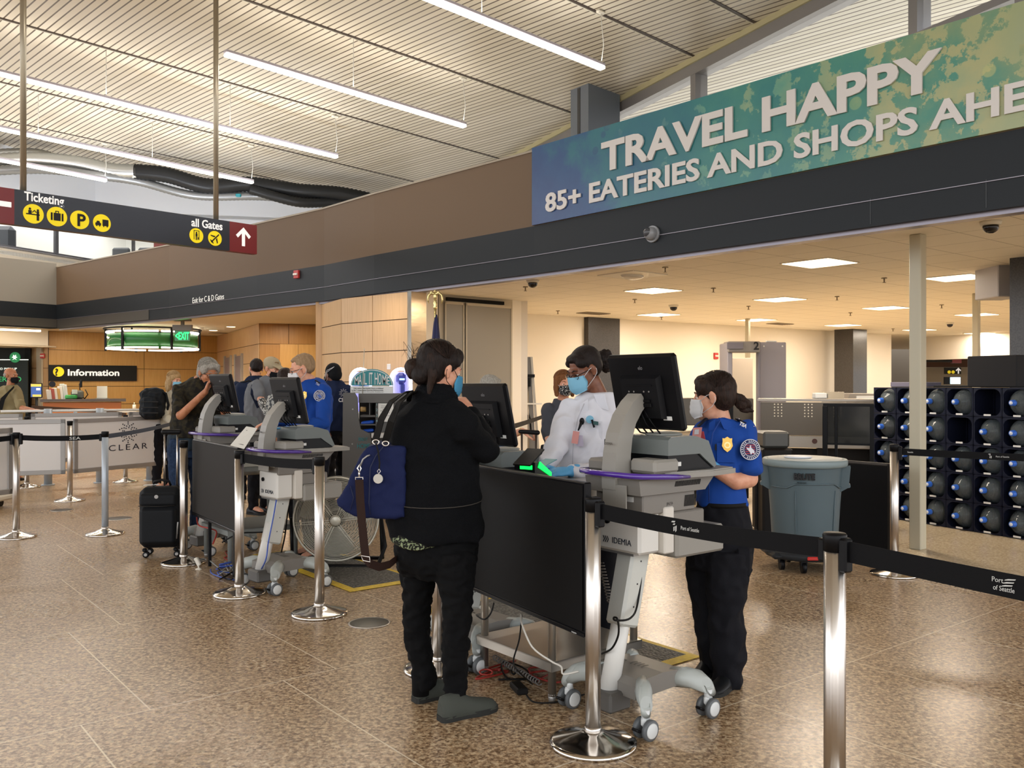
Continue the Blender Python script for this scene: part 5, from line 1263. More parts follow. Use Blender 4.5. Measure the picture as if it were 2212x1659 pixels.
# left tangle
for k, (m, x0, y0, lab) in enumerate(((M_blc, 490, 1225, 'blue network cable bundle under the left kiosks'), (M_bc, 500, 1235, 'black cable heap under the left kiosks'), (mat('grey_wire', '8a8a88', rough=.5), 480, 1225, 'grey cable heap under the left kiosks'), (M_rc, 500, 1205, 'red cable under the left grey table'))):
    cable([gp(x0 + random.uniform(-28, 30), y0 + random.uniform(-14, 18), .01 + .04 * random.random()) for _ in range(12)], .005, m, lab)
cable([P(597, 1080, 6.3), P(590, 1120, 6.3), P(580, 1170, 6.25), P(572, 1215, 6.2), gp(545, 1250), gp(500, 1252), gp(460, 1240), gp(455, 1230)], .005, M_blc, 'blue network cable running down the left kiosk column to the floor')
cable([P(425, 1118, 7.4), P(430, 1135, 7.3), P(455, 1142, 7.2), P(468, 1150, 7.2), P(460, 1175, 7.1)], .006, M_rc, 'red cable drooping under the upright dark grey panel')
cable([P(627, 1068, 7.4), P(620, 1120, 7.4), P(615, 1160, 7.3), gp(605, 1205)], .006, M_bc, 'black cable hanging along the grey table leg by the fan')
cable([P(480, 1172, 6.9), P(490, 1165, 6.9), P(520, 1152, 6.9), P(560, 1150, 7.0), P(600, 1148, 7.1), P(615, 1150, 7.2)], .006, M_bc, 'black cable lying over the grey table shelf')
t = thing('power_tap', 'white two-piece cable connector hanging by the stanchion base', 'connector', tuple(P(428, 1215, 7.1))); MB(frame(V((.45, 0, -.9)).normalized(), V((0, 1, 0)), V((.9, 0, .45)).normalized(), P(427, 1213, 7.1))).box((0, 0, 0), (.07, .035, .03), .006).build('plug', M_whitep, t); MB().box(P(429, 1232, 7.05), (.05, .04, .035), .01).build('socket', M_whitep, t)
MB().tube([P(424, 1205, 7.1), P(428, 1220, 7.1), P(430, 1230, 7.05)], .006).build('lead', M_whitep, t)
# ================================================================ water racks and bottles
M_crate = mat('crate_navy', '171a2a', rough=.4); M_btl = mat('bottle_plastic', 'c4d0d4', rough=.05, trans=.85, ior=1.22, alpha=.9); M_cap = mat('cap_blue', '2a62c4', rough=.4); M_capw = mat('cap_seal', 'd8dce4', rough=.4)
RA, RB = PZ(1887, 9.9, 0), PZ(2231, 8.28, 0); rd = (RB - RA).normalized(); RL = (RB - RA).length; cw = RL / 6; ch_ = .286; rn = V((rd.y, -rd.x, 0)); rn = rn if rn.y < 0 else -rn
def crate_at(O):
    t = thing('bottle_crate', 'x', 'crate', tuple(O), 0, 'stackable bottle crates'); Mx = frame(rd, -rn, Z, O); b = .012
    mb = MB(Mx)
    for y in (.0, .30):
        mb.box((cw / 2, y + .01, b / 2 + .002), (cw - .006, .02, b)); mb.box((cw / 2, y + .01, ch_ - b / 2 - .002), (cw - .006, .02, b)); mb.box((b / 2 + .003, y + .01, ch_ / 2), (b, .02, ch_ - .004)); mb.box((cw - b / 2 - .003, y + .01, ch_ / 2), (b, .02, ch_ - .004))
    mb.box((.006, .16, ch_ / 2), (.005, .30, ch_ - .01)); mb.box((cw - .006, .16, ch_ / 2), (.005, .30, ch_ - .01)); mb.box((cw / 2, .16, .008), (cw - .01, .30, .006)); mb.box((cw / 2, .325, ch_ / 2), (cw - .01, .006, ch_ - .01))
    g = .075
    for sx, sz in ((0, 0), (1, 0), (0, 1), (1, 1)):
        pts = []
        cx_, cz_ = (cw - .012 if sx else .012), (ch_ - .012 if sz else .012); dx = -1 if sx else 1; dz = -1 if sz else 1
        pts = [(cx_, cz_)] + [(cx_ + dx * g * (1 - math.sin(a)), cz_ + dz * g * (1 - math.cos(a))) for a in [i * PI / 8 for i in range(5)]]
        mb.prism(pts, (0, .012, 0), (1, 0, 0), (0, 0, 1), .014)
    mb.build('frame', M_crate, t)
    MB(Mx).box((cw / 2, -.003, .018), (.075, .004, .018), .001).build('label_tab', M_lab, t)
    return t
def bottle_at(O, k):
    t = thing('water_bottle', 'x', 'bottle', tuple(O + rd * cw / 2 + Z * ch_ / 2), 0, 'large water bottles in the crates'); Mx = frame(rd, -rn, Z, O + rd * cw / 2 + Z * ch_ / 2)
    R_ = .134; prof = [(0, -.075), (.022, -.075), (.024, -.05), (.026, -.03), (.034, -.018), (.062, .002), (.092, .028), (.114, .055), (.130, .09), (R_, .11), (R_, .15), (.130, .155), (R_, .16), (R_, .29), (.11, .31), (0, .31)]
    MB(Mx).lathe(prof, (0, 0, 0), 28, (0, 1, 0)).build('body', M_btl, t)
    MB(Mx).lathe([(0, -.092), (.023, -.092), (.027, -.088), (.028, -.055), (.030, -.052), (.030, -.045), (.024, -.045)], (0, 0, 0), 18, (0, 1, 0)).build('cap', M_cap, t)
    MB(Mx).lathe([(0, -.0935), (.017, -.0935), (.017, -.091), (0, -.091)], (0, 0, 0), 16, (0, 1, 0)).build('seal', M_capw, t)
    return t
crate0 = bottle0 = None; colw = ['first', 'second', 'third', 'fourth', 'fifth', 'sixth']; roww = ['bottom', 'second lowest', 'middle', 'second highest', 'top']
for ci in range(6):
    for ri in range(5):
        O = RA + rd * (cw * ci) + Z * (ch_ * ri + .004)
        lab = '%s row, %s column of the wall' % (roww[ri], colw[ci])
        if crate0 is None: crate0 = crate_at(O); c = crate0
        else: c = dup(crate0, None, None, V(O))
        c['label'] = 'dark blue crate in the ' + lab
        if (ci, ri) in ((4, 4), (3, 3)): c['label'] = 'empty dark crate in the ' + lab; continue
        L_ = O + rd * cw / 2 + Z * ch_ / 2
        if bottle0 is None: bottle0 = bottle_at(O, 0); c = bottle0
        else: c = dup(bottle0, None, None, V(L_))
        c['label'] = 'clear water bottle in the ' + lab
M_bbox = mat('black_cloth_box', '232325', rough=.7)
ba = on_line(2077, RA, RB); o = MB(frame(rd, -rn, Z, on_line(2078, RA, RB) + rd * .02 + Z * 1.437)).box((.28, .20, .155), (.52, .36, .31), .01).build('black_box', M_bbox); tag(o, 'large black box standing on top of the water crates', 'box')
o = MB(frame(rd, -rn, Z, on_line(1922, RA, RB) + Z * 1.437)).box((.2, .16, .028), (.42, .28, .05), .004).build('flat_case', mat('case_grey', '6c6878', rough=.5)); tag(o, 'flat grey case lying on the crates left of the cream post', 'case')
o = MB(frame(rd, -rn, Z, on_line(2010, RA, RB) + Z * 1.437)).box((.3, .16, .010), (.58, .26, .018), .003).build('flat_tray', M_plast); tag(o, 'thin dark tray lying on the crates behind the cream post', 'tray')

# ================================================================ grey trash can on a dolly
M_can = mat('can_grey', '4c5c62', rough=.5, bump=.03, bscale=120); M_canr = mat('can_rim', '7b8a8c', rough=.45)
tc = PZ(1738, 7.12, 0); t = thing('trash_can', 'large round grey trash can marked BRUTE on a wheeled dolly', 'trash can', tuple(tc))
K = lambda: MB(wm(t))
K().lathe([(0, .16), (.245, .16), (.25, .18), (.268, .50), (.283, .70), (.292, .80), (.300, .84), (.300, .86), (.286, .86), (.280, .80), (.24, .30), (0, .28)], n=48).build('bin', M_can, t)
K().lathe([(.29, .815), (.318, .82), (.326, .835), (.326, .868), (.318, .876), (.295, .876), (.29, .86)], n=48).build('rim', M_canr, t)
K().lathe([(0, .862), (.24, .87), (.29, .872), (.285, .880), (.1, .884), (0, .880)], n=40).build('lid', mat('lid_white', 'c2c2ba', rough=.5), t)
K().lathe([(0, .884), (.10, .885), (.11, .892), (.10, .898), (0, .896)], (-.07, -.05, 0), 24).build('lid_plate', M_capw, t)
for a in (-.35, PI - .35 + .1):
    x, y = math.cos(a), math.sin(a); Mh = wm(t) @ frame(V((x, y, 0)), V((-y, x, 0)), Z, V((x * .285, y * .285, 0)))
    mb = MB(Mh)
    for dy in (-.06, .06): mb.prism([(-.02, .62), (.045, .66), (.06, .82), (-.02, .82)], (0, dy + .005, 0), (1, 0, 0), (0, 0, 1), .01)
    mb.cyl((.045, -.06, .67), (.045, .06, .67), .014); mb.build('handle', M_can, t)
mb = K(); pts = []
for i in range(33):
    a = -PI * .95 + i * PI * .9 / 32; z = .66 + .035 * (1 if abs(a + PI / 2) < .55 else (max(0, 1 - (abs(a + PI / 2) - .55) * 4))); r = .268 + (z - .5) * .075 + .004; pts.append((r * math.cos(a), r * math.sin(a), z))
mb.tube(pts, .006, 6)
for a in (-PI * .68, -PI * .30): mb.tube([((.25 + (z - .18) * .056 + .003) * math.cos(a), (.25 + (z - .18) * .056 + .003) * math.sin(a), z) for z in (.2, .35, .5, .64)], .005, 6)
mb.build('moulded_rib', M_can, t)
text('BRUTE', tc + V((-.165, -.245, .735)), V((.93, -.25, 0)), V((0, -.08, 1)), .045, M_ink, t, fit=.155, ext=.012, bold=.003)
text('container', tc + V((-.14, -.25, .705)), V((.93, -.25, 0)), V((0, -.08, 1)), .012, mat('can_dark_print', '47555a', rough=.5), t, fit=.07, ext=.010)
dl_ = K().lathe([(0, .10), (.30, .10), (.315, .115), (.315, .155), (.27, .165), (0, .165)], n=40).box((0, 0, .125), (.62, .40, .05), .02).build('dolly', mat('dolly_black', '26282a', rough=.5), t)
K().box((-.04, -.316, .132), (.085, .012, .028), .006).build('warning_label', mat('label_red', 'b8241e', rough=.4), dl_)
for a in (.4, 1.9, 3.5, 4.3, 5.3): K().cyl((.24 * math.cos(a), .24 * math.sin(a), .045), (.24 * math.cos(a) + .03, .24 * math.sin(a), .045), .045).box((.24 * math.cos(a) + .015, .24 * math.sin(a), .08), (.05, .04, .04)).build('caster', M_plast, dl_)
# black skirted divider
d0 = PZ(1630, 8.9, 0); d1 = PZ(1924, 7.74, 0); mb = MB(); mb.wall(d0, d1, .02, .755, .03)
t = thing('black_divider', 'black fabric divider standing between the trash can and the water crates', 'divider', tuple((d0 + d1) / 2)); mb.build('fabric', mat('black_fabric', '0a0a0c', rough=.8), t)
mb = MB(); mb.wall(d0, d1 , .745, .775, .04); mb.wall(d1 - (d1 - d0).normalized() * .03, d1, 0, .77, .04); mb.wall(d0, d0 + (d1 - d0).normalized() * .03, 0, .77, .04); mb.build('frame', mat('frame_dark', '3a342e', rough=.4), t)

# ================================================================ x-ray lanes and walk-through detector
M_xr = mat('xray_taupe', '4c463d', rough=.4); M_xm = mat('xray_steel', '9b948a', rough=.35, metal=.7); M_xd = mat('xray_dark', '191614', rough=.5)
X0 = PZ(1643, 10.6, 0); X1 = PZ(1905, 10.2, 0); xd_ = (X1 - X0).normalized(); xn = Z.cross(xd_)
t = thing('xray_conveyor', 'long taupe x-ray conveyor with dotted side panel behind the trash can', 'conveyor', tuple((X0 + X1) / 2)); Mx = frame(xd_, xn, Z, X0); L = (X1 - X0).length
MB(Mx).box((L / 2, 0, 1.06), (L, .03, .39), .004).build('side_panel', M_xr, t)
mb = MB(Mx)
for g in (.16, .50, .82, 1.22):
    for i in range(3):
        for j in range(5): mb.disc((g + .04 * i, -.0155, 1.09 + .035 * j), (0, -1, 0), .008, .002, 8)
mb.build('dot_holes', mat('light_dots', 'c8c0ac', rough=.5), t)
MB(Mx).box((L / 2, .3, .79), (L, .62, .14), .004).build('roller_bed', M_xm, t)
mb = MB(Mx)
for k in range(4): mb.disc((.25 + .36 * k, -.011, .80), (0, -1, 0), .03, .004, 16)
mb.build('port_hole', mat('dark_port', '3a1e18', rough=.5), t)
MB(Mx).box((L / 2, .55, 1.275), (L + .1, .55, .03), .004).build('top_plate', M_xm, t)
for x in (.1, L / 2, L - .1): MB(Mx).box((x, .3, .36), (.06, .5, .72)).build('leg', M_xd, t)
MB(Mx).box((L * .5, .2, .55), (L, .05, .3)).build('lower_cover', M_xd, t)
# smoked guard in a black frame
q0 = PZ(1778, 9.4, 0); q1 = PZ(1888, 9.2, 0); qd = (q1 - q0).normalized(); t = thing('smoked_guard', 'smoked panel in a black frame standing in front of the conveyor', 'guard', tuple(q0)); Mx = frame(qd, Z.cross(qd), Z, q0); L2 = (q1 - q0).length
MB(Mx).box((L2 / 2, 0, 1.04), (L2, .01, .40)).build('pane', mat('smoked_pane', '2a2c2c', rough=.1, alpha=.75), t)
mb = MB(Mx); mb.box((.02, 0, .62), (.05, .05, 1.24), .004); mb.box((.13, 0, .62), (.03, .04, 1.24), .004); mb.box((L2 / 2, 0, 1.25), (L2, .04, .03)); mb.box((L2 / 2, 0, .84), (L2, .03, .02)); mb.box((L2 - .02, 0, .62), (.04, .04, 1.24)); mb.build('frame', M_plast, t)
# machine hood with yellow stop and white tray on it
c = PZ(1856, 12.0, 0); t = thing('xray_hood', 'taupe machine hood with a yellow knob left of the water crates', 'machine', tuple(c)); MB().box(c + Z * .66, (.62, .9, 1.32), .03).build('cabinet', M_xd, t); MB().prism([(-.36, 1.2), (.36, 1.2), (.36, 1.34), (-.30, 1.345)], c - V((0, .46, 0)), (1, 0, 0), Z, -.9).build('hood', mat('hood_taupe', '8b8378', rough=.4), t)
MB().box(c + V((-.08, -.47, 1.29)), (.28, .02, .05)).build('name_plate', M_lab, t); MB().cyl(c + V((.22, -.50, 1.25)), c + V((.22, -.58, 1.25)), .05).build('stop_button', mat('yellow_knob', 'd8a828', rough=.4), t)
t = thing('tray_stack', 'white tray beside a clear box on top of the conveyor', 'tray', tuple(PZ(1772, 11.0, 1.29))); MB().box(PZ(1772, 11.0, 1.325), (.16, .14, .07), .01).build('tray', M_lab, t); MB().box(PZ(1800, 11.0, 1.33), (.22, .14, .09), .004).build('clear_box', mat('clear_pale', 'c8bca4', rough=.2, alpha=.5), t)
# second lane left of the detector, partly hidden
c = PZ(1480, 11.2, 0); t = thing('xray_lane', 'dark x-ray lane behind the near kiosk monitor and the young officer', 'conveyor', tuple(c))
MB().box(c + V((.35, .2, 1.12)), (1.0, .5, .34), .01).build('side_panel', M_xr, t); MB().box(c + V((.3, .2, .78)), (1.1, .6, .16), .01).build('roller_bed', mat('steel_tan', 'a89478', rough=.4, metal=.5), t); MB().box(c + V((.3, .2, .38)), (1.0, .4, .7)).build('lower_cover', M_xd, t)
MB().box(c + V((.55, -.08, 1.12)), (.06, .05, .44)).build('upright', M_plast, t); MB().box(c + V((.35, 0, 1.33)), (.3, .3, .08), .02).build('top_box', mat('hood_taupe', '8b8378'), t)
# dark work machine next to can
c = PZ(1668, 8.9, 0); t = thing('equipment_box', 'dark grey box sitting just above the trash can at its left', 'box', tuple(c + Z * .95)); MB().box(c + Z * .92, (.26, .3, .16), .02).build('case', mat('eq_grey', '45443f', rough=.4), t); MB().box(c + Z * .42, (.3, .4, .84), .02).build('stand', M_xd, t)
# metal detector
M_md = mat('detector_lilac_grey', '8e8a90', rough=.45); M_mdf = mat('detector_edge', '6e6a72', rough=.45)
t = thing('metal_detector', 'tall grey walk-through metal detector with a figure 2 on its header', 'detector', tuple(PZ(1630, 13, 0)))
m0 = PZ(1564, 13.0, 0); m1 = PZ(1636, 13.35, 0); mdd = (m1 - m0).normalized(); ht = 2.085
px_ = PZ(1666, 13.1, 0); MB().box(px_ + V((0, 0, ht / 2)), (.42, .08, ht), .012).build('side_panel', M_md, t)
MB().box(PZ(1638, 13.0, ht / 2), (.035, .14, ht), .01).build('edge_post', M_mdf, t)
MB().box(PZ(1568, 13.2, ht / 2), (.075, .50, ht - .02), .012).build('side_panel', M_md, t)
hb = MB().box(PZ(1602, 13.05, ht - .075), (.46, .3, .16), .01).build('header', mat('header_taupe', '857f78', rough=.4), t); MB().box(PZ(1588, 12.88, ht - .06), (.24, .02, .10), .006).build('control_box', M_mdf, hb)
text('2', PZ(1628, 12.88, ht - .115), (1, 0, 0), Z, .11, M_ink, hb, bold=.004)
MB().box(PZ(1666, 13.1, ht + .012), (.16, .05, .025), .01).build('top_handle', M_lab, t)
for px in (1650, 1690): MB().disc(PZ(px, 13.055, ht - .06), (0, -1, 0), .012, .006).build('knob', M_lab, t)
t = thing('grey_screen', 'plain beige partition seen through the metal detector', 'partition', tuple(PZ(1600, 14.6, 0))); MB().box(PZ(1598, 14.6, .95), (.42, .05, 1.9), .01).build('panel', mat('partition_beige', 'a89c8c', rough=.6), t)
# ================================================================ slanting conveyor frame by the wall
t = thing('folded_lift', 'tall grey folded lift frame leaning by the cream wall behind the rolling suitcase', 'lift', tuple(PZ(1148, 15.0, 0))); M_lf = mat('lift_aluminium', '77726a', rough=.35, metal=.6)
def lp(px, py): return P(px, py, 15.0)
mb = MB(); mb.prism([(0, 0), (1, 0), (1, 1), (0, 1)], (0, 0, 0), (1, 0, 0), Z, 0.0001) if False else None
def quad_bar(mb, a, b, w0, w1, th=.10): mb.hexa([a + V((-w0 / 2, 0, 0)), a + V((w0 / 2, 0, 0)), a + V((w0 / 2, th, 0)), a + V((-w0 / 2, th, 0))], [b + V((-w1 / 2, 0, 0)), b + V((w1 / 2, 0, 0)), b + V((w1 / 2, th, 0)), b + V((-w1 / 2, th, 0))])
mb = MB(); quad_bar(mb, lp(1143, 1010), lp(1137, 771), .26, .14, .03); mb.build('rear_plate', M_lf, t)
mb = MB(); quad_bar(mb, lp(1165, 1010) - V((0, .05, 0)), lp(1148, 771) - V((0, .05, 0)), .05, .035); quad_bar(mb, lp(1127, 1010) - V((0, .05, 0)), lp(1128, 771) - V((0, .05, 0)), .035, .03); mb.build('rail', mat('lift_light', 'a09a8e', rough=.35, metal=.5), t)
mb = MB(); mb.box(lp(1142, 812) - V((0, .1, 0)), (.2, .12, .05)); mb.box(lp(1141, 826) - V((0, .1, 0)), (.08, .1, .14)); mb.box(lp(1127, 818) - V((0, .12, 0)), (.05, .1, .12)); mb.box(lp(1137, 905) - V((0, .1, 0)), (.06, .06, .15)); mb.build('motor', M_plast, t)
MB().box(lp(1147, 872) - V((0, .1, 0)), (.36, .05, .025)).build('rung', M_lab, t); MB().tube([lp(1127, 846), lp(1138, 880), lp(1145, 905), lp(1147, 930)], .012).build('hose', M_plast, t); MB().cyl(lp(1140, 835) - V((0, .1, 0)), lp(1141, 1000) - V((0, .1, 0)), .015).build('piston', M_xm, t)
MB().box(PZ(1145, 15.0, .03), (.5, .5, .06)).build('base', M_lf, t)

# ================================================================ rolling suitcase of the hidden grey haired traveller
c = G(1143, 1275); c = PZ(1142, 7.4, 0); t = thing('rolling_suitcase', 'suitcase with raised handle held by the hand behind the black monitor', 'suitcase', tuple(c))
for x in (-.055, .06): MB().cyl(c + V((x, 0, .55)), c + V((x * 1.05, 0, 1.06)), .009, .009, 10).build('handle_tube', mat('handle_bronze', '3c322c', rough=.4, metal=.3), t)
MB().cap(c + V((-.07, 0, 1.075)), c + V((.075, 0, 1.065)), .017, .020).build('grip', M_plast, t); MB().box(c + V((0, .05, .30)), (.34, .22, .54), .04).build('shell', mat('suitcase_dark', '2b2f38', rough=.5), t); MB().box(c + V((-.06, .0, .72)), (.05, .1, .3), .02).build('hanging_pouch', mat('teal_cloth', '1f5a86', rough=.7), t)
for x in (-.12, .12): MB().cyl(c + V((x - .015, .05, .028)), c + V((x + .015, .05, .028)), .028).build('wheel', M_plast, t)
# ================================================================ black cabin suitcase by the man in the dark shirt
M_bag = mat('ballistic_black', '15171a', rough=.6, bump=.08, bscale=500); c = V((G(358, 1196).x, 7.62, 0)); rz = .18
t = thing('cabin_suitcase', 'black soft cabin suitcase with raised handle standing by the man in the dark shirt', 'suitcase', tuple(c), rz)
K = lambda: MB(wm(t))
mb = K(); mb.box((0, 0, .335), (.345, .20, .52), .045); organic('body', mb, M_bag, t, .012, 4)
mb = K(); mb.box((-.01, -.115, .27), (.30, .06, .32), .028); organic('front_pocket', mb, M_bag, t, .008, 3); mb = K(); mb.box((-.01, -.105, .49), (.31, .05, .12), .024); organic('front_pocket', mb, M_bag, t, .008, 3)
K().disc((-.02, -.131, .52), (0, -1, 0), .016, .004).build('emblem', M_frame, t); K().tube([(-.16, -.145, .445), (0, -.147, .44), (.13, -.145, .445)], .004, 5).build('zipper', M_vent, t)
K().tube([(.145, -.115, .2), (.15, -.118, .3), (.14, -.118, .16)], .006, 5).build('zipper', M_frame, t)
for x in (-.052, .052): K().cyl((x + .06, .06, .58), (x + .06, .07, 1.04), .0085, .0075, 10).build('handle_tube', M_chrome, t)
K().cap((0.0, .07, 1.055), (.125, .07, 1.055), .022, .022).build('grip', M_plast, t); K().tube([(-.07, 0, .60), (-.06, -.01, .635), (.0, -.015, .65), (.06, -.01, .635), (.07, 0, .60)], .011, 8).build('top_handle', M_plast, t); K().prism([(-.10, 0), (.03, .01), (.02, .02), (-.09, .01)], (-.05, -.02, .602), (1, 0, 0), (0, .8, .5), .004).build('luggage_tag', M_lab, t)
for sx in (-1, 1):
    for sy in (-1, 1):
        w_ = K().box((.125 * sx, .075 * sy, .065), (.035, .035, .03), .008).build('wheel_fork', M_plast, t)
        for d in (-.016, .016): K().lathe([(0, -.007), (.021, -.007), (.026, -.004), (.026, .004), (.021, .007), (0, .007)], (.125 * sx + .012, .075 * sy + d, .027), 16, (0, 1, 0)).build('wheel', M_plast, w_)
        K().disc((.125 * sx + .012, .075 * sy - .024, .027), (0, -1, 0), .013, .002).build('hub', M_frame, w_)
# ================================================================ drum fan
M_gw = mat('grille_cream', 'c9c4b4', rough=.35, metal=.4); fc = PZ(727, 7.25, H0 - (1120 - CY) / F * 7.25); fn = V((.10, -.99, -.02)).normalized(); fx = V((.99, .10, 0)).normalized(); fy = fn.cross(fx).normalized(); fy = fy if fy.z > 0 else -fy
t = thing('floor_fan', 'large round drum fan with pale wire grille on the floor behind the bag', 'fan', (fc.x, fc.y, 0)); FR = .335
def fring(r, d, n_=48): return [fc + fn * d + fx * r * math.cos(2 * PI * i / n_) + fy * r * math.sin(2 * PI * i / n_) for i in range(n_)]
mb = MB()
for k in range(27):
    r = .045 + (FR - .045) * k / 26; d = .10 - .055 * (r / FR) ** 2 - (.02 if k > 24 else 0); mb.tube(fring(r, d, 40), .0024, 5, True)
gr = mb.build('front_grille', M_gw, t)
mb = MB()
for k in range(6):
    a = k * PI / 3 + .1
    for da in (-.015, .015): mb.tube([fc + fn * (.10 - .055 * (r / FR) ** 2 + .003) + fx * r * math.cos(a + da / r * .6) + fy * r * math.sin(a + da / r * .6) for r in (.03, .12, .22, .33)], .003, 5)
mb.build('spoke', M_gw, gr)
MB().tube(fring(FR + .004, .03), .009, 8, True).build('rim_wire', M_gw, gr); MB().lathe([(0, .0), (.04, 0), (.045, .008), (.03, .014), (0, .016)], fc + fn * .10, 24, fn).build('hub_badge', M_gw, gr)
mb = MB()
for k in range(16):
    r = .06 + .275 * k / 15; mb.tube(fring(r, -.11, 36), .003, 4, True)
mb.build('rear_grille', mat('grille_dark', '5a5850', rough=.4, metal=.3), t)
for k in range(3):
    a0 = k * 2 * PI / 3 + .5; mb = MB(); rows = []
    for r in (.05, .15, .25, .30):
        w_ = .25 + .55 * (1 - abs(r - .2) / .3); rows.append([fc + fn * (.02 - .05 * f) + fx * r * math.cos(a0 + (f - .5) * w_ * 1.6) + fy * r * math.sin(a0 + (f - .5) * w_ * 1.6) for f in (0, .25, .5, .75, 1)])
    vs = [p for r_ in rows for p in r_] + [p - fn * .004 for r_ in rows for p in r_]; fs = []
    for i in range(3):
        for j in range(4): a = i * 5 + j; fs += [(a, a + 1, a + 6, a + 5), (20 + a, 20 + a + 5, 20 + a + 6, 20 + a + 1)]
    mb.add(vs, fs, True); mb.build('blade', mat('blade_grey', '8c887c', rough=.35, metal=.5), t)
MB().cyl(fc - fn * .11, fc + fn * .04, .075, .06, 24).build('motor', mat('motor_dark', '2e2c2a', rough=.5), t)
mb = MB(); yl = fc.y
mb.tube([(fc.x - .36, yl + .16, .02), (fc.x - .36, yl - .16, .018), (fc.x + .33, yl - .16, .018), (fc.x + .36, yl - .10, .03), (fc.x + .40, yl - .02, .15), (fc.x + .36, yl + .02, .38)], .016, 8); mb.tube([(fc.x - .36, yl + .16, .02), (fc.x + .33, yl + .16, .02), (fc.x + .36, yl + .10, .03), (fc.x + .36, yl + .02, .38)], .016, 8); mb.tube([(fc.x - .36, yl, .02), (fc.x - .37, yl, .38)], .014, 8)
mb.build('stand', M_plast, t)

# ================================================================ MAIL IT HOME kiosk, dispensers, flag
M_mk = mat('mail_kiosk_grey', '55524e', rough=.5); M_teal = mat('sign_teal', '1f7f84', rough=.45)
mc = PZ(815, 9.3, 0); t = thing('mailing_kiosk', 'grey self mailing kiosk with a teal arched MAIL IT HOME sign', 'kiosk', tuple(mc))
YS = 1.06
def mp(px, py, Y=9.3):
    p = P(px, py, Y * YS); p.z = max(p.z, .01); return p
x0, x1 = mp(748, 0).x, mp(900, 0).x
pl = [mp(748, 848), mp(772, 848), mp(778, 858), mp(780, 900), mp(785, 925), mp(805, 935), mp(808, 950), mp(810, 1180), mp(745, 1180)]
MB().prism([(p.x, p.z) for p in pl], (0, 9.12 * YS, 0), (1, 0, 0), Z, -.04).build('side_panel', M_mk, t)
MB().prism([(p.x + (x1 - x0) - .1, p.z) for p in pl], (0, 9.3 * YS, 0), (1, 0, 0), Z, -.04).build('side_panel', M_mk, t)
xb0, xb1 = mp(772, 0).x, x1
def mbx(px0, py0, px1, py1, Y0, Y1, nm, m, par=None):
    a, b = mp(px0, py1, Y0), mp(px1, py0, Y0); return MB().box(((a.x + b.x) / 2, YS * (Y0 + Y1) / 2, (a.z + b.z) / 2), (b.x - a.x, Y1 - Y0, b.z - a.z)).build(nm, m, par or t)
mbx(774, 850, 900, 870, 9.2, 9.6, 'header', M_mk); mbx(774, 935, 900, 1180, 9.2, 9.6, 'lower_body', M_mk); mbx(776, 870, 900, 935, 9.55, 9.6, 'back_panel', mat('cubby_dark', '1c1816', rough=.6))
mbx(797, 870, 799, 898, 9.25, 9.55, 'divider', M_mk); mbx(811, 870, 900, 936, 9.24, 9.55, 'front_plate', M_mk); mbx(778, 897, 812, 901, 9.24, 9.55, 'cubby_shelf', M_mk); mbx(778, 916, 812, 919, 9.24, 9.55, 'cubby_shelf', M_mk)
mbx(802, 936, 862, 946, 9.05, 9.2, 'counter_lip', mat('lip_white', 'c8c4bc', rough=.4))
a = mp(785, 884, 9.35); tag(MB().cyl(a - V((.03, 0, .0)), a + V((.03, 0, 0)), .028).build('tape_roll', mat('kraft_tape', 'b8935a', rough=.5)), 'brown tape roll in the upper cubby of the mailing kiosk', 'tape roll')
for py, lab in ((908, 'blue padded envelope in the upper slot of the mailing kiosk'), (926, 'blue padded envelope in the lower slot of the mailing kiosk')):
    a = mp(796, py + 4, 9.35); tag(MB().box(a, (.14, .18, .035), .012, Matrix.Rotation(-.12, 3, 'Y')).build('padded_envelope', mat('envelope_blue', '1f52b8', rough=.4)), lab, 'envelope', 'blue envelopes in the kiosk')
a0, a1 = mp(817, 911, 9.235), mp(850, 871, 9.235); tag(MB().box(((a0.x + a1.x) / 2, 9.232 * YS, (a0.z + a1.z) / 2), (a1.x - a0.x, .006, a1.z - a0.z), .002).build('instruction_sheet', mat('paper_white', 'dcdad2')), 'white instruction sheet fixed to the front of the mailing kiosk', 'sheet')
mb = MB()
for k in range(7): mb.box(((a0.x + a1.x) / 2 - .01 * (k % 2), 9.232 * YS - .006, a1.z - .03 - .018 * k), ((a1.x - a0.x) * (.6 - .08 * (k % 3)), .002, .004))
mb.build('print', M_greyp, bpy.data.objects['instruction_sheet'])
for k, s_ in enumerate('1234'): text(s_, mp(812, 876 + 12 * k, 9.236), (1, 0, 0), Z, .028, mat('pale_teal', '8fb8b8', rough=.5), t)
text('SEND IT', mp(774, 952, 9.112), (1, 0, 0), Z, .035, M_teal, t, fit=.10); text('HOME', mp(771, 968, 9.112), (1, 0, 0), Z, .05, M_teal, t, fit=.14)
for px, py in ((762, 884), (761, 959)): MB().disc(mp(px, py, 9.118), (0, -1, 0), .008, .004, 10).build('screw', M_frame, t)
sg = thing('mail_sign', 'teal half-round MAIL IT HOME sign above a white text strip', 'sign', tuple(mp(803, 850, 9.3)))
cz = mp(803, 833, 9.25); Rx = (mp(849, 0, 9.25).x - mp(757, 0, 9.25).x) / 2; Rz = mp(0, 797, 9.25).z - cz.z
arc = lambda kx, kz: [(Rx * kx * math.cos(PI * i / 24), Rz * kz * math.sin(PI * i / 24)) for i in range(25)]
MB().prism(arc(1, 1), cz, (1, 0, 0), Z, -.02).build('arch_panel', M_teal, sg)
mb = MB(); o_, i_ = arc(.97, .95), arc(.945, .91); 
for k in range(24): mb.prism([o_[k], o_[k + 1], i_[k + 1], i_[k]], cz - V((0, .001, 0)), (1, 0, 0), Z, .002)
mb.build('arch_line', M_lab, sg)
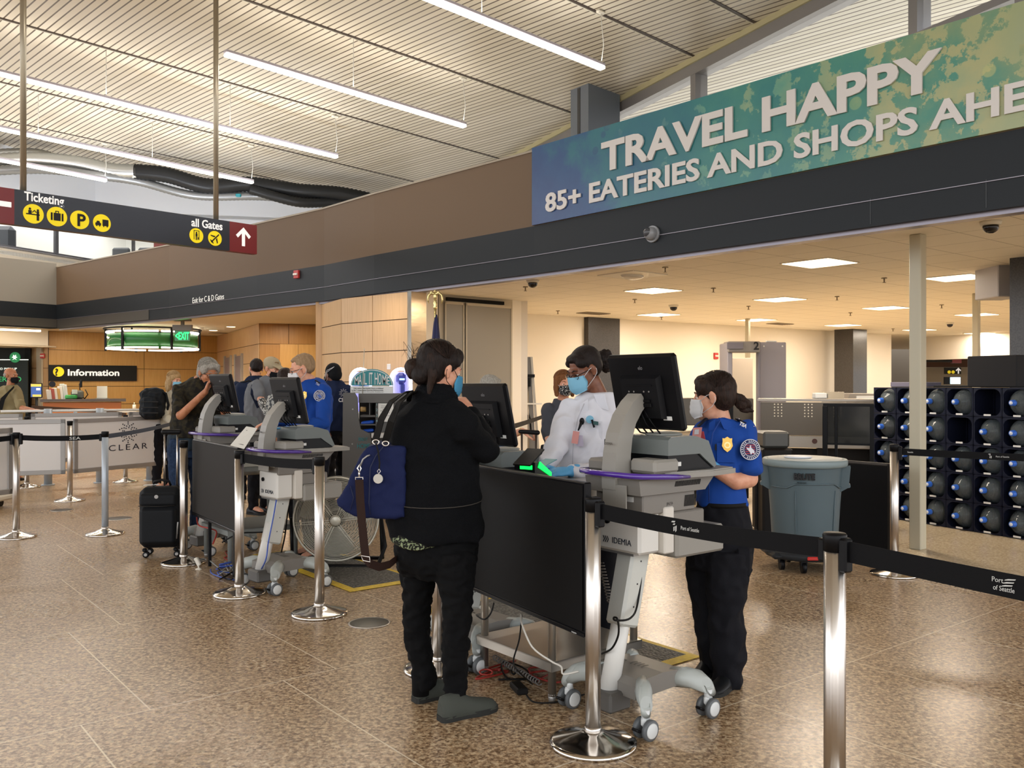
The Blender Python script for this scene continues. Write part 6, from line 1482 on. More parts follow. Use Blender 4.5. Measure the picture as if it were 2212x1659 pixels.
a = mp(803, 842, 9.25); MB().box((cz.x, 9.26 * YS, (mp(0, 834, 9.25).z + mp(0, 850, 9.25).z) / 2), (Rx * 2.0, .02, .082)).build('text_strip', M_lab, sg)
chs = 'MAIL IT HOME'; wx = Rx * 1.66; adv = [1.2, 1.0, .42, .85, .35, .42, .85, .35, 1.0, 1.05, 1.25, .85]; tot = sum(adv); xx = -wx / 2
for ch, ad in zip(chs, adv):
    w_ = wx * ad / tot; xm = xx + w_ / 2; hh = Rz * math.sqrt(max(0, 1 - (xm / Rx) ** 2)) * .80 - .012
    if ch != ' ': text(ch, cz + V((xx + w_ * (.3 if ch == 'I' else .08), -.003, .012)), (1, 0, 0), Z, hh, M_lab, sg, fit=w_ * (.42 if ch == 'I' else .84), bold=.0005)
    xx += w_
text('Mail, rather than forfeit, items prohibited', cz + V((-Rx * .86, -.004, -.035)), (1, 0, 0), Z, .013, M_ink, sg, fit=Rx * 1.4, ext=.001)
text('by the Transportation Security Administration.', cz + V((-Rx * .95, -.004, -.056)), (1, 0, 0), Z, .013, M_ink, sg, fit=Rx * 1.5, ext=.001)
text('Please use kiosk below', cz + V((-Rx * .95, -.004, -.073)), (1, 0, 0), Z, .009, M_greyp, sg, fit=Rx * 1.5, ext=.001)
for px, lab in ((779, 'glowing white arch with a blue device half hidden by the mailing sign'), (866, 'glowing white arch with a blue device right of the mailing sign')):
    c = PZ(px, 12.0, 0); t = thing('glowing_pod', lab, 'scanner pod', tuple(c), 0, 'glowing arch pods'); zt = 1.47 + (CY - 797) / F * 12.0; hw = .135
    path = [c + V((-hw, 0, 1.1)), c + V((-hw, 0, zt - hw))] + [c + V((-hw * math.cos(a), 0, zt - hw + hw * math.sin(a))) for a in [PI * i / 12 for i in range(1, 12)]] + [c + V((hw, 0, zt - hw)), c + V((hw, 0, 1.1))]
    MB().tube(path, .02, 8).build('light_arch', mat('pod_glow', 'ffffff', emit='e4e4ff', estr=5), t)
    MB().box(c + V((0, .03, (1.1 + zt) / 2 - .02)), (hw * 1.8, .02, zt - 1.14)).build('backing', mat('pod_lilac', 'a9a6dc', rough=.5, emit='8a88e8', estr=.5), t)
    mb = MB(); mb.box(c + V((.01, -.06, zt - .13)), (.13, .10, .16), .04); mb.box(c + V((.025, -.05, zt - .26)), (.07, .06, .14), .02); mb.build('device', mat('pod_blue', '2c3aa8', rough=.35), t)
    MB().box(c + V((.03, -.115, zt - .14)), (.07, .006, .025)).build('display', mat('pod_screen', 'bfe0ff', emit='9fd0ff', estr=1.2), t); MB().box(c + V((0, .02, .55)), (.3, .25, 1.1), .02).build('pedestal', M_lab, t)
o = MB().box(PZ(840, 12.15, 1.47 + (CY - 792) / F * 12.15), (.05, .03, .075), .004).build('wall_switch', M_whitep); tag(o, 'small pale box fixed to the maple pier above the glowing arch', 'wall box')
o = MB().cyl(PZ(783, 9.75, 1.36), PZ(787, 9.75, 1.86), .004).build('thin_rod', M_gw); tag(o, 'thin pale rod rising behind the MAIL IT HOME sign', 'rod')
fp = PZ(940, 11.6, 0); t = thing('flag', 'furled navy flag on a pole with a gold eagle, behind the woman in black', 'flag', tuple(fp)); M_gold = mat('pale_gold', 'd9c78c', rough=.25, metal=.8); M_flag = mat('flag_navy', '1b1d4a', rough=.7)
zt = H0 + (CY - 668) / F * 11.6
MB().cyl(fp, fp + Z * zt, .015).build('pole', M_gold, t); MB().lathe([(0, 0), (.17, 0), (.16, .03), (.05, .06), (0, .07)], fp, 24).build('base', M_gold, t)
mb = MB(); zz_ = zt; mb.lathe([(.0, 0), (.022, 0), (.026, .03), (.018, .05), (.03, .08), (.016, .10), (.022, .115), (0, .12)], fp + Z * zz_, 16); mb.ell(fp + Z * (zz_ + .17), (.028, .022, .05)); mb.ell(fp + Z * (zz_ + .232), .018)
for s_ in (-1, 1): mb.tube([fp + V((0, 0, zz_ + .19)), fp + V((s_ * .05, 0, zz_ + .215)), fp + V((s_ * .085, 0, zz_ + .18)), fp + V((s_ * .095, 0, zz_ + .12)), fp + V((s_ * .08, 0, zz_ + .07))], [.02, .022, .018, .012, .004], 8)
mb.build('eagle_finial', M_gold, t)
mb = MB(); rings = []
for i in range(14):
    f = i / 13; r = .02 + .14 * f ** .8; rings.append([fp + V((r * (1 + .25 * math.sin(5 * a + f)) * math.cos(a) * .75 + .01, r * .6 * (1 + .25 * math.sin(5 * a + f)) * math.sin(a), zt - .07 - 1.5 * f)) for a in [2 * PI * j / 24 for j in range(24)]])
mb.loft(rings); mb.build('cloth', M_flag, t)
# ================================================================ people
M_sk1 = mat('skin_fair', 'd9a184', rough=.5, noise_col='cf9276', nscale=25, spec=.35); M_sk2 = mat('skin_brown', '7a4c36', rough=.45, noise_col='6c4230', nscale=25, spec=.4); M_sk3 = mat('skin_tan', 'b97c58', rough=.5, noise_col='a86c4a', nscale=25, spec=.35)
def hair_mat(name, c1, c2, sc=(60, 60, 6)):
    m = mat(name, c1, rough=.55, spec=.2); n = N(m); mp_ = n.nt.nodes.new('ShaderNodeMapping'); mp_.inputs['Scale'].default_value = sc
    n.link(n.tc.outputs['Object'], mp_.inputs[0]); f = n.noise(mp_.outputs[0], 3, 5, .6)
    n.link(n.ramp(f, [(.3, c1), (.7, c2)]), n.b.inputs['Base Color']); n.bump(f, .7, .01); return m
H_black = hair_mat('hair_black', '0e0a09', '261a15'); H_dark = hair_mat('hair_dark_brown', '17100c', '35231a'); H_grey = hair_mat('hair_grey', '77726a', 'b8b2a6'); H_sand = hair_mat('hair_sandy', '6b4e30', '94734a'); H_blond = hair_mat('hair_blond', '8a6a44', 'c8a878'); H_auburn = hair_mat('hair_auburn', '5a3418', '8c5a30')
def cloth(name, c, b=.25, sc=420, **k): return mat(name, c, rough=.8, bump=b, bscale=sc, spec=.2, **k)
M_eye = mat('eye_white', 'e0dad2', rough=.2); M_iris = mat('iris_dark', '1c120c', rough=.1); M_maskb = cloth('mask_blue', '7fb4cc', .1); M_maskw = cloth('mask_white', 'd8d6d6', .1); M_maskk = cloth('mask_black', '101114', .1)
M_gl = mat('blue_nitrile', '5aa6d8', rough=.5); M_glf = mat('glasses_frame', '1c1614', rough=.3)

def headframe(c, fwd, pitch=0.0, roll=0.0, s=1.0):
    f = V(fwd); f.z = 0; f.normalize(); r = V((f.y, -f.x, 0))
    M = frame(r, f, Z, V(c)) @ Matrix.Rotation(math.radians(pitch), 4, 'X') @ Matrix.Rotation(math.radians(roll), 4, 'Y')
    return M @ Matrix.Scale(s, 4)
def head_skin(mb, Mh, nose=1.0, jaw=1.0, bald=False):
    S = mb.M; mb.M = S @ Mh
    mb.ell((0, -.018, .036), (.075, .094, .085)); mb.ell((0, .028, -.018), (.063, .062, .088)); mb.ell((0, .030, -.068), (.050 * jaw, .052, .046)); mb.ell((0, .066, -.094), (.022 * jaw, .020, .018))
    mb.chain([(0, .086, .012), (0, .098 + .004 * nose, -.016), (0, .099 + .006 * nose, -.026)], [.009, .010, .011]); mb.ell((-.011, .094, -.031), .009); mb.ell((.011, .094, -.031), .009)
    mb.ell((0, .074, .028), (.050, .018, .012)); mb.ell((-.036, .060, -.022), (.025, .026, .024)); mb.ell((.036, .060, -.022), (.025, .026, .024))
    mb.ell((0, .086, -.056), (.021, .011, .006)); mb.ell((0, .083, -.064), (.018, .011, .007))
    for s in (-1, 1):
        mb.ell((s * .030, .0725, .0115), (.0155, .0135, .0085)); mb.ell((s * .030, .070, -.008), (.014, .012, .006))
        mb.ell((s * .078, -.008, .002), (.010, .020, .031), Matrix.Rotation(-.25, 3, 'X') @ Matrix.Rotation(s * .35, 3, 'Z')); mb.ell((s * .076, -.004, -.022), (.008, .012, .014))
    mb.M = S
def head_parts(t, Mh, brow=None, glasses=False, mask=None, strap=None, lids=True, maskpat=None, eyes=True, mz=(.004, -.105), yoff=0.0):
    B = lambda: MB(Mh)
    if eyes:
        for s in (-1, 1):
            e = B().ell((s * .030, .072, .006), (.013, .012, .0105)).build('eye', M_eye, t); B().ell((s * .030, .0815, .004), (.0055, .0035, .0055)).build('iris', M_iris, e)
    if brow:
        for s in (-1, 1): B().chain([(s * .013, .088, .026), (s * .030, .087, .033), (s * .048, .075, .028)], [.003, .0035, .002], 8).build('eyebrow', brow, t)
    if glasses:
        mb = B()
        for s in (-1, 1):
            pts = [(s * .031 + .024 * math.cos(a) * (1.0), .099 - .012 * abs(math.cos(a)) * (1 if s * math.cos(a) > 0 else 0), -.002 + .017 * math.sin(a)) for a in [2 * PI * i / 20 for i in range(20)]]; mb.tube(pts, .0018, 6, True)
            mb.tube([(s * .055, .088, .006), (s * .078, .02, .010), (s * .080, -.012, .008)], .0022, 6)
        mb.tube([(-.008, .104, .004), (0, .107, .007), (.008, .104, .004)], .002, 6); g = mb.build('eyeglasses', M_glf, t)
        mb = B()
        for s in (-1, 1): mb.ell((s * .031, .098, -.002), (.022, .0012, .015))
        mb.build('lens', mat('lens_clear', 'ffffff', rough=.02, trans=1, ior=1.05, alpha=.25), g)
    if mask:
        rows = []; nu, nv = 18, 12; z0, z1 = mz
        for j in range(nv + 1):
            v = j / nv; z = z0 + (z1 - z0) * v; row = []
            wid = 1.05 - .12 * abs(v - .45) * 2 - (.30 * max(0, v - .7)); pl = .0028 * (1 - abs((v * 4) % 1 - .5) * 2) if .15 < v < .85 else 0
            for i in range(nu + 1):
                u = i / nu * 2 - 1; a = u * 1.12 * wid
                R = .073 - .012 * max(0, v - .55) ; depth = .109 + .012 * math.sin(min(v * 1.25, 1) * PI * .62) * math.cos(u * 1.3) - .045 * max(0, v - .72) ** 1.2 * 2
                row.append(V((R * math.sin(a), yoff + .004 + (depth + pl) * math.cos(a), z - .010 * abs(u) * (1 - v) + .012 * abs(u) * v)))
            rows.append(row)
        vs = [p for r in rows for p in r]; n_ = len(vs); vs += [V((p.x * .965, p.y - .003, p.z)) for p in vs]; fs = []
        for j in range(nv):
            for i in range(nu):
                a = j * (nu + 1) + i; fs += [(a, a + 1, a + nu + 2, a + nu + 1), (n_ + a, n_ + a + nu + 1, n_ + a + nu + 2, n_ + a + 1)]
        def rim(l):
            for a, b in zip(l, l[1:]): fs.append((a, n_ + a, n_ + b, b))
        rim(list(range(nu + 1))); rim([nv * (nu + 1) + i for i in range(nu + 1)]); rim([j * (nu + 1) for j in range(nv + 1)]); rim([j * (nu + 1) + nu for j in range(nv + 1)])
        mk = B().add(vs, fs, True).build('face_mask', mask, t)
        for s in (-1, 1):
            e0_ = rows[1][nu if s > 0 else 0]; e1_ = rows[nv - 2][nu if s > 0 else 0]; sm_ = strap or M_maskw
            B().tube([e0_, (s * .079, .02, .012), (s * .084, -.012, .018), (s * .088, -.022, .0), (s * .084, -.018, -.024), (s * .070, .0, -.045), e1_], .0016, 6).build('mask_strap', sm_, mk)
def hair_cap(mb, Mh, th=.012, back=.0, low=-.03):
    S = mb.M; mb.M = S @ Mh
    mb.ell((0, -.030, .048), (.078 + th, .090 + th, .080 + th)); mb.ell((0, -.050 - back, .005), (.074 + th * .8, .066 + th, .070 + abs(low)))
    mb.M = S

def strands(par, Mh, m, n_=110, seed=1, part=0.0, r=.0014, back=True, c=(0, -.026, .048), rad=(.0915, .1025, .0925), low=-.2):
    """fine combed locks lying over the skull from the parting down and back"""
    random.seed(seed); mb = MB(Mh); c = V(c)
    for k in range(n_):
        s = -1 if random.random() < .5 else 1; a0 = random.uniform(-.9, 1.1); pts = []
        sw = random.uniform(.2, .75); ln = random.uniform(.9, 1.5)
        for j in range(6):
            f = j / 5; th = s * (.06 + f * ln); ph = a0 - (f * sw if back else -f * sw * .5)
            d = V((math.sin(th), math.sin(ph) * math.cos(th) * .9, math.cos(ph) * math.cos(th)))
            d.normalize()
            p = c + V((d.x * rad[0], d.y * rad[1], d.z * rad[2])) * random.uniform(1.0, 1.012)
            if d.y > .72 and d.z < .55: break
            pts.append(p)
        if len(pts) > 2: mb.tube(pts, [r * (1 - .5 * i / len(pts)) for i in range(len(pts))], 4)
    return mb.build('hair_strands', m, par)
def hand(mb, wr, d, nrm, side, curl=(.3, .4, .3), s=1.0, k=1.0, spread=.06, thumb=(.55, .75, .35), fl=(.072, .082, .077, .062), tcurl=.35):
    """palm, four fingers, thumb; nrm = side the palm faces, side = +1 when the thumb lies towards d x nrm"""
    wr = V(wr); d = V(d).normalized(); nrm = V(nrm); nrm = (nrm - d * nrm.dot(d)).normalized(); lat = d.cross(nrm) * side
    mb.eloft([(wr - d * .015 * s, lat * .026 * k * s, nrm * .019 * k * s), (wr + d * .012 * s, lat * .028 * k * s, nrm * .018 * k * s), (wr + d * .045 * s + lat * .002, lat * .038 * k * s, nrm * .017 * k * s), (wr + d * .080 * s, lat * .040 * k * s, nrm * .014 * k * s), (wr + d * .094 * s, lat * .036 * k * s, nrm * .010 * k * s)], 16)
    mb.ell(wr + d * .030 * s + lat * .020 * s + nrm * .008, .018 * s * k)
    for i in range(4):
        o = (.030, .010, -.010, -.029)[i] * s; p = wr + d * (.086, .092, .089, .080)[i] * s + lat * o; dd = (d + lat * (o / s) * spread / .03).normalized(); a = 0; pts = [p - dd * .012 * s]; L = fl[i] * s
        pts.append(p)
        cur = [c if not isinstance(c, (list, tuple)) else c[i] for c in curl]
        for j, fr in enumerate((.44, .32, .24)):
            a += cur[j]; v = dd * math.cos(a) + nrm * math.sin(a); p = p + v * L * fr; pts.append(p)
        r = (.0092, .0095, .0090, .0082)[i] * k * s; mb.chain(pts, [r, r, r * .95, r * .88, r * .78], 10)
    p = wr + d * .022 * s + lat * .026 * s + nrm * .006 * s; v = (d * thumb[0] + lat * thumb[1] + nrm * thumb[2]).normalized(); q = p + v * .045 * s; v2 = (v + (d * .6 - lat * .5 + nrm * .2) * tcurl).normalized(); q2 = q + v2 * .030 * s; q3 = q2 + v2 * .022 * s
    mb.chain([p, q, q2, q3], [.014 * k * s, .0115 * k * s, .0100 * k * s, .0085 * k * s], 10)

def er(px0, px1, py, Y, hd, rot=0.0, dz=0.0):
    """ring whose silhouette spans px0..px1 at image row py"""
    c = P((px0 + px1) / 2, py, Y); hw = (px1 - px0) / 2 / F * Y
    if rot: 
        # keep the projected width while turning the section
        ca, sa = math.cos(rot), math.sin(rot); return (c, V((hw * ca, hw * sa, 0)), V((-hd * sa, hd * ca, 0)))
    return (c, V((hw, 0, 0)), V((0, hd, 0)))
def shoe(t, heel, toe, m, ms, w=.047, h=.085, name='shoe', low=False):
    heel, toe = V(heel), V(toe); d = (toe - heel).normalized(); L = (toe - heel).length; l = Z.cross(d); mb = MB(); rings = []
    for f, ww, hh in ((0, .55, .70), (.03, .80, .95), (.14, .90, 1.0), (.30, .88, 1.0), (.42, .90, .86), (.55, .98, .70), (.70, 1.05, .60), (.84, 1.02, .53), (.94, .84, .44), (.99, .52, .32)):
        c = heel + d * L * f; rings.append([c + l * w * ww * (math.copysign(abs(math.cos(a)) ** .8, math.cos(a))) + Z * (.018 + (h * hh - .018) * max(0, math.sin(a)) - .006 * max(0, -math.sin(a))) for a in [2 * PI * i / 16 for i in range(16)]])
    o = mb.loft(rings).build(name, m, t); mb = MB(); rings = []
    for f, ww in ((-.01, .5), (.03, .8), (.16, .9), (.34, .84), (.5, .92), (.64, 1.06), (.80, 1.04), (.94, .82), (1.01, .40)):
        c = heel + d * L * f; rings.append([c + l * w * ww + Z * .026, c - l * w * ww + Z * .026, c - l * w * ww + Z * .001, c + l * w * ww + Z * .001])
    mb.loft(rings, smooth=False).build('sole', ms, o); return o
M_sole = mat('dark_sole', '2c2c2a', rough=.7)
def patch(t, c, nrm, r, up=Z, style='eagle'):
    c = V(c); nrm = V(nrm).normalized(); x = V(up).cross(nrm).normalized(); y = nrm.cross(x)
    o = MB().disc(c, nrm, r, .003, 32).build('shoulder_patch', mat('patch_navy', '1b2450', rough=.7), t); M_pw = mat('patch_white', 'd4d4dc', rough=.7); M_pr = mat('patch_red', 'a83440', rough=.7)
    def rg(rr, n_=32): return [c + nrm * .0035 + x * rr * math.cos(2 * PI * i / n_) + y * rr * math.sin(2 * PI * i / n_) for i in range(n_)]
    MB().tube(rg(r * .96), r * .045, 5, True).build('patch_ring', M_pw, o); MB().tube(rg(r * .64), r * .035, 5, True).build('patch_ring', M_pw, o)
    mb = MB()
    for i in range(26):
        a = 2 * PI * i / 26
        if i % 9 == 8: continue
        q = c + nrm * .003 + x * r * .80 * math.cos(a) + y * r * .80 * math.sin(a); rr = x * math.cos(a) + y * math.sin(a); tt = nrm.cross(rr); mb.box((0, 0, 0), (0, 0, 0)) if False else mb.hexa([q - rr * r * .07 - tt * r * .04, q + rr * r * .07 - tt * r * .04, q + rr * r * .07 + tt * r * .04, q - rr * r * .07 + tt * r * .04], [p + nrm * .0015 for p in (q - rr * r * .07 - tt * r * .04, q + rr * r * .07 - tt * r * .04, q + rr * r * .07 + tt * r * .04, q - rr * r * .07 + tt * r * .04)])
    mb.build('patch_lettering', M_pw, o)
    mb = MB()
    for i in range(5): mb.prism([(-r * .5, -r * .42 + i * r * .2), (r * .5, -r * .42 + i * r * .2), (r * .46, -r * .34 + i * r * .2), (-r * .46, -r * .34 + i * r * .2)], c + nrm * .003, x, y, .001)
    mb.build('patch_stripes', M_pr if style == 'eagle' else M_pw, o)
    MB().prism([(p[0] * r, p[1] * r) for p in ((-.42, .22), (-.1, .12), (-.02, .42), (.08, .40), (.06, .2), (.38, -.1), (.42, -.42), (.2, -.3), (.05, -.5), (-.08, -.2), (-.3, .0))], c + nrm * .0045, x, y, .0015).build('patch_eagle', M_pw if style == 'eagle' else mat('patch_blue', '3a5aa8'), o)
def badge(t, c, nrm, h, up=Z):
    c = V(c); nrm = V(nrm).normalized(); x = V(up).cross(nrm).normalized(); y = nrm.cross(x); w = h * .36; M_gd = mat('badge_gold', 'c8a050', rough=.3, metal=.85)
    pts = [(0, h * .52), (w * .5, h * .40), (w * .9, h * .42), (w * .85, h * .2), (w, -.1 * h), (w * .6, -.35 * h), (0, -h * .52), (-w * .6, -.35 * h), (-w, -.1 * h), (-w * .85, h * .2), (-w * .9, h * .42), (-w * .5, h * .40)]
    o = MB().prism(pts, c, x, y, .005).build('badge', M_gd, t); MB().disc(c + nrm * .005 - y * h * .05, nrm, h * .22, .003, 20).build('badge_seal', mat('badge_pale', 'e0cc90', rough=.3, metal=.6), o); MB().disc(c + nrm * .007 - y * h * .05, nrm, h * .12, .003, 16).build('badge_core', M_gd, o)
def tabp(t, nm, c, x, y, w, h, m, th=.003): return MB(frame(V(x).normalized(), V(y).normalized(), V(x).cross(V(y)).normalized(), c)).box((0, 0, 0), (w, h, th)).build(nm, m, t)

# ---------------------------------------------------------------- 1. the woman in black
M_knit = mat('black_fleece', '07080b', rough=.95, bump=.5, bscale=260, spec=.06); M_trk = mat('black_trousers', '060607', rough=.9, spec=.06, bump=.2, bscale=300)
M_blouse = cloth('blouse_print', '15140f', noise_col='87916e', nscale=90, nfac=(.52, .56))
Yw = 4.06
t = thing('person', 'woman in black fleece and black trousers holding her blue mask, navy bag on her shoulder', 'person', tuple(V((-.27, 4.03, 0))), 0)
Mh = headframe(P(951, 802, Yw), (.80, .60, 0), -14, 0, 1.02)
mb = MB(); head_skin(mb, Mh)
mb.cap(P(938, 862, 4.07), P(948, 822, 4.06), .058, .050)
mb.eloft([er(895, 985, 905, Yw, .08), er(885, 990, 1000, Yw, .09), er(885, 990, 1100, Yw, .09), er(885, 990, 1170, Yw, .09)]); mb.chain([P(975, 905, 3.99), P(1046, 978, 4.03), P(1020, 892, 4.20)], [.05, .042, .030]); mb.chain([P(885, 905, 4.18), P(872, 1010, 4.25), P(940, 1000, 4.42)], [.05, .04, .03])
mb.chain([P(905, 1190, 4.12), P(899, 1330, 4.15), P(913, 1450, 4.13), P(917, 1500, 4.12)], [.05, .035, .025, .022]); mb.chain([P(975, 1180, 3.98), P(988, 1330, 3.95), P(982, 1470, 3.95), P(983, 1530, 3.95)], [.05, .035, .025, .022])
wrist = P(1019, 890, 4.20); tip = P(992, 853, 4.24)
hand(mb, wrist, tip - wrist + V((-.02, .0, .015)), V((-.75, .55, -.25)), -1, curl=((.75, .85, .7, .7), (.7, .8, .9, .9), (.3, .4, .5, .5)), s=.94, thumb=(.9, .45, .55))
hand(mb, P(940, 1000, 4.42), V((1, .3, .1)), V((0, 0, -1)), 1, curl=(.8, .8, .5), s=.92)
organic('body', mb, M_sk1, t, .0042, 3)
mb = MB(); S_ = mb.M; mb.M = Mh
mb.ell((0, -.028, .046), (.090, .098, .092)); mb.ell((0, -.052, .012), (.082, .072, .090)); mb.ell((0, .030, .095), (.06, .05, .030)); mb.ell((.030, .035, .075), (.052, .045, .042)); mb.ell((-.030, .035, .075), (.052, .045, .042)); mb.ell((.066, .005, .052), (.024, .055, .040)); mb.ell((-.066, .005, .052), (.024, .055, .040)); mb.ell((0, -.098, -.035), (.05, .038, .05)); mb.M = S_
hr = organic('hair', mb, H_black, t, .007, 4, .004, 30, (1, 1, .3))
strands(hr, Mh, H_dark, 130, 2)
mb = MB(); mb.ell(P(893, 797, 4.03), (.044, .042, .048)); mb.ell(P(908, 802, 4.04), (.038, .038, .046)); mb.ell(P(920, 776, 4.03), (.034, .044, .056)); mb.chain([P(918, 765, 4.09), P(921, 800, 4.08), P(916, 840, 4.06), P(908, 866, 4.04)], [.032, .040, .030, .008]); mb.chain([P(932, 770, 3.98), P(934, 810, 3.97), P(926, 852, 3.97)], [.024, .022, .008]); mb.chain([P(905, 812, 4.06), P(912, 840, 4.03), P(903, 862, 4.02)], [.02, .014, .004])
organic('hair_bun', mb, H_dark, hr, .006, 2, .006, 26, (1, 1, .35))
random.seed(9); mb = MB()
for k in range(46):
    a = P(900 + random.uniform(-15, 30), 775 + random.uniform(-20, 20), 4.05 + random.uniform(-.03, .03)); a2 = a + V((random.uniform(-.04, .02), random.uniform(-.03, .03), random.uniform(-.08, .05))); a3 = a2 + V((random.uniform(-.03, .02), 0, random.uniform(-.06, .01))); mb.tube([a, a2, a3], [.0012, .001, .0004], 4)
mb.build('loose_strands', H_dark, hr)
head_parts(t, Mh, H_dark, mask=mat('mask_bright_blue', '4a8cb0', rough=.8, spec=.1), strap=M_maskk)
mb = MB(); mb.eloft([er(912, 966, 838, 4.05, .062), er(898, 980, 850, 4.05, .075), er(893, 986, 864, 4.05, .085), er(880, 996, 874, 4.05, .10), er(866, 1006, 886, 4.05, .115), er(854, 1016, 903, 4.05, .13), er(845, 1025, 935, 4.05, .145), er(838, 1031, 980, 4.05, .155), er(835, 1035, 1030, 4.05, .16), er(835, 1040, 1075, 4.05, .165), er(835, 1043, 1120, 4.05, .17), er(838, 1049, 1158, 4.05, .17), er(850, 1046, 1166, 4.05, .16)], 28)
mb.chain([P(975, 900, 3.99), P(1005, 925, 3.95), P(1049, 972, 4.02)], [.078, .074, .062]); mb.chain([P(1049, 972, 4.02), P(1036, 930, 4.12), P(1021, 897, 4.19)], [.062, .052, .042]); mb.chain([P(885, 900, 4.14), P(866, 1010, 4.20), P(930, 1000, 4.38)], [.075, .06, .05])
organic('fleece_jacket', mb, M_knit, t, .009, 4, .012, 5, (1, 1, 1.3))
mb = MB(); mb.eloft([er(906, 976, 830, 4.06, .066), er(900, 981, 838, 4.055, .074), er(897, 984, 846, 4.05, .080), er(893, 987, 853, 4.05, .086), er(890, 990, 863, 4.05, .092), er(888, 992, 872, 4.05, .095)], 28); organic('roll_collar', mb, M_knit, t, .006, 2, .008, 14, (1, 1, 2.5))
pts = [P(838 + 205 * f, 1073 + 12 * math.sin(f * PI * .55), 0) for f in [0]]; row = []
for i in range(15):
    f = i / 14; a = -PI + PI * f; row.append(P(938.5, 0, 4.05) + V((.2195 * math.cos(a), .172 * math.sin(a), 0)) - Z * 0)
for i, q in enumerate(row): q.z = H0 - (1078 + 9 * math.sin(i / 14 * PI) - CY) / F * 4.05
MB().tube(row, .0022, 5).build('jacket_seam', mat('seam_taupe', '3a352f', rough=.8), t)
mb = MB(); mb.eloft([er(845, 1005, 1135, 4.06, .15), er(842, 1000, 1155, 4.05, .155), er(846, 975, 1166, 4.03, .15), er(858, 950, 1176, 4.0, .13), er(880, 930, 1180, 3.98, .10)], 24); organic('blouse', mb, M_blouse, t, .009, 3, .006, 12)
mb = MB(); mb.eloft([er(852, 1034, 1130, 4.05, .14), er(852, 1032, 1185, 4.05, .15), er(858, 1028, 1225, 4.05, .14), er(868, 1015, 1245, 4.05, .10)], 24)
mb.eloft([er(858, 948, 1190, 4.13, .10), er(864, 944, 1240, 4.14, .095), er(870, 934, 1290, 4.15, .085), er(870, 929, 1330, 4.15, .075), er(872, 928, 1370, 4.15, .075), er(880, 934, 1410, 4.14, .068), er(887, 940, 1440, 4.13, .062), er(891, 943, 1465, 4.12, .06), er(893, 938, 1486, 4.12, .055)], 20)
mb.eloft([er(936, 1030, 1190, 3.97, .11), er(941, 1026, 1235, 3.96, .10), er(950, 1023, 1275, 3.95, .09), er(957, 1021, 1320, 3.95, .08), er(957, 1018, 1360, 3.95, .078), er(954, 1015, 1405, 3.95, .07), er(956, 1009, 1450, 3.95, .064), er(958, 1008, 1490, 3.95, .06), er(962, 1002, 1520, 3.95, .055)], 20)
organic('trousers', mb, M_trk, t, .009, 3, .012, 10, (1, 1, 1.6))
M_shw = mat('olive_suede_shoe', '3b3e37', rough=.85, bump=.2, bscale=300)
shoe(t, V((-.315, 3.87, 0)), V((-.075, 4.02, 0)), M_shw, M_sole, .046, .115); shoe(t, V((-.452, 4.10, 0)), V((-.24, 4.25, 0)), M_shw, M_sole, .044, .115)
for px, py, Y in ((909, 1500, 4.11), (981, 1532, 3.94)): MB().cyl(P(px, py - 45, Y), P(px, py, Y), .043, .040, 16).build('sock', M_trk, t)
# duffel bag
bg = thing('shoulder_bag', 'navy duffel bag with brown strap hanging at the side of the woman in black', 'bag', tuple(P(785, 1118, 4.05)))
M_nav = mat('navy_canvas', '111a40', rough=.75, bump=.25, bscale=500, spec=.2); M_brs = mat('brown_webbing', '2a1a14', rough=.75, bump=.2, bscale=600); M_lea = mat('black_leather', '141210', rough=.7)
outl = [(834, 957), (812, 957), (796, 964), (779, 990), (765, 1018), (752, 1048), (742, 1068), (734, 1076), (735, 1088), (746, 1096), (757, 1103), (772, 1111), (800, 1117), (840, 1118), (880, 1116), (880, 960)]
o0 = P(0, 829.5, 3.98); 
q = [P(a, b, 3.98) for a, b in outl]; mb = MB(); mb.prism([(p.x, p.z) for p in q], (0, 3.90, 0), (1, 0, 0), Z, -.30); organic('body', mb, M_nav, bg, .010, 7, .006, 12)
def bagp(px, py, Y=3.885): return P(px, py, Y)
MB().tube([bagp(830, 962), bagp(812, 985), bagp(800, 1010), bagp(797, 1085), bagp(800, 1112)], .0028, 5).build('piping', mat('navy_piping', '10183a', rough=.6), bg); MB().tube([bagp(757, 1050), bagp(764, 1075), bagp(757, 1102)], .002, 5).build('piping', mat('navy_piping', '10183a'), bg)
MB().tube([bagp(777, 1010, 3.88), bagp(784, 992, 3.88), bagp(793, 985, 3.885), bagp(799, 983, 3.89)], .004, 6).build('zipper', M_frame, bg)
for (a, b, c2, d2) in (((811, 952), (824, 905), (845, 868), (872, 849)), ((832, 955), (845, 910), (862, 870), (884, 850))):
    Y0_ = 3.90 if a[0] == 811 else 3.87
    pts = [P(*a, 3.92), P(*b, Y0_), P(*c2, Y0_), P(*d2, 3.93), P(d2[0] + 14, d2[1] - 4, 4.03), P(d2[0] + 12, d2[1] + 20, 4.18)]
    MB().strip(pts, .030, .006, lambda i: V((.8, -.3, .4)) if i < 4 else V((.6, .8, 0))).build('handle', M_lea, bg)
for px, py in ((812, 955), (833, 958)): MB().tube([bagp(px + 7 * math.cos(a), py + 5 * math.sin(a)) for a in [2 * PI * i / 12 for i in range(12)]], .0035, 6, True).build('ring', M_chrome, bg)
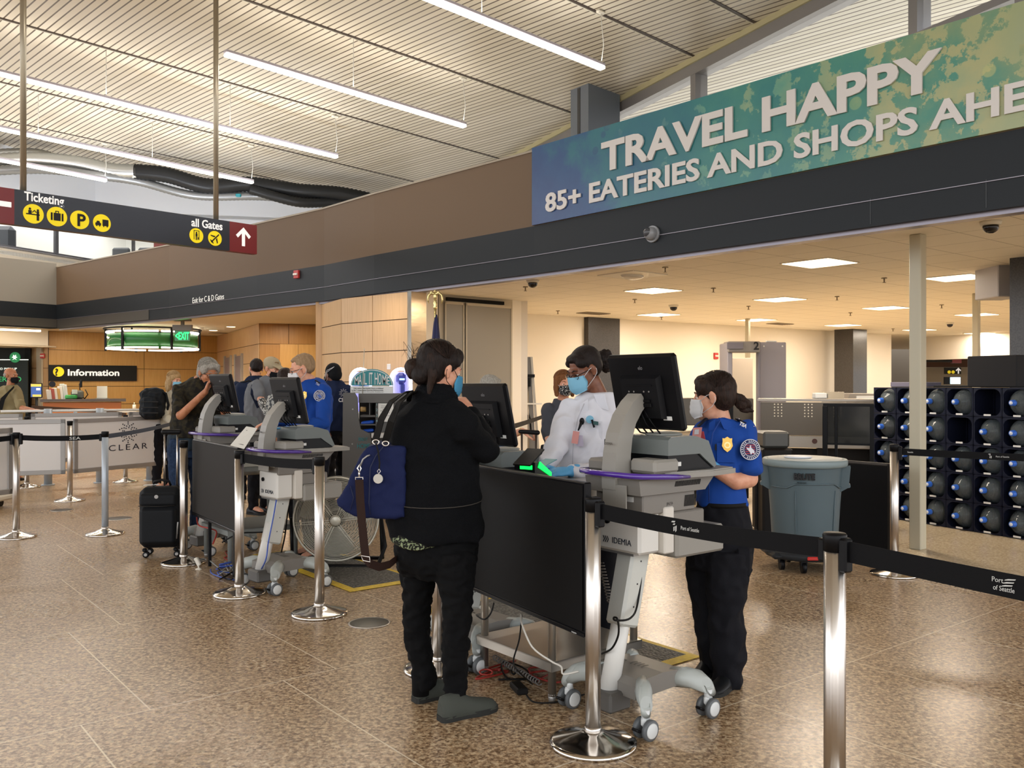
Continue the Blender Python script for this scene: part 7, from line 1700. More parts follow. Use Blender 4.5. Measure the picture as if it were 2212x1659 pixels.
MB().strip([bagp(812, 958, 3.88), bagp(817, 975, 3.875), bagp(820, 1000, 3.87), bagp(819, 1015, 3.87)], .007, .003, V((1, 0, 0))).build('tag_thong', M_lea, bg); MB().disc(bagp(817, 1034, 3.868), (0, -1, 0), .021, .004, 24).build('coin_charm', mat('charm_steel', 'a8a49c', rough=.3, metal=.9), bg); MB().tube([bagp(819, 1013, 3.868), bagp(822, 1018, 3.868), bagp(818, 1024, 3.868), bagp(815, 1018, 3.868)], .002, 5, True).build('ring', M_chrome, bg)
MB().tube([bagp(777, 1003, 3.87), bagp(772, 1012, 3.865), bagp(777, 1020, 3.862), bagp(780, 1012, 3.865)], .0035, 6, True).build('clasp', M_chrome, bg); MB().cyl(bagp(776, 1018, 3.862), bagp(776, 1030, 3.862), .004).build('clasp', M_chrome, bg); MB().tube([bagp(768, 1031, 3.86), bagp(784, 1031, 3.86), bagp(784, 1042, 3.86), bagp(768, 1042, 3.86)], .003, 6, True).build('clasp', M_chrome, bg)
pts = [P(776, 1036, 3.858), P(778, 1080, 3.85), P(782, 1130, 3.85), P(787, 1180, 3.85), P(790, 1206, 3.85), P(800, 1218, 3.86), P(820, 1225, 3.9), P(842, 1219, 3.95), P(858, 1206, 4.0), P(868, 1190, 4.08), P(872, 1120, 4.18)]
MB().strip(pts, .036, .003, lambda i: V((1, 0, .0)) if i < 4 else (V((.8, 0, .5)) if i == 4 else V((0.25, .2, 1)))).build('shoulder_strap', M_brs, bg); MB().tube([P(780, 1200, 3.845), P(798, 1203, 3.845), P(800, 1214, 3.85), P(784, 1211, 3.85)], .003, 6, True).build('buckle', M_chrome, bg)

# ---------------------------------------------------------------- 2. young officer in royal blue, right of the kiosk
M_tsa = cloth('royal_blue_shirt', '1a4494', .15); M_blkp = cloth('black_cargo', '111116', .3); M_nvt = mat('epaulet_navy', '141826', rough=.7)
Yr = 4.44
t = thing('person', 'young officer in short-sleeved blue shirt with ponytail, white mask and blue gloves', 'person', (1.05, 4.3, 0)); Mh = headframe(P(1541, 858, Yr), (-.93, .36, 0), -6, 0, .98)
mb = MB(); head_skin(mb, Mh, jaw=.95); mb.cap(P(1560, 925, 4.46), P(1550, 880, 4.45), .055, .048); mb.eloft([er(1530, 1595, 935, Yr, .08), er(1530, 1590, 1000, Yr, .08), er(1530, 1590, 1090, Yr, .08), er(1525, 1590, 1160, Yr, .08)])
mb.chain([P(1608, 940, 4.41), P(1619, 1000, 4.37), P(1620, 1035, 4.36)], [.035, .038, .040]); mb.chain([P(1618, 1035, 4.36), P(1590, 1040, 4.33), P(1548, 1018, 4.33)], [.043, .042, .029]); mb.chain([P(1518, 935, 4.5), P(1500, 1010, 4.52), P(1512, 990, 4.38)], [.045, .038, .028])
mb.chain([P(1570, 1180, 4.40), P(1572, 1330, 4.36), P(1570, 1480, 4.32)], [.06, .04, .03]); mb.chain([P(1530, 1180, 4.50), P(1535, 1330, 4.50), P(1545, 1470, 4.50)], [.06, .04, .03])
hand(mb, P(1541, 1010, 4.33), V((-.55, 0, .75)), V((-.4, .8, -.2)), 1, curl=(.35, .6, .4), s=.86, k=.9)
organic('body', mb, M_sk1, t, .0048, 3)
mb = MB(); mb.M = Mh; mb.ell((0, -.026, .046), (.088, .098, .088)); mb.ell((0, -.050, .006), (.080, .070, .082)); mb.ell((.0, .045, .085), (.06, .045, .035)); mb.ell((-.052, .040, .055), (.030, .042, .040)); mb.ell((.052, .040, .055), (.030, .042, .040)); mb.chain([(-.060, .062, .055), (-.066, .066, .02), (-.062, .064, -.005)], [.014, .008, .003]); mb.M = Matrix.Identity(4)
hr = organic('hair', mb, H_dark, t, .007, 4, .003, 30, (1, 1, .3))
mb = MB(); mb.chain([P(1582, 854, 4.41), P(1596, 860, 4.41), P(1610, 870, 4.41), P(1624, 886, 4.41)], [.017, .024, .026, .012]); mb.chain([P(1584, 857, 4.41), P(1594, 868, 4.41), P(1602, 880, 4.41), P(1606, 889, 4.41)], [.015, .022, .020, .009]); mb.chain([P(1590, 860, 4.41), P(1604, 874, 4.41), P(1615, 890, 4.41)], [.018, .024, .011]); organic('ponytail', mb, H_dark, hr, .006, 2, .006, 30, (.5, 1, 1)); MB().cyl(P(1578, 857, 4.42), P(1585, 858, 4.42), .022).build('hair_tie', M_maskk, hr)
strands(hr, Mh, H_dark, 120, 3, c=(0, -.024, .046), rad=(.089, .1, .09))
head_parts(t, Mh, H_dark, mask=M_maskw, strap=M_maskw)
mb = MB(); mb.eloft([er(1535, 1590, 903, 4.45, .065), er(1524, 1606, 914, 4.45, .085), er(1512, 1622, 926, 4.45, .10), er(1508, 1632, 942, 4.45, .115), er(1508, 1622, 975, 4.45, .125), er(1510, 1612, 1010, 4.45, .125), er(1508, 1608, 1050, 4.45, .12), er(1504, 1612, 1080, 4.45, .12), er(1506, 1616, 1092, 4.45, .12)], 26)
mb.chain([P(1606, 930, 4.42), P(1620, 975, 4.38), P(1620, 1006, 4.36)], [.062, .066, .064]); mb.chain([P(1524, 930, 4.5), P(1504, 975, 4.52)], [.06, .062])
organic('uniform_shirt', mb, M_tsa, t, .0085, 3, .012, 6, (1, 1, .8))
# collar, placket, epaulets, badge, patch, cards
fwd = V((-.72, -.69, 0)); 
MB().prism([(0, 0), (.075, -.02), (.085, -.075), (.03, -.055)], P(1552, 902, 4.33), (.9, .43, 0), Z, .004).build('collar', M_tsa, t); MB().prism([(0, 0), (-.03, -.02), (-.035, -.06), (-.005, -.05)], P(1546, 905, 4.34), (.9, -.43, 0), Z, .004).build('collar', M_tsa, t)
e = MB(frame(V((.88, .0, -.45)).normalized(), V((0, 1, 0)), V((.45, 0, .88)).normalized(), P(1607, 917, 4.40))).box((0, 0, .008), (.092, .055, .008), .002).build('epaulet', M_nvt, t)
text('TSA', P(1596, 917, 4.335), V((.88, .0, -.45)), V((.45, 0, .88)), .017, M_maskw, e, fit=.04, ext=.0008, bold=.001)
for dx in (-.040, .042): MB(frame(V((.88, .0, -.45)).normalized(), V((0, 1, 0)), V((.45, 0, .88)).normalized(), P(1607, 917, 4.40))).box((dx, 0, .0125), (.004, .054, .003)).build('epaulet_stripe', M_maskw, e)
MB(frame(V((.7, .0, .7)).normalized(), V((0, 1, 0)), V((-.7, 0, .7)).normalized(), P(1519, 914, 4.42))).box((0, 0, .006), (.06, .045, .008), .002).build('epaulet', M_nvt, t)
patch(t, P(1620, 971, 4.305), (.12, -.99, .02), .051); badge(t, P(1571, 960, 4.315), (-.15, -.99, .05), .072)
pk = tabp(t, 'chest_pocket', P(1568, 978, 4.322), (.98, -.15, 0), Z, .085, .095, M_tsa, .004); tabp(t, 'pen', P(1546, 966, 4.318), (1, 0, 0), Z, .007, .03, M_plast, .006); MB().disc(P(1517, 958, 4.34), (-.5, -.85, 0), .010, .003).build('pin', M_chrome, t)
ic = tabp(t, 'id_card', P(1505, 940, 4.335), V((.8, -.6, .1)), V((.12, 0, 1)), .046, .075, mat('card_pink', 'd08880', rough=.4)); tabp(ic, 'card_photo', P(1505, 933, 4.331), V((.8, -.6, .1)), V((.12, 0, 1)), .022, .024, mat('card_grey', 'c8c4c8', rough=.4)); tabp(t, 'id_card', P(1516, 943, 4.34), V((.8, -.6, .1)), V((-.2, 0, 1)), .03, .05, mat('card_red', 'b04850', rough=.4))
MB().tube([P(1556, 908, 4.33), P(1540, 935, 4.30), P(1530, 1000, 4.30), P(1532, 1085, 4.32)], .003, 5).build('placket_edge', mat('shirt_dark_seam', '123a86', rough=.8), t)  # placket edge drawn as a seam in darker blue
mb = MB(); hand(mb, P(1546, 1016, 4.33), V((-.62, -.05, .62)), V((-.4, .8, -.2)), 1, curl=(.35, .55, .4), s=.92, k=1.14, thumb=(.9, .5, -.1)); mb.cap(P(1549, 1017, 4.33), P(1540, 1009, 4.33), .032, .031); organic('glove', mb, M_gl, t, .0045, 2)
mb = MB(); hand(mb, P(1516, 1000, 4.39), V((-.3, -.2, .9)), V((.3, .8, 0)), -1, curl=(.4, .7, .4), s=.86, k=1.12); mb.cap(P(1514, 1000, 4.38), P(1514, 990, 4.38), .030, .030); organic('glove', mb, M_gl, t, .005, 2)
mb = MB(); mb.eloft([er(1508, 1612, 1084, 4.45, .115), er(1498, 1616, 1110, 4.45, .125), er(1488, 1624, 1150, 4.45, .13), er(1484, 1626, 1190, 4.45, .13), er(1488, 1620, 1230, 4.45, .11)], 24)
mb.eloft([er(1520, 1625, 1190, 4.38, .10), er(1524, 1622, 1240, 4.37, .10), er(1528, 1612, 1295, 4.36, .095), er(1532, 1610, 1367, 4.35, .09), er(1536, 1611, 1421, 4.34, .085), er(1540, 1606, 1468, 4.33, .08), er(1544, 1600, 1482, 4.33, .075)], 20); mb.eloft([er(1483, 1570, 1190, 4.50, .10), er(1483, 1565, 1240, 4.50, .10), er(1492, 1565, 1295, 4.50, .09), er(1504, 1568, 1367, 4.50, .085), er(1512, 1572, 1421, 4.50, .08), er(1521, 1574, 1455, 4.50, .075)], 20)
organic('cargo_trousers', mb, M_blkp, t, .0095, 3, .013, 8, (1, 1, .9)); MB(frame(V((1, .1, 0)).normalized(), V((-.1, 1, 0)), Z, P(1606, 1215, 4.30))).box((0, 0, 0), (.07, .02, .14), .008).build('cargo_pocket', M_blkp, t)
mb = MB(); mb.eloft([er(1506, 1614, 1082, 4.45, .122), er(1506, 1614, 1091, 4.45, .124)], 26); mb.build('belt', M_lea, t)
M_shk = mat('black_leather_shoe', '17181a', rough=.4); shoe(t, V((1.09, 4.36, 0)), V((.93, 4.17, 0)), M_shk, M_sole, .046, .085); shoe(t, V((1.02, 4.56, 0)), V((.90, 4.36, 0)), M_shk, M_sole, .045, .085)

# ---------------------------------------------------------------- 3. officer in the white shirt
M_wht = cloth('white_shirt', 'd9d8de', .12); Yo = 5.12
t = thing('person', 'officer in white shirt, glasses and light blue mask reading a document at the steel table', 'person', (.42, 5.15, 0)); Mh = headframe(P(1262, 800, Yo), (-.86, -.51, 0), -24, 0, 1.03)
mb = MB(); head_skin(mb, Mh); mb.cap(P(1296, 865, 5.17), P(1278, 825, 5.15), .060, .055); mb.eloft([er(1235, 1340, 890, 5.15, .10), er(1225, 1340, 960, 5.15, .12), er(1225, 1335, 1040, 5.15, .12), er(1225, 1335, 1110, 5.15, .12)])
mb.chain([P(1228, 893, 5.12), P(1202, 965, 5.0), P(1170, 1012, 4.80)], [.045, .04, .03]); mb.chain([P(1338, 893, 5.15), P(1335, 1005, 4.98), P(1236, 1018, 4.72)], [.045, .042, .03]); mb.chain([P(1305, 1110, 5.12), P(1305, 1260, 5.1), P(1305, 1370, 5.1)], [.09, .06, .04]); mb.chain([P(1255, 1110, 5.18), P(1258, 1250, 5.2), P(1260, 1360, 5.2)], [.09, .06, .04])
mb.ell(P(1305, 1378, 5.04), (.045, .11, .03)); mb.ell(P(1260, 1368, 5.14), (.045, .11, .03))
organic('body', mb, M_sk2, t, .005, 3)
mb = MB(); mb.M = Mh; mb.ell((0, -.030, .048), (.084, .096, .086)); mb.ell((0, -.050, .010), (.078, .068, .072)); mb.ell((0, .035, .088), (.058, .045, .026)); mb.ell((.050, .03, .06), (.03, .04, .03)); mb.ell((-.050, .03, .06), (.03, .04, .03)); mb.M = Matrix.Identity(4); hr = organic('hair', mb, H_black, t, .007, 4)
mb = MB(); mb.ell(P(1301, 778, 5.24), (.040, .045, .055)); mb.ell(P(1308, 768, 5.24), (.035, .04, .035)); mb.ell(P(1310, 790, 5.24), (.03, .04, .04)); organic('hair_bun', mb, H_black, hr, .007, 1, .014, 30)
head_parts(t, Mh, H_black, glasses=True, mask=M_maskb, strap=M_maskw)
mb = MB(); mb.eloft([er(1262, 1326, 848, 5.16, .075), er(1245, 1340, 858, 5.15, .095), er(1228, 1350, 872, 5.14, .115), er(1214, 1358, 892, 5.12, .135), er(1208, 1358, 925, 5.10, .15), er(1203, 1355, 960, 5.10, .165), er(1200, 1350, 1000, 5.10, .17), er(1204, 1345, 1040, 5.10, .165), er(1212, 1342, 1052, 5.10, .15)], 26)
mb.chain([P(1230, 890, 5.10), P(1208, 955, 4.98), P(1180, 1002, 4.84)], [.075, .066, .050]); mb.chain([P(1335, 890, 5.12), P(1338, 1000, 4.96), P(1300, 1015, 4.86), P(1244, 1017, 4.74)], [.075, .068, .062, .048])
organic('uniform_shirt', mb, M_wht, t, .009, 3, .016, 6, (1, 1, .8))
MB().prism([(0, 0), (.07, -.005), (.09, -.10), (.025, -.075)], P(1283, 852, 5.04), (.8, -.55, .1), (-.1, .1, 1), .005).build('collar', M_wht, t); MB().prism([(0, 0), (-.045, -.03), (-.04, -.10), (.01, -.06)], P(1270, 862, 5.0), (.9, -.2, 0), (.1, 0, 1), .005).build('collar', M_wht, t)
MB().tube([P(1262, 872, 4.985), P(1248, 905, 4.95), P(1238, 960, 4.93), P(1236, 1040, 4.93)], .003, 5).build('placket_edge', mat('shirt_white_seam', 'b9b8c0', rough=.8), t)
pc = tabp(t, 'chest_pocket', P(1281, 935, 4.955), (.96, -.25, 0), Z, .10, .13, M_wht, .004)
tabp(t, 'pen', P(1281, 915, 4.93), (1, 0, .3), V((-.3, 0, 1)), .011, .045, M_plast, .008); tabp(t, 'pen_clip', P(1287, 914, 4.925), (1, 0, -.15), Z, .028, .02, mat('green_clip', '1f4a48', rough=.4), .008); MB().disc(P(1274, 906, 4.94), (0, -1, 0), .022, .003).build('folded_mask', M_maskb, t)
cd = tabp(t, 'id_card', P(1243, 945, 4.90), V((.95, -.2, -.15)), V((.15, 0, 1)), .036, .068, mat('card_pink', 'd08880')); tabp(t, 'id_card', P(1252, 952, 4.905), V((.9, -.3, 0)), V((-.1, 0, 1)), .04, .06, mat('card_lilac', 'b8aec0', rough=.4)); MB().tube([P(1257, 907, 4.93), P(1254, 918, 4.915), P(1249, 930, 4.905)], [.010, .008, .004], 8).build('card_clip', M_plast, t); MB().ell(P(1257, 910, 4.925), (.014, .008, .020)).build('card_reel', M_plast, t)
mb = MB(); hand(mb, P(1236, 1018, 4.72), V((-.98, -.22, -.02)), V((-.1, .35, -.9)), -1, curl=(.25, .35, .3), s=1.0, k=1.14, thumb=(.95, .4, .2)); mb.cap(P(1246, 1016, 4.74), P(1234, 1018, 4.72), .035, .033); organic('glove', mb, M_gl, t, .0048, 2)
mb = MB(); hand(mb, P(1172, 1008, 4.80), V((-.1, -.8, -.25)), V((.5, .1, -.85)), 1, curl=(.3, .4, .3), s=.95, k=1.12); mb.cap(P(1176, 1003, 4.83), P(1171, 1009, 4.79), .034, .032); organic('glove', mb, M_gl, t, .005, 2)
mb = MB(); mb.eloft([er(1215, 1342, 1045, 5.13, .145), er(1218, 1345, 1120, 5.13, .15), er(1225, 1340, 1160, 5.13, .12)], 20); mb.eloft([er(1275, 1340, 1130, 5.11, .10), er(1280, 1332, 1250, 5.11, .08), er(1284, 1328, 1365, 5.11, .07)]); mb.eloft([er(1222, 1285, 1130, 5.18, .10), er(1232, 1284, 1250, 5.2, .08), er(1238, 1282, 1358, 5.2, .07)]); organic('trousers', mb, M_blkp, t, .011, 2)
shoe(t, V((.535, 5.20, 0)), V((.49, 4.94, 0)), M_shk, M_sole); shoe(t, V((.415, 5.30, 0)), V((.36, 5.04, 0)), M_shk, M_sole)

# ---------------------------------------------------------------- generic figure for the rest, posed by its own joints
def figure(label, head_px, Y, fwd, foot, H, shirt, skin, hairm, rings, pants=None, arms=(), mask=None, glasses=False, pitch=-8, hair='short', voxel=.009, pant_m=None, gap=.09, hscale=1.0, shirt_name='shirt', sleeve='long', shoes=M_shk, strap=None, collar=True, brow=None, wr=.012, mz=(.0, -.105), bodyyaw=None):
    t = thing('person', label, 'person', (foot[0], foot[1], 0)); Mh = headframe(P(head_px[0], head_px[1], Y), fwd, pitch, 0, hscale); hc = P(head_px[0], head_px[1], Y)
    f = V(bodyyaw or fwd).normalized(); l = V((-f.y, f.x, 0)); sk = MB(); head_skin(sk, Mh)
    tops = [er(*r) for r in rings]; sh = tops[min(2, len(tops) - 1)][0]; nb = tops[0][0]
    sk.cap(nb + V((0, 0, -.03)), hc + V((0, 0, -.05)), .056, .05)
    sk.eloft([(c, a * .55, b * .55) for c, a, b in tops[1:]])
    hip = V((foot[0], foot[1], H * .50)); 
    ft = V((foot[0], foot[1], 0))
    for s in (-1, 1):
        hp_, kn, an = hip + l * s * gap, ft + l * s * (gap + .01) + f * .03 + Z * H * .28, ft + l * s * gap + Z * .08; sk.chain([hp_, kn, an], [.055, .04, .03]); sk.chain([an, an + f * .12 - Z * .04], [.035, .03])
    sk.cap(tops[-1][0] + Z * .05, hip, .07, .07)
    sl = MB()
    for a in arms:
        S_, E_, Wr_ = V(a['sh']), V(a['el']), V(a['wr']); sk.chain([S_, E_, Wr_], [.036, .040, .027])
        if a.get('hand', True): hand(sk, Wr_, a.get('d', Wr_ - E_), a.get('n', V((0, 0, -1))), a.get('side', 1), curl=a.get('curl', (.4, .5, .4)), thumb=a.get('thumb', (.7, .6, .3)))
        if a.get('sleeve', sleeve) == 'long': sl.chain([S_, E_, E_.lerp(Wr_, .92)], [.068, .058, .042])
        else: sl.chain([S_, S_.lerp(E_, a.get('len', .75))], [.068, .066])
    organic('body', sk, skin, t, min(voxel, .0065), 2)
    sl.eloft(tops, 22); sh_o = organic(shirt_name, sl, shirt, t, voxel, 3, wr, 7, (1, 1, .8))
    tr_ = MB(); tr_.eloft([(hip + Z * .08, l * .165, f * .115), (hip, l * .18, f * .13), (hip - Z * .1, l * .17, f * .11)], 20)
    for s in (-1, 1): tr_.chain([hip + l * s * gap - Z * .02, ft + l * s * (gap + .01) + f * .03 + Z * H * .28, ft + l * s * gap + Z * .10], [.100, .078, .060])
    organic('trousers', tr_, pant_m or M_blkp, t, .011, 3, .012, 8)
    for s in (-1, 1):
        q = ft + l * s * gap; shoe(t, q - f * .08, q + f * .17, shoes, M_sole)
    if hair:
        hb = MB(); hb.M = Mh
        if hair == 'short': hb.ell((0, -.028, .050), (.082, .094, .082)); hb.ell((0, -.048, .015), (.078, .066, .062)); hb.ell((0, .03, .088), (.055, .04, .022))
        elif hair == 'shaggy': hb.ell((0, -.026, .048), (.090, .100, .088)); hb.ell((0, -.055, -.005), (.082, .066, .090)); hb.ell((0, .052, .078), (.060, .036, .034)); hb.ell((.06, .02, .04), (.03, .05, .045)); hb.ell((-.06, .02, .04), (.03, .05, .045)); hb.chain([(.062, .05, .07), (.066, .06, .03)], [.024, .010]); hb.chain([(-.04, .075, .085), (-.05, .085, .045)], [.024, .010])
        elif hair == 'bald': hb.ell((0, -.050, .012), (.079, .060, .050))
        elif hair == 'bob': hb.ell((0, -.026, .050), (.092, .100, .090)); hb.chain([(.075, .01, .05), (.082, .015, -.03), (.080, .03, -.10)], [.032, .028, .020]); hb.chain([(-.075, .01, .05), (-.082, .015, -.03), (-.080, .03, -.10)], [.032, .028, .020]); hb.ell((0, -.06, -.04), (.085, .055, .09))
        elif hair == 'long': hb.ell((0, -.026, .048), (.092, .104, .090)); hb.ell((0, -.07, -.06), (.090, .055, .14)); hb.chain([(.07, .0, .0), (.075, -.01, -.12), (.06, -.03, -.2)], [.035, .032, .015]); hb.chain([(-.07, .0, .0), (-.075, -.01, -.12), (-.06, -.03, -.2)], [.035, .032, .015])
        ho = organic('hair', hb, hairm, t, .008, 3, .005, 26, (1, 1, .4))
        if hair in ('shaggy', 'bob', 'long'): strands(ho, Mh, hairm, 90, 5, r=.002, back=hair != 'shaggy', rad=(.093, .104, .093))
    head_parts(t, Mh, brow or hairm, glasses=glasses, mask=mask, strap=strap, mz=mz)
    return t, Mh, sh_o

# 4. man in the dark patterned shirt
M_camo = cloth('dark_leaf_shirt', '15120e', .2, noise_col='2e2818', nscale=26); M_jean = cloth('blue_jeans', '22344f', .4, noise_col='1a2a42', nscale=60)
Y6 = 8.35; R6 = P(452, 812, Y6)
t, Mh, so = figure('grey haired man in dark patterned shirt and jeans lifting his mask with both hands', (450, 806), Y6, (.72, -.69, 0), (P(405, 0, 8.4).x, 8.4), 1.76, M_camo, M_sk3, H_grey,
    [(412, 448, 815, 8.4, .07), (398, 462, 824, 8.4, .09), (380, 474, 836, 8.4, .115), (373, 480, 860, 8.4, .13), (370, 482, 895, 8.4, .14), (366, 476, 930, 8.4, .145), (364, 470, 944, 8.4, .145)],
    arms=[dict(sh=P(385, 845, 8.35), el=P(390, 898, 8.10), wr=P(444, 846, 8.05), sleeve='short', len=.8, d=V((.35, 0, 1)), n=V((.9, .2, .1)), side=1, curl=(.6, .8, .5)), dict(sh=P(470, 845, 8.40), el=P(488, 895, 8.15), wr=P(474, 846, 8.05), sleeve='short', len=.7, d=V((-.15, 0, 1)), n=V((-.9, .2, .1)), side=-1, curl=(.6, .8, .5))],
    hair='shaggy', glasses=True, pant_m=M_jean, shirt_name='shirt', mask=None, pitch=-16, hscale=1.04, voxel=.010)
MB(Mh).ell((0, .060, -.085), (.056, .048, .040)).build('face_mask', M_maskk, t)
MB(Mh).tube([(.078, -.01, -.01), (.074, .02, -.05), (.06, .06, -.08)], .003, 5).build('mask_strap', M_maskk, t)
MB(Mh).tube([(-.078, -.01, -.01), (-.074, .02, -.05), (-.06, .06, -.08)], .003, 5).build('mask_strap', M_maskk, t)
mb = MB(); mb.eloft([er(364, 440, 938, 8.4, .135), er(362, 446, 962, 8.4, .14), er(366, 440, 972, 8.4, .13)], 22); organic('tied_jacket', mb, cloth('slate_jacket', '26313a'), t, .011, 3, .01, 8)
# 5. officer with sandy hair behind the left kiosk
Y7 = 7.35
t, Mh, so = figure('grey haired officer in long-sleeved blue uniform shirt, glasses and white mask', (652, 799), Y7, (-.93, -.36, 0), (P(680, 0, 7.5).x, 7.5), 1.75, M_tsa, M_sk1, hair_mat('hair_thin_sandy', '8a6e50', 'a88c6c'),
    [(648, 690, 815, 7.4, .07), (640, 702, 824, 7.4, .09), (630, 714, 838, 7.4, .12), (626, 719, 862, 7.4, .14), (628, 719, 890, 7.4, .15), (634, 716, 918, 7.4, .15), (642, 712, 938, 7.4, .145)],
    arms=[dict(sh=P(700, 845, 7.32), el=P(698, 914, 7.18), wr=P(622, 928, 6.98), d=V((-1, -.2, -.05)), n=V((0, 0, -1)), side=-1, curl=(.3, .3, .2)), dict(sh=P(637, 845, 7.42), el=P(622, 905, 7.3), wr=P(590, 915, 7.1), d=V((-1, -.3, -.05)), n=V((0, 0, -1)), side=1)],
    mask=M_maskw, strap=M_maskw, glasses=True, hair='short', pant_m=cloth('navy_trousers', '12141f'), hscale=1.02, shirt_name='uniform_shirt', pitch=-14, voxel=.009, bodyyaw=(-.85, -.5, 0))
patch(t, P(690, 855, 7.215), (.1, -1, .05), .046, style='blue'); badge(t, P(658, 854, 7.235), (-.3, -.95, .05), .066)
e = MB(frame(V((.8, 0, -.5)).normalized(), V((0, 1, 0)), V((.5, 0, .8)).normalized(), P(688, 829, 7.33))).box((0, 0, .012), (.07, .06, .008), .002).build('epaulet', M_nvt, t); text('TSA', P(681, 829, 7.25), V((.8, 0, -.5)), V((.5, 0, .8)), .018, M_maskw, e, fit=.035, ext=.0008)
tabp(t, 'chest_pocket', P(650, 872, 7.245), (.95, -.3, 0), Z, .10, .10, M_tsa, .006); MB().disc(P(643, 870, 7.235), (-.3, -.95, 0), .010, .003).build('pin', M_chrome, t); MB().disc(P(655, 872, 7.232), (-.3, -.95, 0), .010, .003).build('pin', M_chrome, t)
# 6. woman with bob and patterned mask
M_pm = mat('mask_floral', '0e0f12', rough=.8); n = N(M_pm); vv = n.noise(n.tc.outputs['Object'], 45, 2, .4); n.link(n.ramp(vv, [(.485, '0e0f12'), (.5, 'c8c4bc'), (.53, 'c8c4bc'), (.545, '0e0f12')]), n.b.inputs['Base Color'])
t, Mh, so = figure('woman with a reddish bob, patterned mask and charcoal shirt behind the officer in white', (1218, 830), 8.5, (.28, -.96, 0), (P(1205, 0, 8.6).x, 8.6), 1.60, cloth('charcoal_shirt', '42444a'), M_sk1, H_auburn,
    [(1196, 1236, 862, 8.6, .07), (1190, 1246, 872, 8.6, .09), (1180, 1256, 884, 8.6, .11), (1176, 1258, 910, 8.6, .125), (1176, 1256, 960, 8.6, .13), (1178, 1256, 1010, 8.6, .13)],
    arms=[dict(sh=P(1184, 885, 8.55), el=P(1184, 942, 8.45), wr=P(1192, 972, 8.25), sleeve='short', len=.95, d=V((.5, -.5, -.5)), n=V((1, 0, 0))), dict(sh=P(1252, 885, 8.6), el=P(1256, 945, 8.5), wr=P(1240, 965, 8.3), sleeve='short', d=V((-.5, -.5, -.2)), n=V((-1, 0, 0)))],
    mask=M_pm, hair='bob', pitch=-4, shirt_name='shirt', pant_m=M_blkp)
# 7. grey haired man behind the black monitor
t, Mh, so = figure('man with cropped grey hair mostly hidden by a monitor, hand on a suitcase handle', (1063, 842), 7.75, (.93, .36, 0), (P(1060, 0, 7.8).x, 7.8), 1.62, cloth('plain_blue_shirt', '3a5674'), M_sk1, H_grey,
    [(1044, 1080, 878, 7.8, .07), (1036, 1090, 888, 7.8, .09), (1026, 1098, 900, 7.8, .115), (1022, 1102, 930, 7.8, .13), (1022, 1100, 990, 7.8, .13)],
    arms=[dict(sh=P(1090, 900, 7.72), el=P(1085, 948, 7.62), wr=P(1128, 931, 7.45), sleeve='short', d=V((.95, -.1, -.12)), n=V((0, .2, -1)), side=-1, curl=(.7, .9, .6)), dict(sh=P(1034, 900, 7.85), el=P(1026, 950, 7.9), wr=P(1040, 990, 7.7), hand=True)],
    hair='short', pitch=-10, mask=M_maskb, shirt_name='shirt')
MB().lathe([(.030, -.006), (.033, 0), (.030, .006)], P(1124, 932, 7.46), 20, V((.9, -.2, -.1))).build('wristband', mat('band_yellow', 'c8b070', rough=.5), t)
# 8. figure with a dark hood-like beanie and navy CLEAR vest
t, Mh, so = figure('attendant seen from behind in black knit cap and navy CLEAR vest', (717, 810), 10.6, (-.80, .60, 0), (P(728, 0, 10.6).x, 10.6), 1.74, cloth('clear_navy_vest', '1a2440', .15), M_sk2, H_black,
    [(708, 738, 822, 10.6, .07), (704, 745, 828, 10.6, .10), (697, 756, 838, 10.6, .13), (694, 758, 862, 10.6, .15), (696, 757, 900, 10.6, .16), (698, 755, 930, 10.6, .16)],
    arms=[dict(sh=P(700, 842, 10.6), el=P(694, 890, 10.6), wr=P(700, 925, 10.4)), dict(sh=P(753, 842, 10.6), el=P(760, 892, 10.6), wr=P(756, 930, 10.4))], mask=M_maskk, strap=M_maskw, hair=None, shirt_name='vest')
mb = MB(Mh); mb.ell((0, -.030, .045), (.092, .104, .098)); mb.ell((0, -.065, .0), (.085, .070, .085)); organic('knit_cap', mb, M_maskk, t, .009, 3)
MB(Mh).tube([(-.09, .05, -.03), (-.097, -.03, .05), (-.06, -.12, .08)], .0025, 5).build('mask_strap', M_maskw, t); MB(Mh).tube([(-.085, .05, -.07), (-.097, -.03, .03), (-.06, -.12, .08)], .0025, 5).build('mask_strap', M_maskw, t)
text('CLEAR', P(731, 868, 10.40), (1, 0, 0), Z, .045, M_maskw, t, fit=.17, ext=.001, bold=.002); dots_spark(t, P(742, 849, 10.40), V((1, 0, 0)), V((0, -1, 0)), .05, M_maskw)
# 9. man in cap and grey polo
t, Mh, so = figure('man in tan cap, grey polo shirt and black mask bending forward, patterned arm sleeve', (588, 797), 10.0, (.86, -.51, 0), (P(560, 0, 10.1).x, 10.1), 1.76, cloth('grey_polo', '6c6e72', .15), M_sk1, H_sand,
    [(568, 598, 812, 10.0, .07), (555, 602, 819, 10.0, .09), (536, 600, 830, 10.0, .12), (529, 596, 852, 10.0, .14), (528, 590, 885, 10.0, .15), (530, 588, 925, 10.0, .15)],
    arms=[dict(sh=P(556, 833, 9.88), el=P(566, 872, 9.70), wr=P(584, 908, 9.45), sleeve='short', len=.55, d=V((.9, -.3, -.2)), n=V((0, 0, -1))), dict(sh=P(592, 835, 10.1), el=P(598, 875, 10.0), wr=P(600, 905, 9.7), sleeve='short', d=V((.4, -.7, -.2)), n=V((0, 0, -1)))],
    mask=M_maskk, strap=M_maskk, hair='short', pitch=-22, shirt_name='polo_shirt', bodyyaw=(.86, -.5, 0))
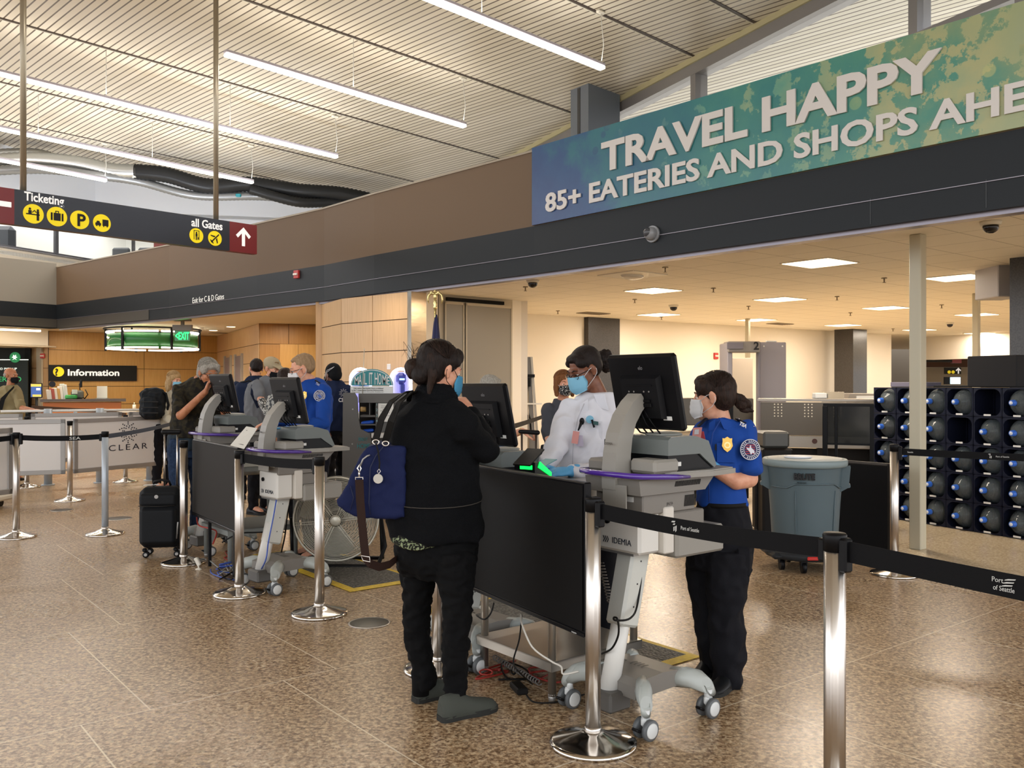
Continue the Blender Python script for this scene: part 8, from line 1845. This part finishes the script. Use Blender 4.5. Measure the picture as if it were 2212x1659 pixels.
M_sc = mat('scale_sleeve', '8f8f8c', rough=.8); n = N(M_sc); vv = n.vor(n.tc.outputs['Object'], 60); n.link(n.ramp(vv, [(.35, 'c8c8c4'), (.5, '2a2a2c')]), n.b.inputs['Base Color'])
mb = MB(); mb.chain([P(566, 868, 9.71), P(583, 906, 9.46)], [.048, .036]); organic('arm_sleeve', mb, M_sc, t, .009, 2)
mb = MB(Mh); mb.ell((0, -.024, .055), (.094, .106, .078)); mb.M = Mh; mb.eloft([((0, .06, .060), V((.070, 0, 0)), V((0, .0, .010))), ((0, .11, .058), V((.066, 0, 0)), V((0, 0, .007))), ((0, .155, .048), V((.045, 0, 0)), V((0, 0, .005)))], 16); organic('cap', mb, cloth('tan_cap', 'a89a7e'), t, .008, 2)
MB().strip([P(556, 818, 9.95), P(548, 832, 9.84), P(546, 850, 9.80), P(560, 880, 9.82)], .05, .012, V((1, 0, .3))).build('backpack_strap', cloth('navy_strap', '141c30'), t)
# 10. dark haired traveller with a navy backpack
M_nvj = cloth('navy_jacket', '18233c')
t, Mh, so = figure('dark haired traveller in navy jacket with backpack behind the man in the tan cap', (553, 797), 11.3, (-.5, .86, 0), (P(538, 0, 11.4).x, 11.4), 1.72, M_nvj, M_sk1, H_black,
    [(538, 566, 812, 11.3, .07), (528, 574, 819, 11.3, .10), (514, 578, 830, 11.3, .13), (508, 578, 855, 11.3, .15), (508, 574, 905, 11.3, .15)], arms=[dict(sh=P(514, 834, 11.3), el=P(506, 880, 11.2), wr=P(515, 915, 11.0)), dict(sh=P(574, 834, 11.3), el=P(578, 880, 11.3), wr=P(570, 915, 11.1))], mask=M_maskk, hair='short', shirt_name='jacket')
bp_ = thing('backpack', 'navy backpack on the dark haired traveller behind the cap wearer', 'backpack', tuple(P(533, 900, 11.1))); mb = MB(); mb.box(P(533, 862, 11.03), (.30, .20, .42), .06); organic('body', mb, M_nvj, bp_, .012, 4); MB().tube([P(520, 826, 11.0), P(540, 822, 10.98), P(552, 830, 10.98)], .012, 6).build('strap', M_bag, bp_)
# 11. dark haired person in light patterned shirt
M_lt = cloth('light_print_shirt', 'c4c4be', .1, noise_col='55585c', nscale=40, nfac=(.5, .55))
t, Mh, so = figure('short dark haired traveller in a pale printed shirt between the officer and cap wearer', (616, 824), 9.0, (-.35, .93, 0), (P(618, 0, 9.1).x, 9.1), 1.56, M_lt, M_sk3, H_dark,
    [(604, 630, 844, 9.0, .06), (598, 636, 850, 9.0, .085), (588, 644, 860, 9.0, .11), (584, 648, 885, 9.0, .13), (586, 646, 935, 9.0, .13)], arms=[dict(sh=P(590, 865, 9.0), el=P(586, 905, 8.95), wr=P(598, 935, 8.8)), dict(sh=P(642, 865, 9.0), el=P(648, 905, 8.95), wr=P(640, 935, 8.8))], mask=M_maskk, hair='short', pitch=-25)
# 12. blonde woman with black backpack
t, Mh, so = figure('long haired blonde woman in cream top with a big black backpack', (377, 822), 12.4, (.86, -.5, 0), (P(350, 0, 12.45).x, 12.45), 1.66, cloth('cream_top', 'b9b09c'), M_sk1, H_blond,
    [(362, 390, 842, 12.4, .07), (356, 398, 850, 12.4, .095), (348, 404, 862, 12.4, .12), (346, 404, 885, 12.4, .13), (348, 402, 935, 12.4, .13)], arms=[dict(sh=P(355, 862, 12.3), el=P(358, 900, 12.2), wr=P(380, 920, 12.0)), dict(sh=P(400, 862, 12.5), el=P(405, 900, 12.4), wr=P(398, 920, 12.2))], mask=M_maskb, hair='long', pant_m=M_blkp, shoes=mat('pink_shoe', 'b06a5c', rough=.6), shirt_name='top')
bp_ = thing('backpack', 'large black hiking backpack worn by the blonde woman', 'backpack', tuple(P(330, 905, 12.2))); mb = MB(); mb.box(P(330, 872, 12.15), (.32, .26, .42), .07); mb.box(P(322, 880, 12.0), (.22, .12, .28), .05); mb.ell(P(335, 845, 12.15), (.13, .1, .05)); organic('body', mb, mat('backpack_black', '14181c', rough=.7), bp_, .013, 3, .012, 9); mb = MB(); [mb.box(P(322, y, 11.93), (.24, .01, .012)) for y in (868, 880, 892)]; mb.build('daisy_straps', M_frame if False else M_vent, bp_); MB().tube([P(345, 843, 12.1), P(358, 850, 12.15), P(364, 875, 12.2), P(356, 903, 12.2)], .018, 6).build('strap', M_bag, bp_)
# 13. man in khaki at the left edge
t, Mh, so = figure('grey haired man in khaki shirt and black mask at the left edge', (24, 812), 13.4, (.98, -.2, 0), (P(20, 0, 13.5).x, 13.5), 1.74, cloth('khaki_shirt', '8c7e5c', .15), M_sk3, H_grey,
    [(8, 36, 832, 13.4, .08), (0, 42, 838, 13.4, .11), (-8, 47, 848, 13.4, .14), (-12, 50, 865, 13.4, .16), (-12, 52, 890, 13.4, .17), (-10, 50, 925, 13.4, .17)], arms=[dict(sh=P(36, 850, 13.3), el=P(46, 881, 13.15), wr=P(72, 886, 12.95), sleeve='short', len=.9, d=V((1, -.2, .02)), n=V((0, 0, -1)), side=1, curl=(.4, .5, .3)), dict(sh=P(-4, 850, 13.5), el=P(-8, 880, 13.6), wr=P(10, 910, 13.4), sleeve='short')], mask=M_maskk, strap=M_maskk, hair='bald', pitch=-4, pant_m=M_blkp, mz=(-.01, -.11))
MB().strip([P(30, 836, 13.25), P(18, 848, 13.18), P(6, 862, 13.17), P(0, 885, 13.2)], .06, .012, V((.6, 0, .8))).build('strap', M_bag, t); MB().box(P(-18, 868, 13.45), (.16, .22, .36), .05).build('backpack', M_bag, t)
# ================================================================ lights, world, camera
for m_ in bpy.data.materials:   # matte blacks: little gloss
    b_ = m_.node_tree.nodes.get('Principled BSDF') if m_.node_tree else None
    if b_ and not b_.inputs['Base Color'].links and max(b_.inputs['Base Color'].default_value[:3]) < .03 and b_.inputs['Roughness'].default_value > .25: b_.inputs['Specular IOR Level'].default_value = .18
settle()
def area(name, loc, sx, sy, power, col, M=None, rz=0, spread=None):
    l = bpy.data.lights.new(name, 'AREA'); l.shape = 'RECTANGLE'; l.size = sx; l.size_y = sy; l.energy = power; l.color = col
    o = bpy.data.objects.new(name, l); C.objects.link(o)
    if M is not None: o.matrix_world = M
    else: o.location = loc; o.rotation_euler = (0, 0, rz)
    return o
for E, A, hd, L in LAMPS:
    mid = (E + A) / 2 - Z * .03
    y = hd.cross(Z).normalized(); zz = y.cross(hd)
    area('lamp_light', mid, L, .11, 15 * L, (1.0, .93, .84), M=frame(hd, y, zz, mid))
    up_ = mid + Z * .16; area('lamp_uplight', up_, L, .11, 4.5 * L, (1.0, .94, .86), M=frame(hd, -y, -zz, up_))
for c in PANELS:
    area('panel_light', c - Z * .02, .58, .58, 44, (1.0, .87, .72), rz=TH)
for px, Y, p in ((300, 20.0, 60), (560, 17.5, 60), (620, 18.6, 40), (-20, 19, 50), (790, 11.9, 9), (180, 21.2, 50)):
    area('downlight', PZ(px, Y, 2.77), .22, .22, p * .6, (1.0, .84, .62))

area('lounge_fill_light', V((-9.5, 28.2, 6.45)), 8, 1.5, 90, (1, .97, .92), rz=.2); area('lounge_fill_light', V((-13.9, 25, 6.45)), 1.5, 4, 40, (1, .97, .92), rz=-.4)  # area fills added to brighten the dark lounge, no fittings modelled
for px, Y, z_ in ((320, 20.4, 3.7), (620, 17.2, 3.7)):   # added fill lights hidden behind the parapet to brighten the back wall
    o_ = PZ(px, Y, z_); tgt = PZ(px * .9, 26.5, 7.2); dz_ = (o_ - tgt).normalized(); xa = Z.cross(dz_).normalized(); area('added_wall_fill', o_, 1.6, .3, 130, (.86, .92, 1.0), M=frame(xa, dz_.cross(xa), dz_, o_))
w = bpy.data.worlds.new('World'); bpy.context.scene.world = w; w.use_nodes = True
nt = w.node_tree; bg = nt.nodes['Background']
tc = nt.nodes.new('ShaderNodeTexCoord'); sp = nt.nodes.new('ShaderNodeSeparateXYZ'); nt.links.new(tc.outputs['Generated'], sp.inputs[0])
cr = nt.nodes.new('ShaderNodeValToRGB'); nt.links.new(sp.outputs['Z'], cr.inputs[0])
e = cr.color_ramp.elements; e[0].position = 0.0; e[0].color = (.42, .38, .33, 1); e[1].position = .06; e[1].color = (.90, .93, .98, 1)
nt.links.new(cr.outputs[0], bg.inputs[0]); bg.inputs['Strength'].default_value = 2.7

cam = bpy.data.cameras.new('Camera'); co = bpy.data.objects.new('Camera', cam); C.objects.link(co)
cam.sensor_fit = 'HORIZONTAL'; cam.sensor_width = 36.0; cam.lens = F / 2212 * 36.0
co.location = (0, 0, H0); co.rotation_euler = (PI / 2, 0, 0); cam.clip_start = .05; cam.clip_end = 200
sc = bpy.context.scene; sc.camera = co
vs = sc.view_settings; vs.view_transform = 'Standard'; vs.look = 'None'; vs.exposure = 0.25; vs.gamma = 1.0; vs.use_curve_mapping = False
sc.cycles.use_denoising = True
sc.cycles.max_bounces = 7; sc.cycles.diffuse_bounces = 4; sc.cycles.glossy_bounces = 4; sc.cycles.transmission_bounces = 8; sc.cycles.transparent_max_bounces = 8
sc.cycles.caustics_reflective = False; sc.cycles.caustics_refractive = False; sc.cycles.sample_clamp_indirect = 6.0
sc.cycles.use_adaptive_sampling = True; sc.cycles.adaptive_threshold = 0.02
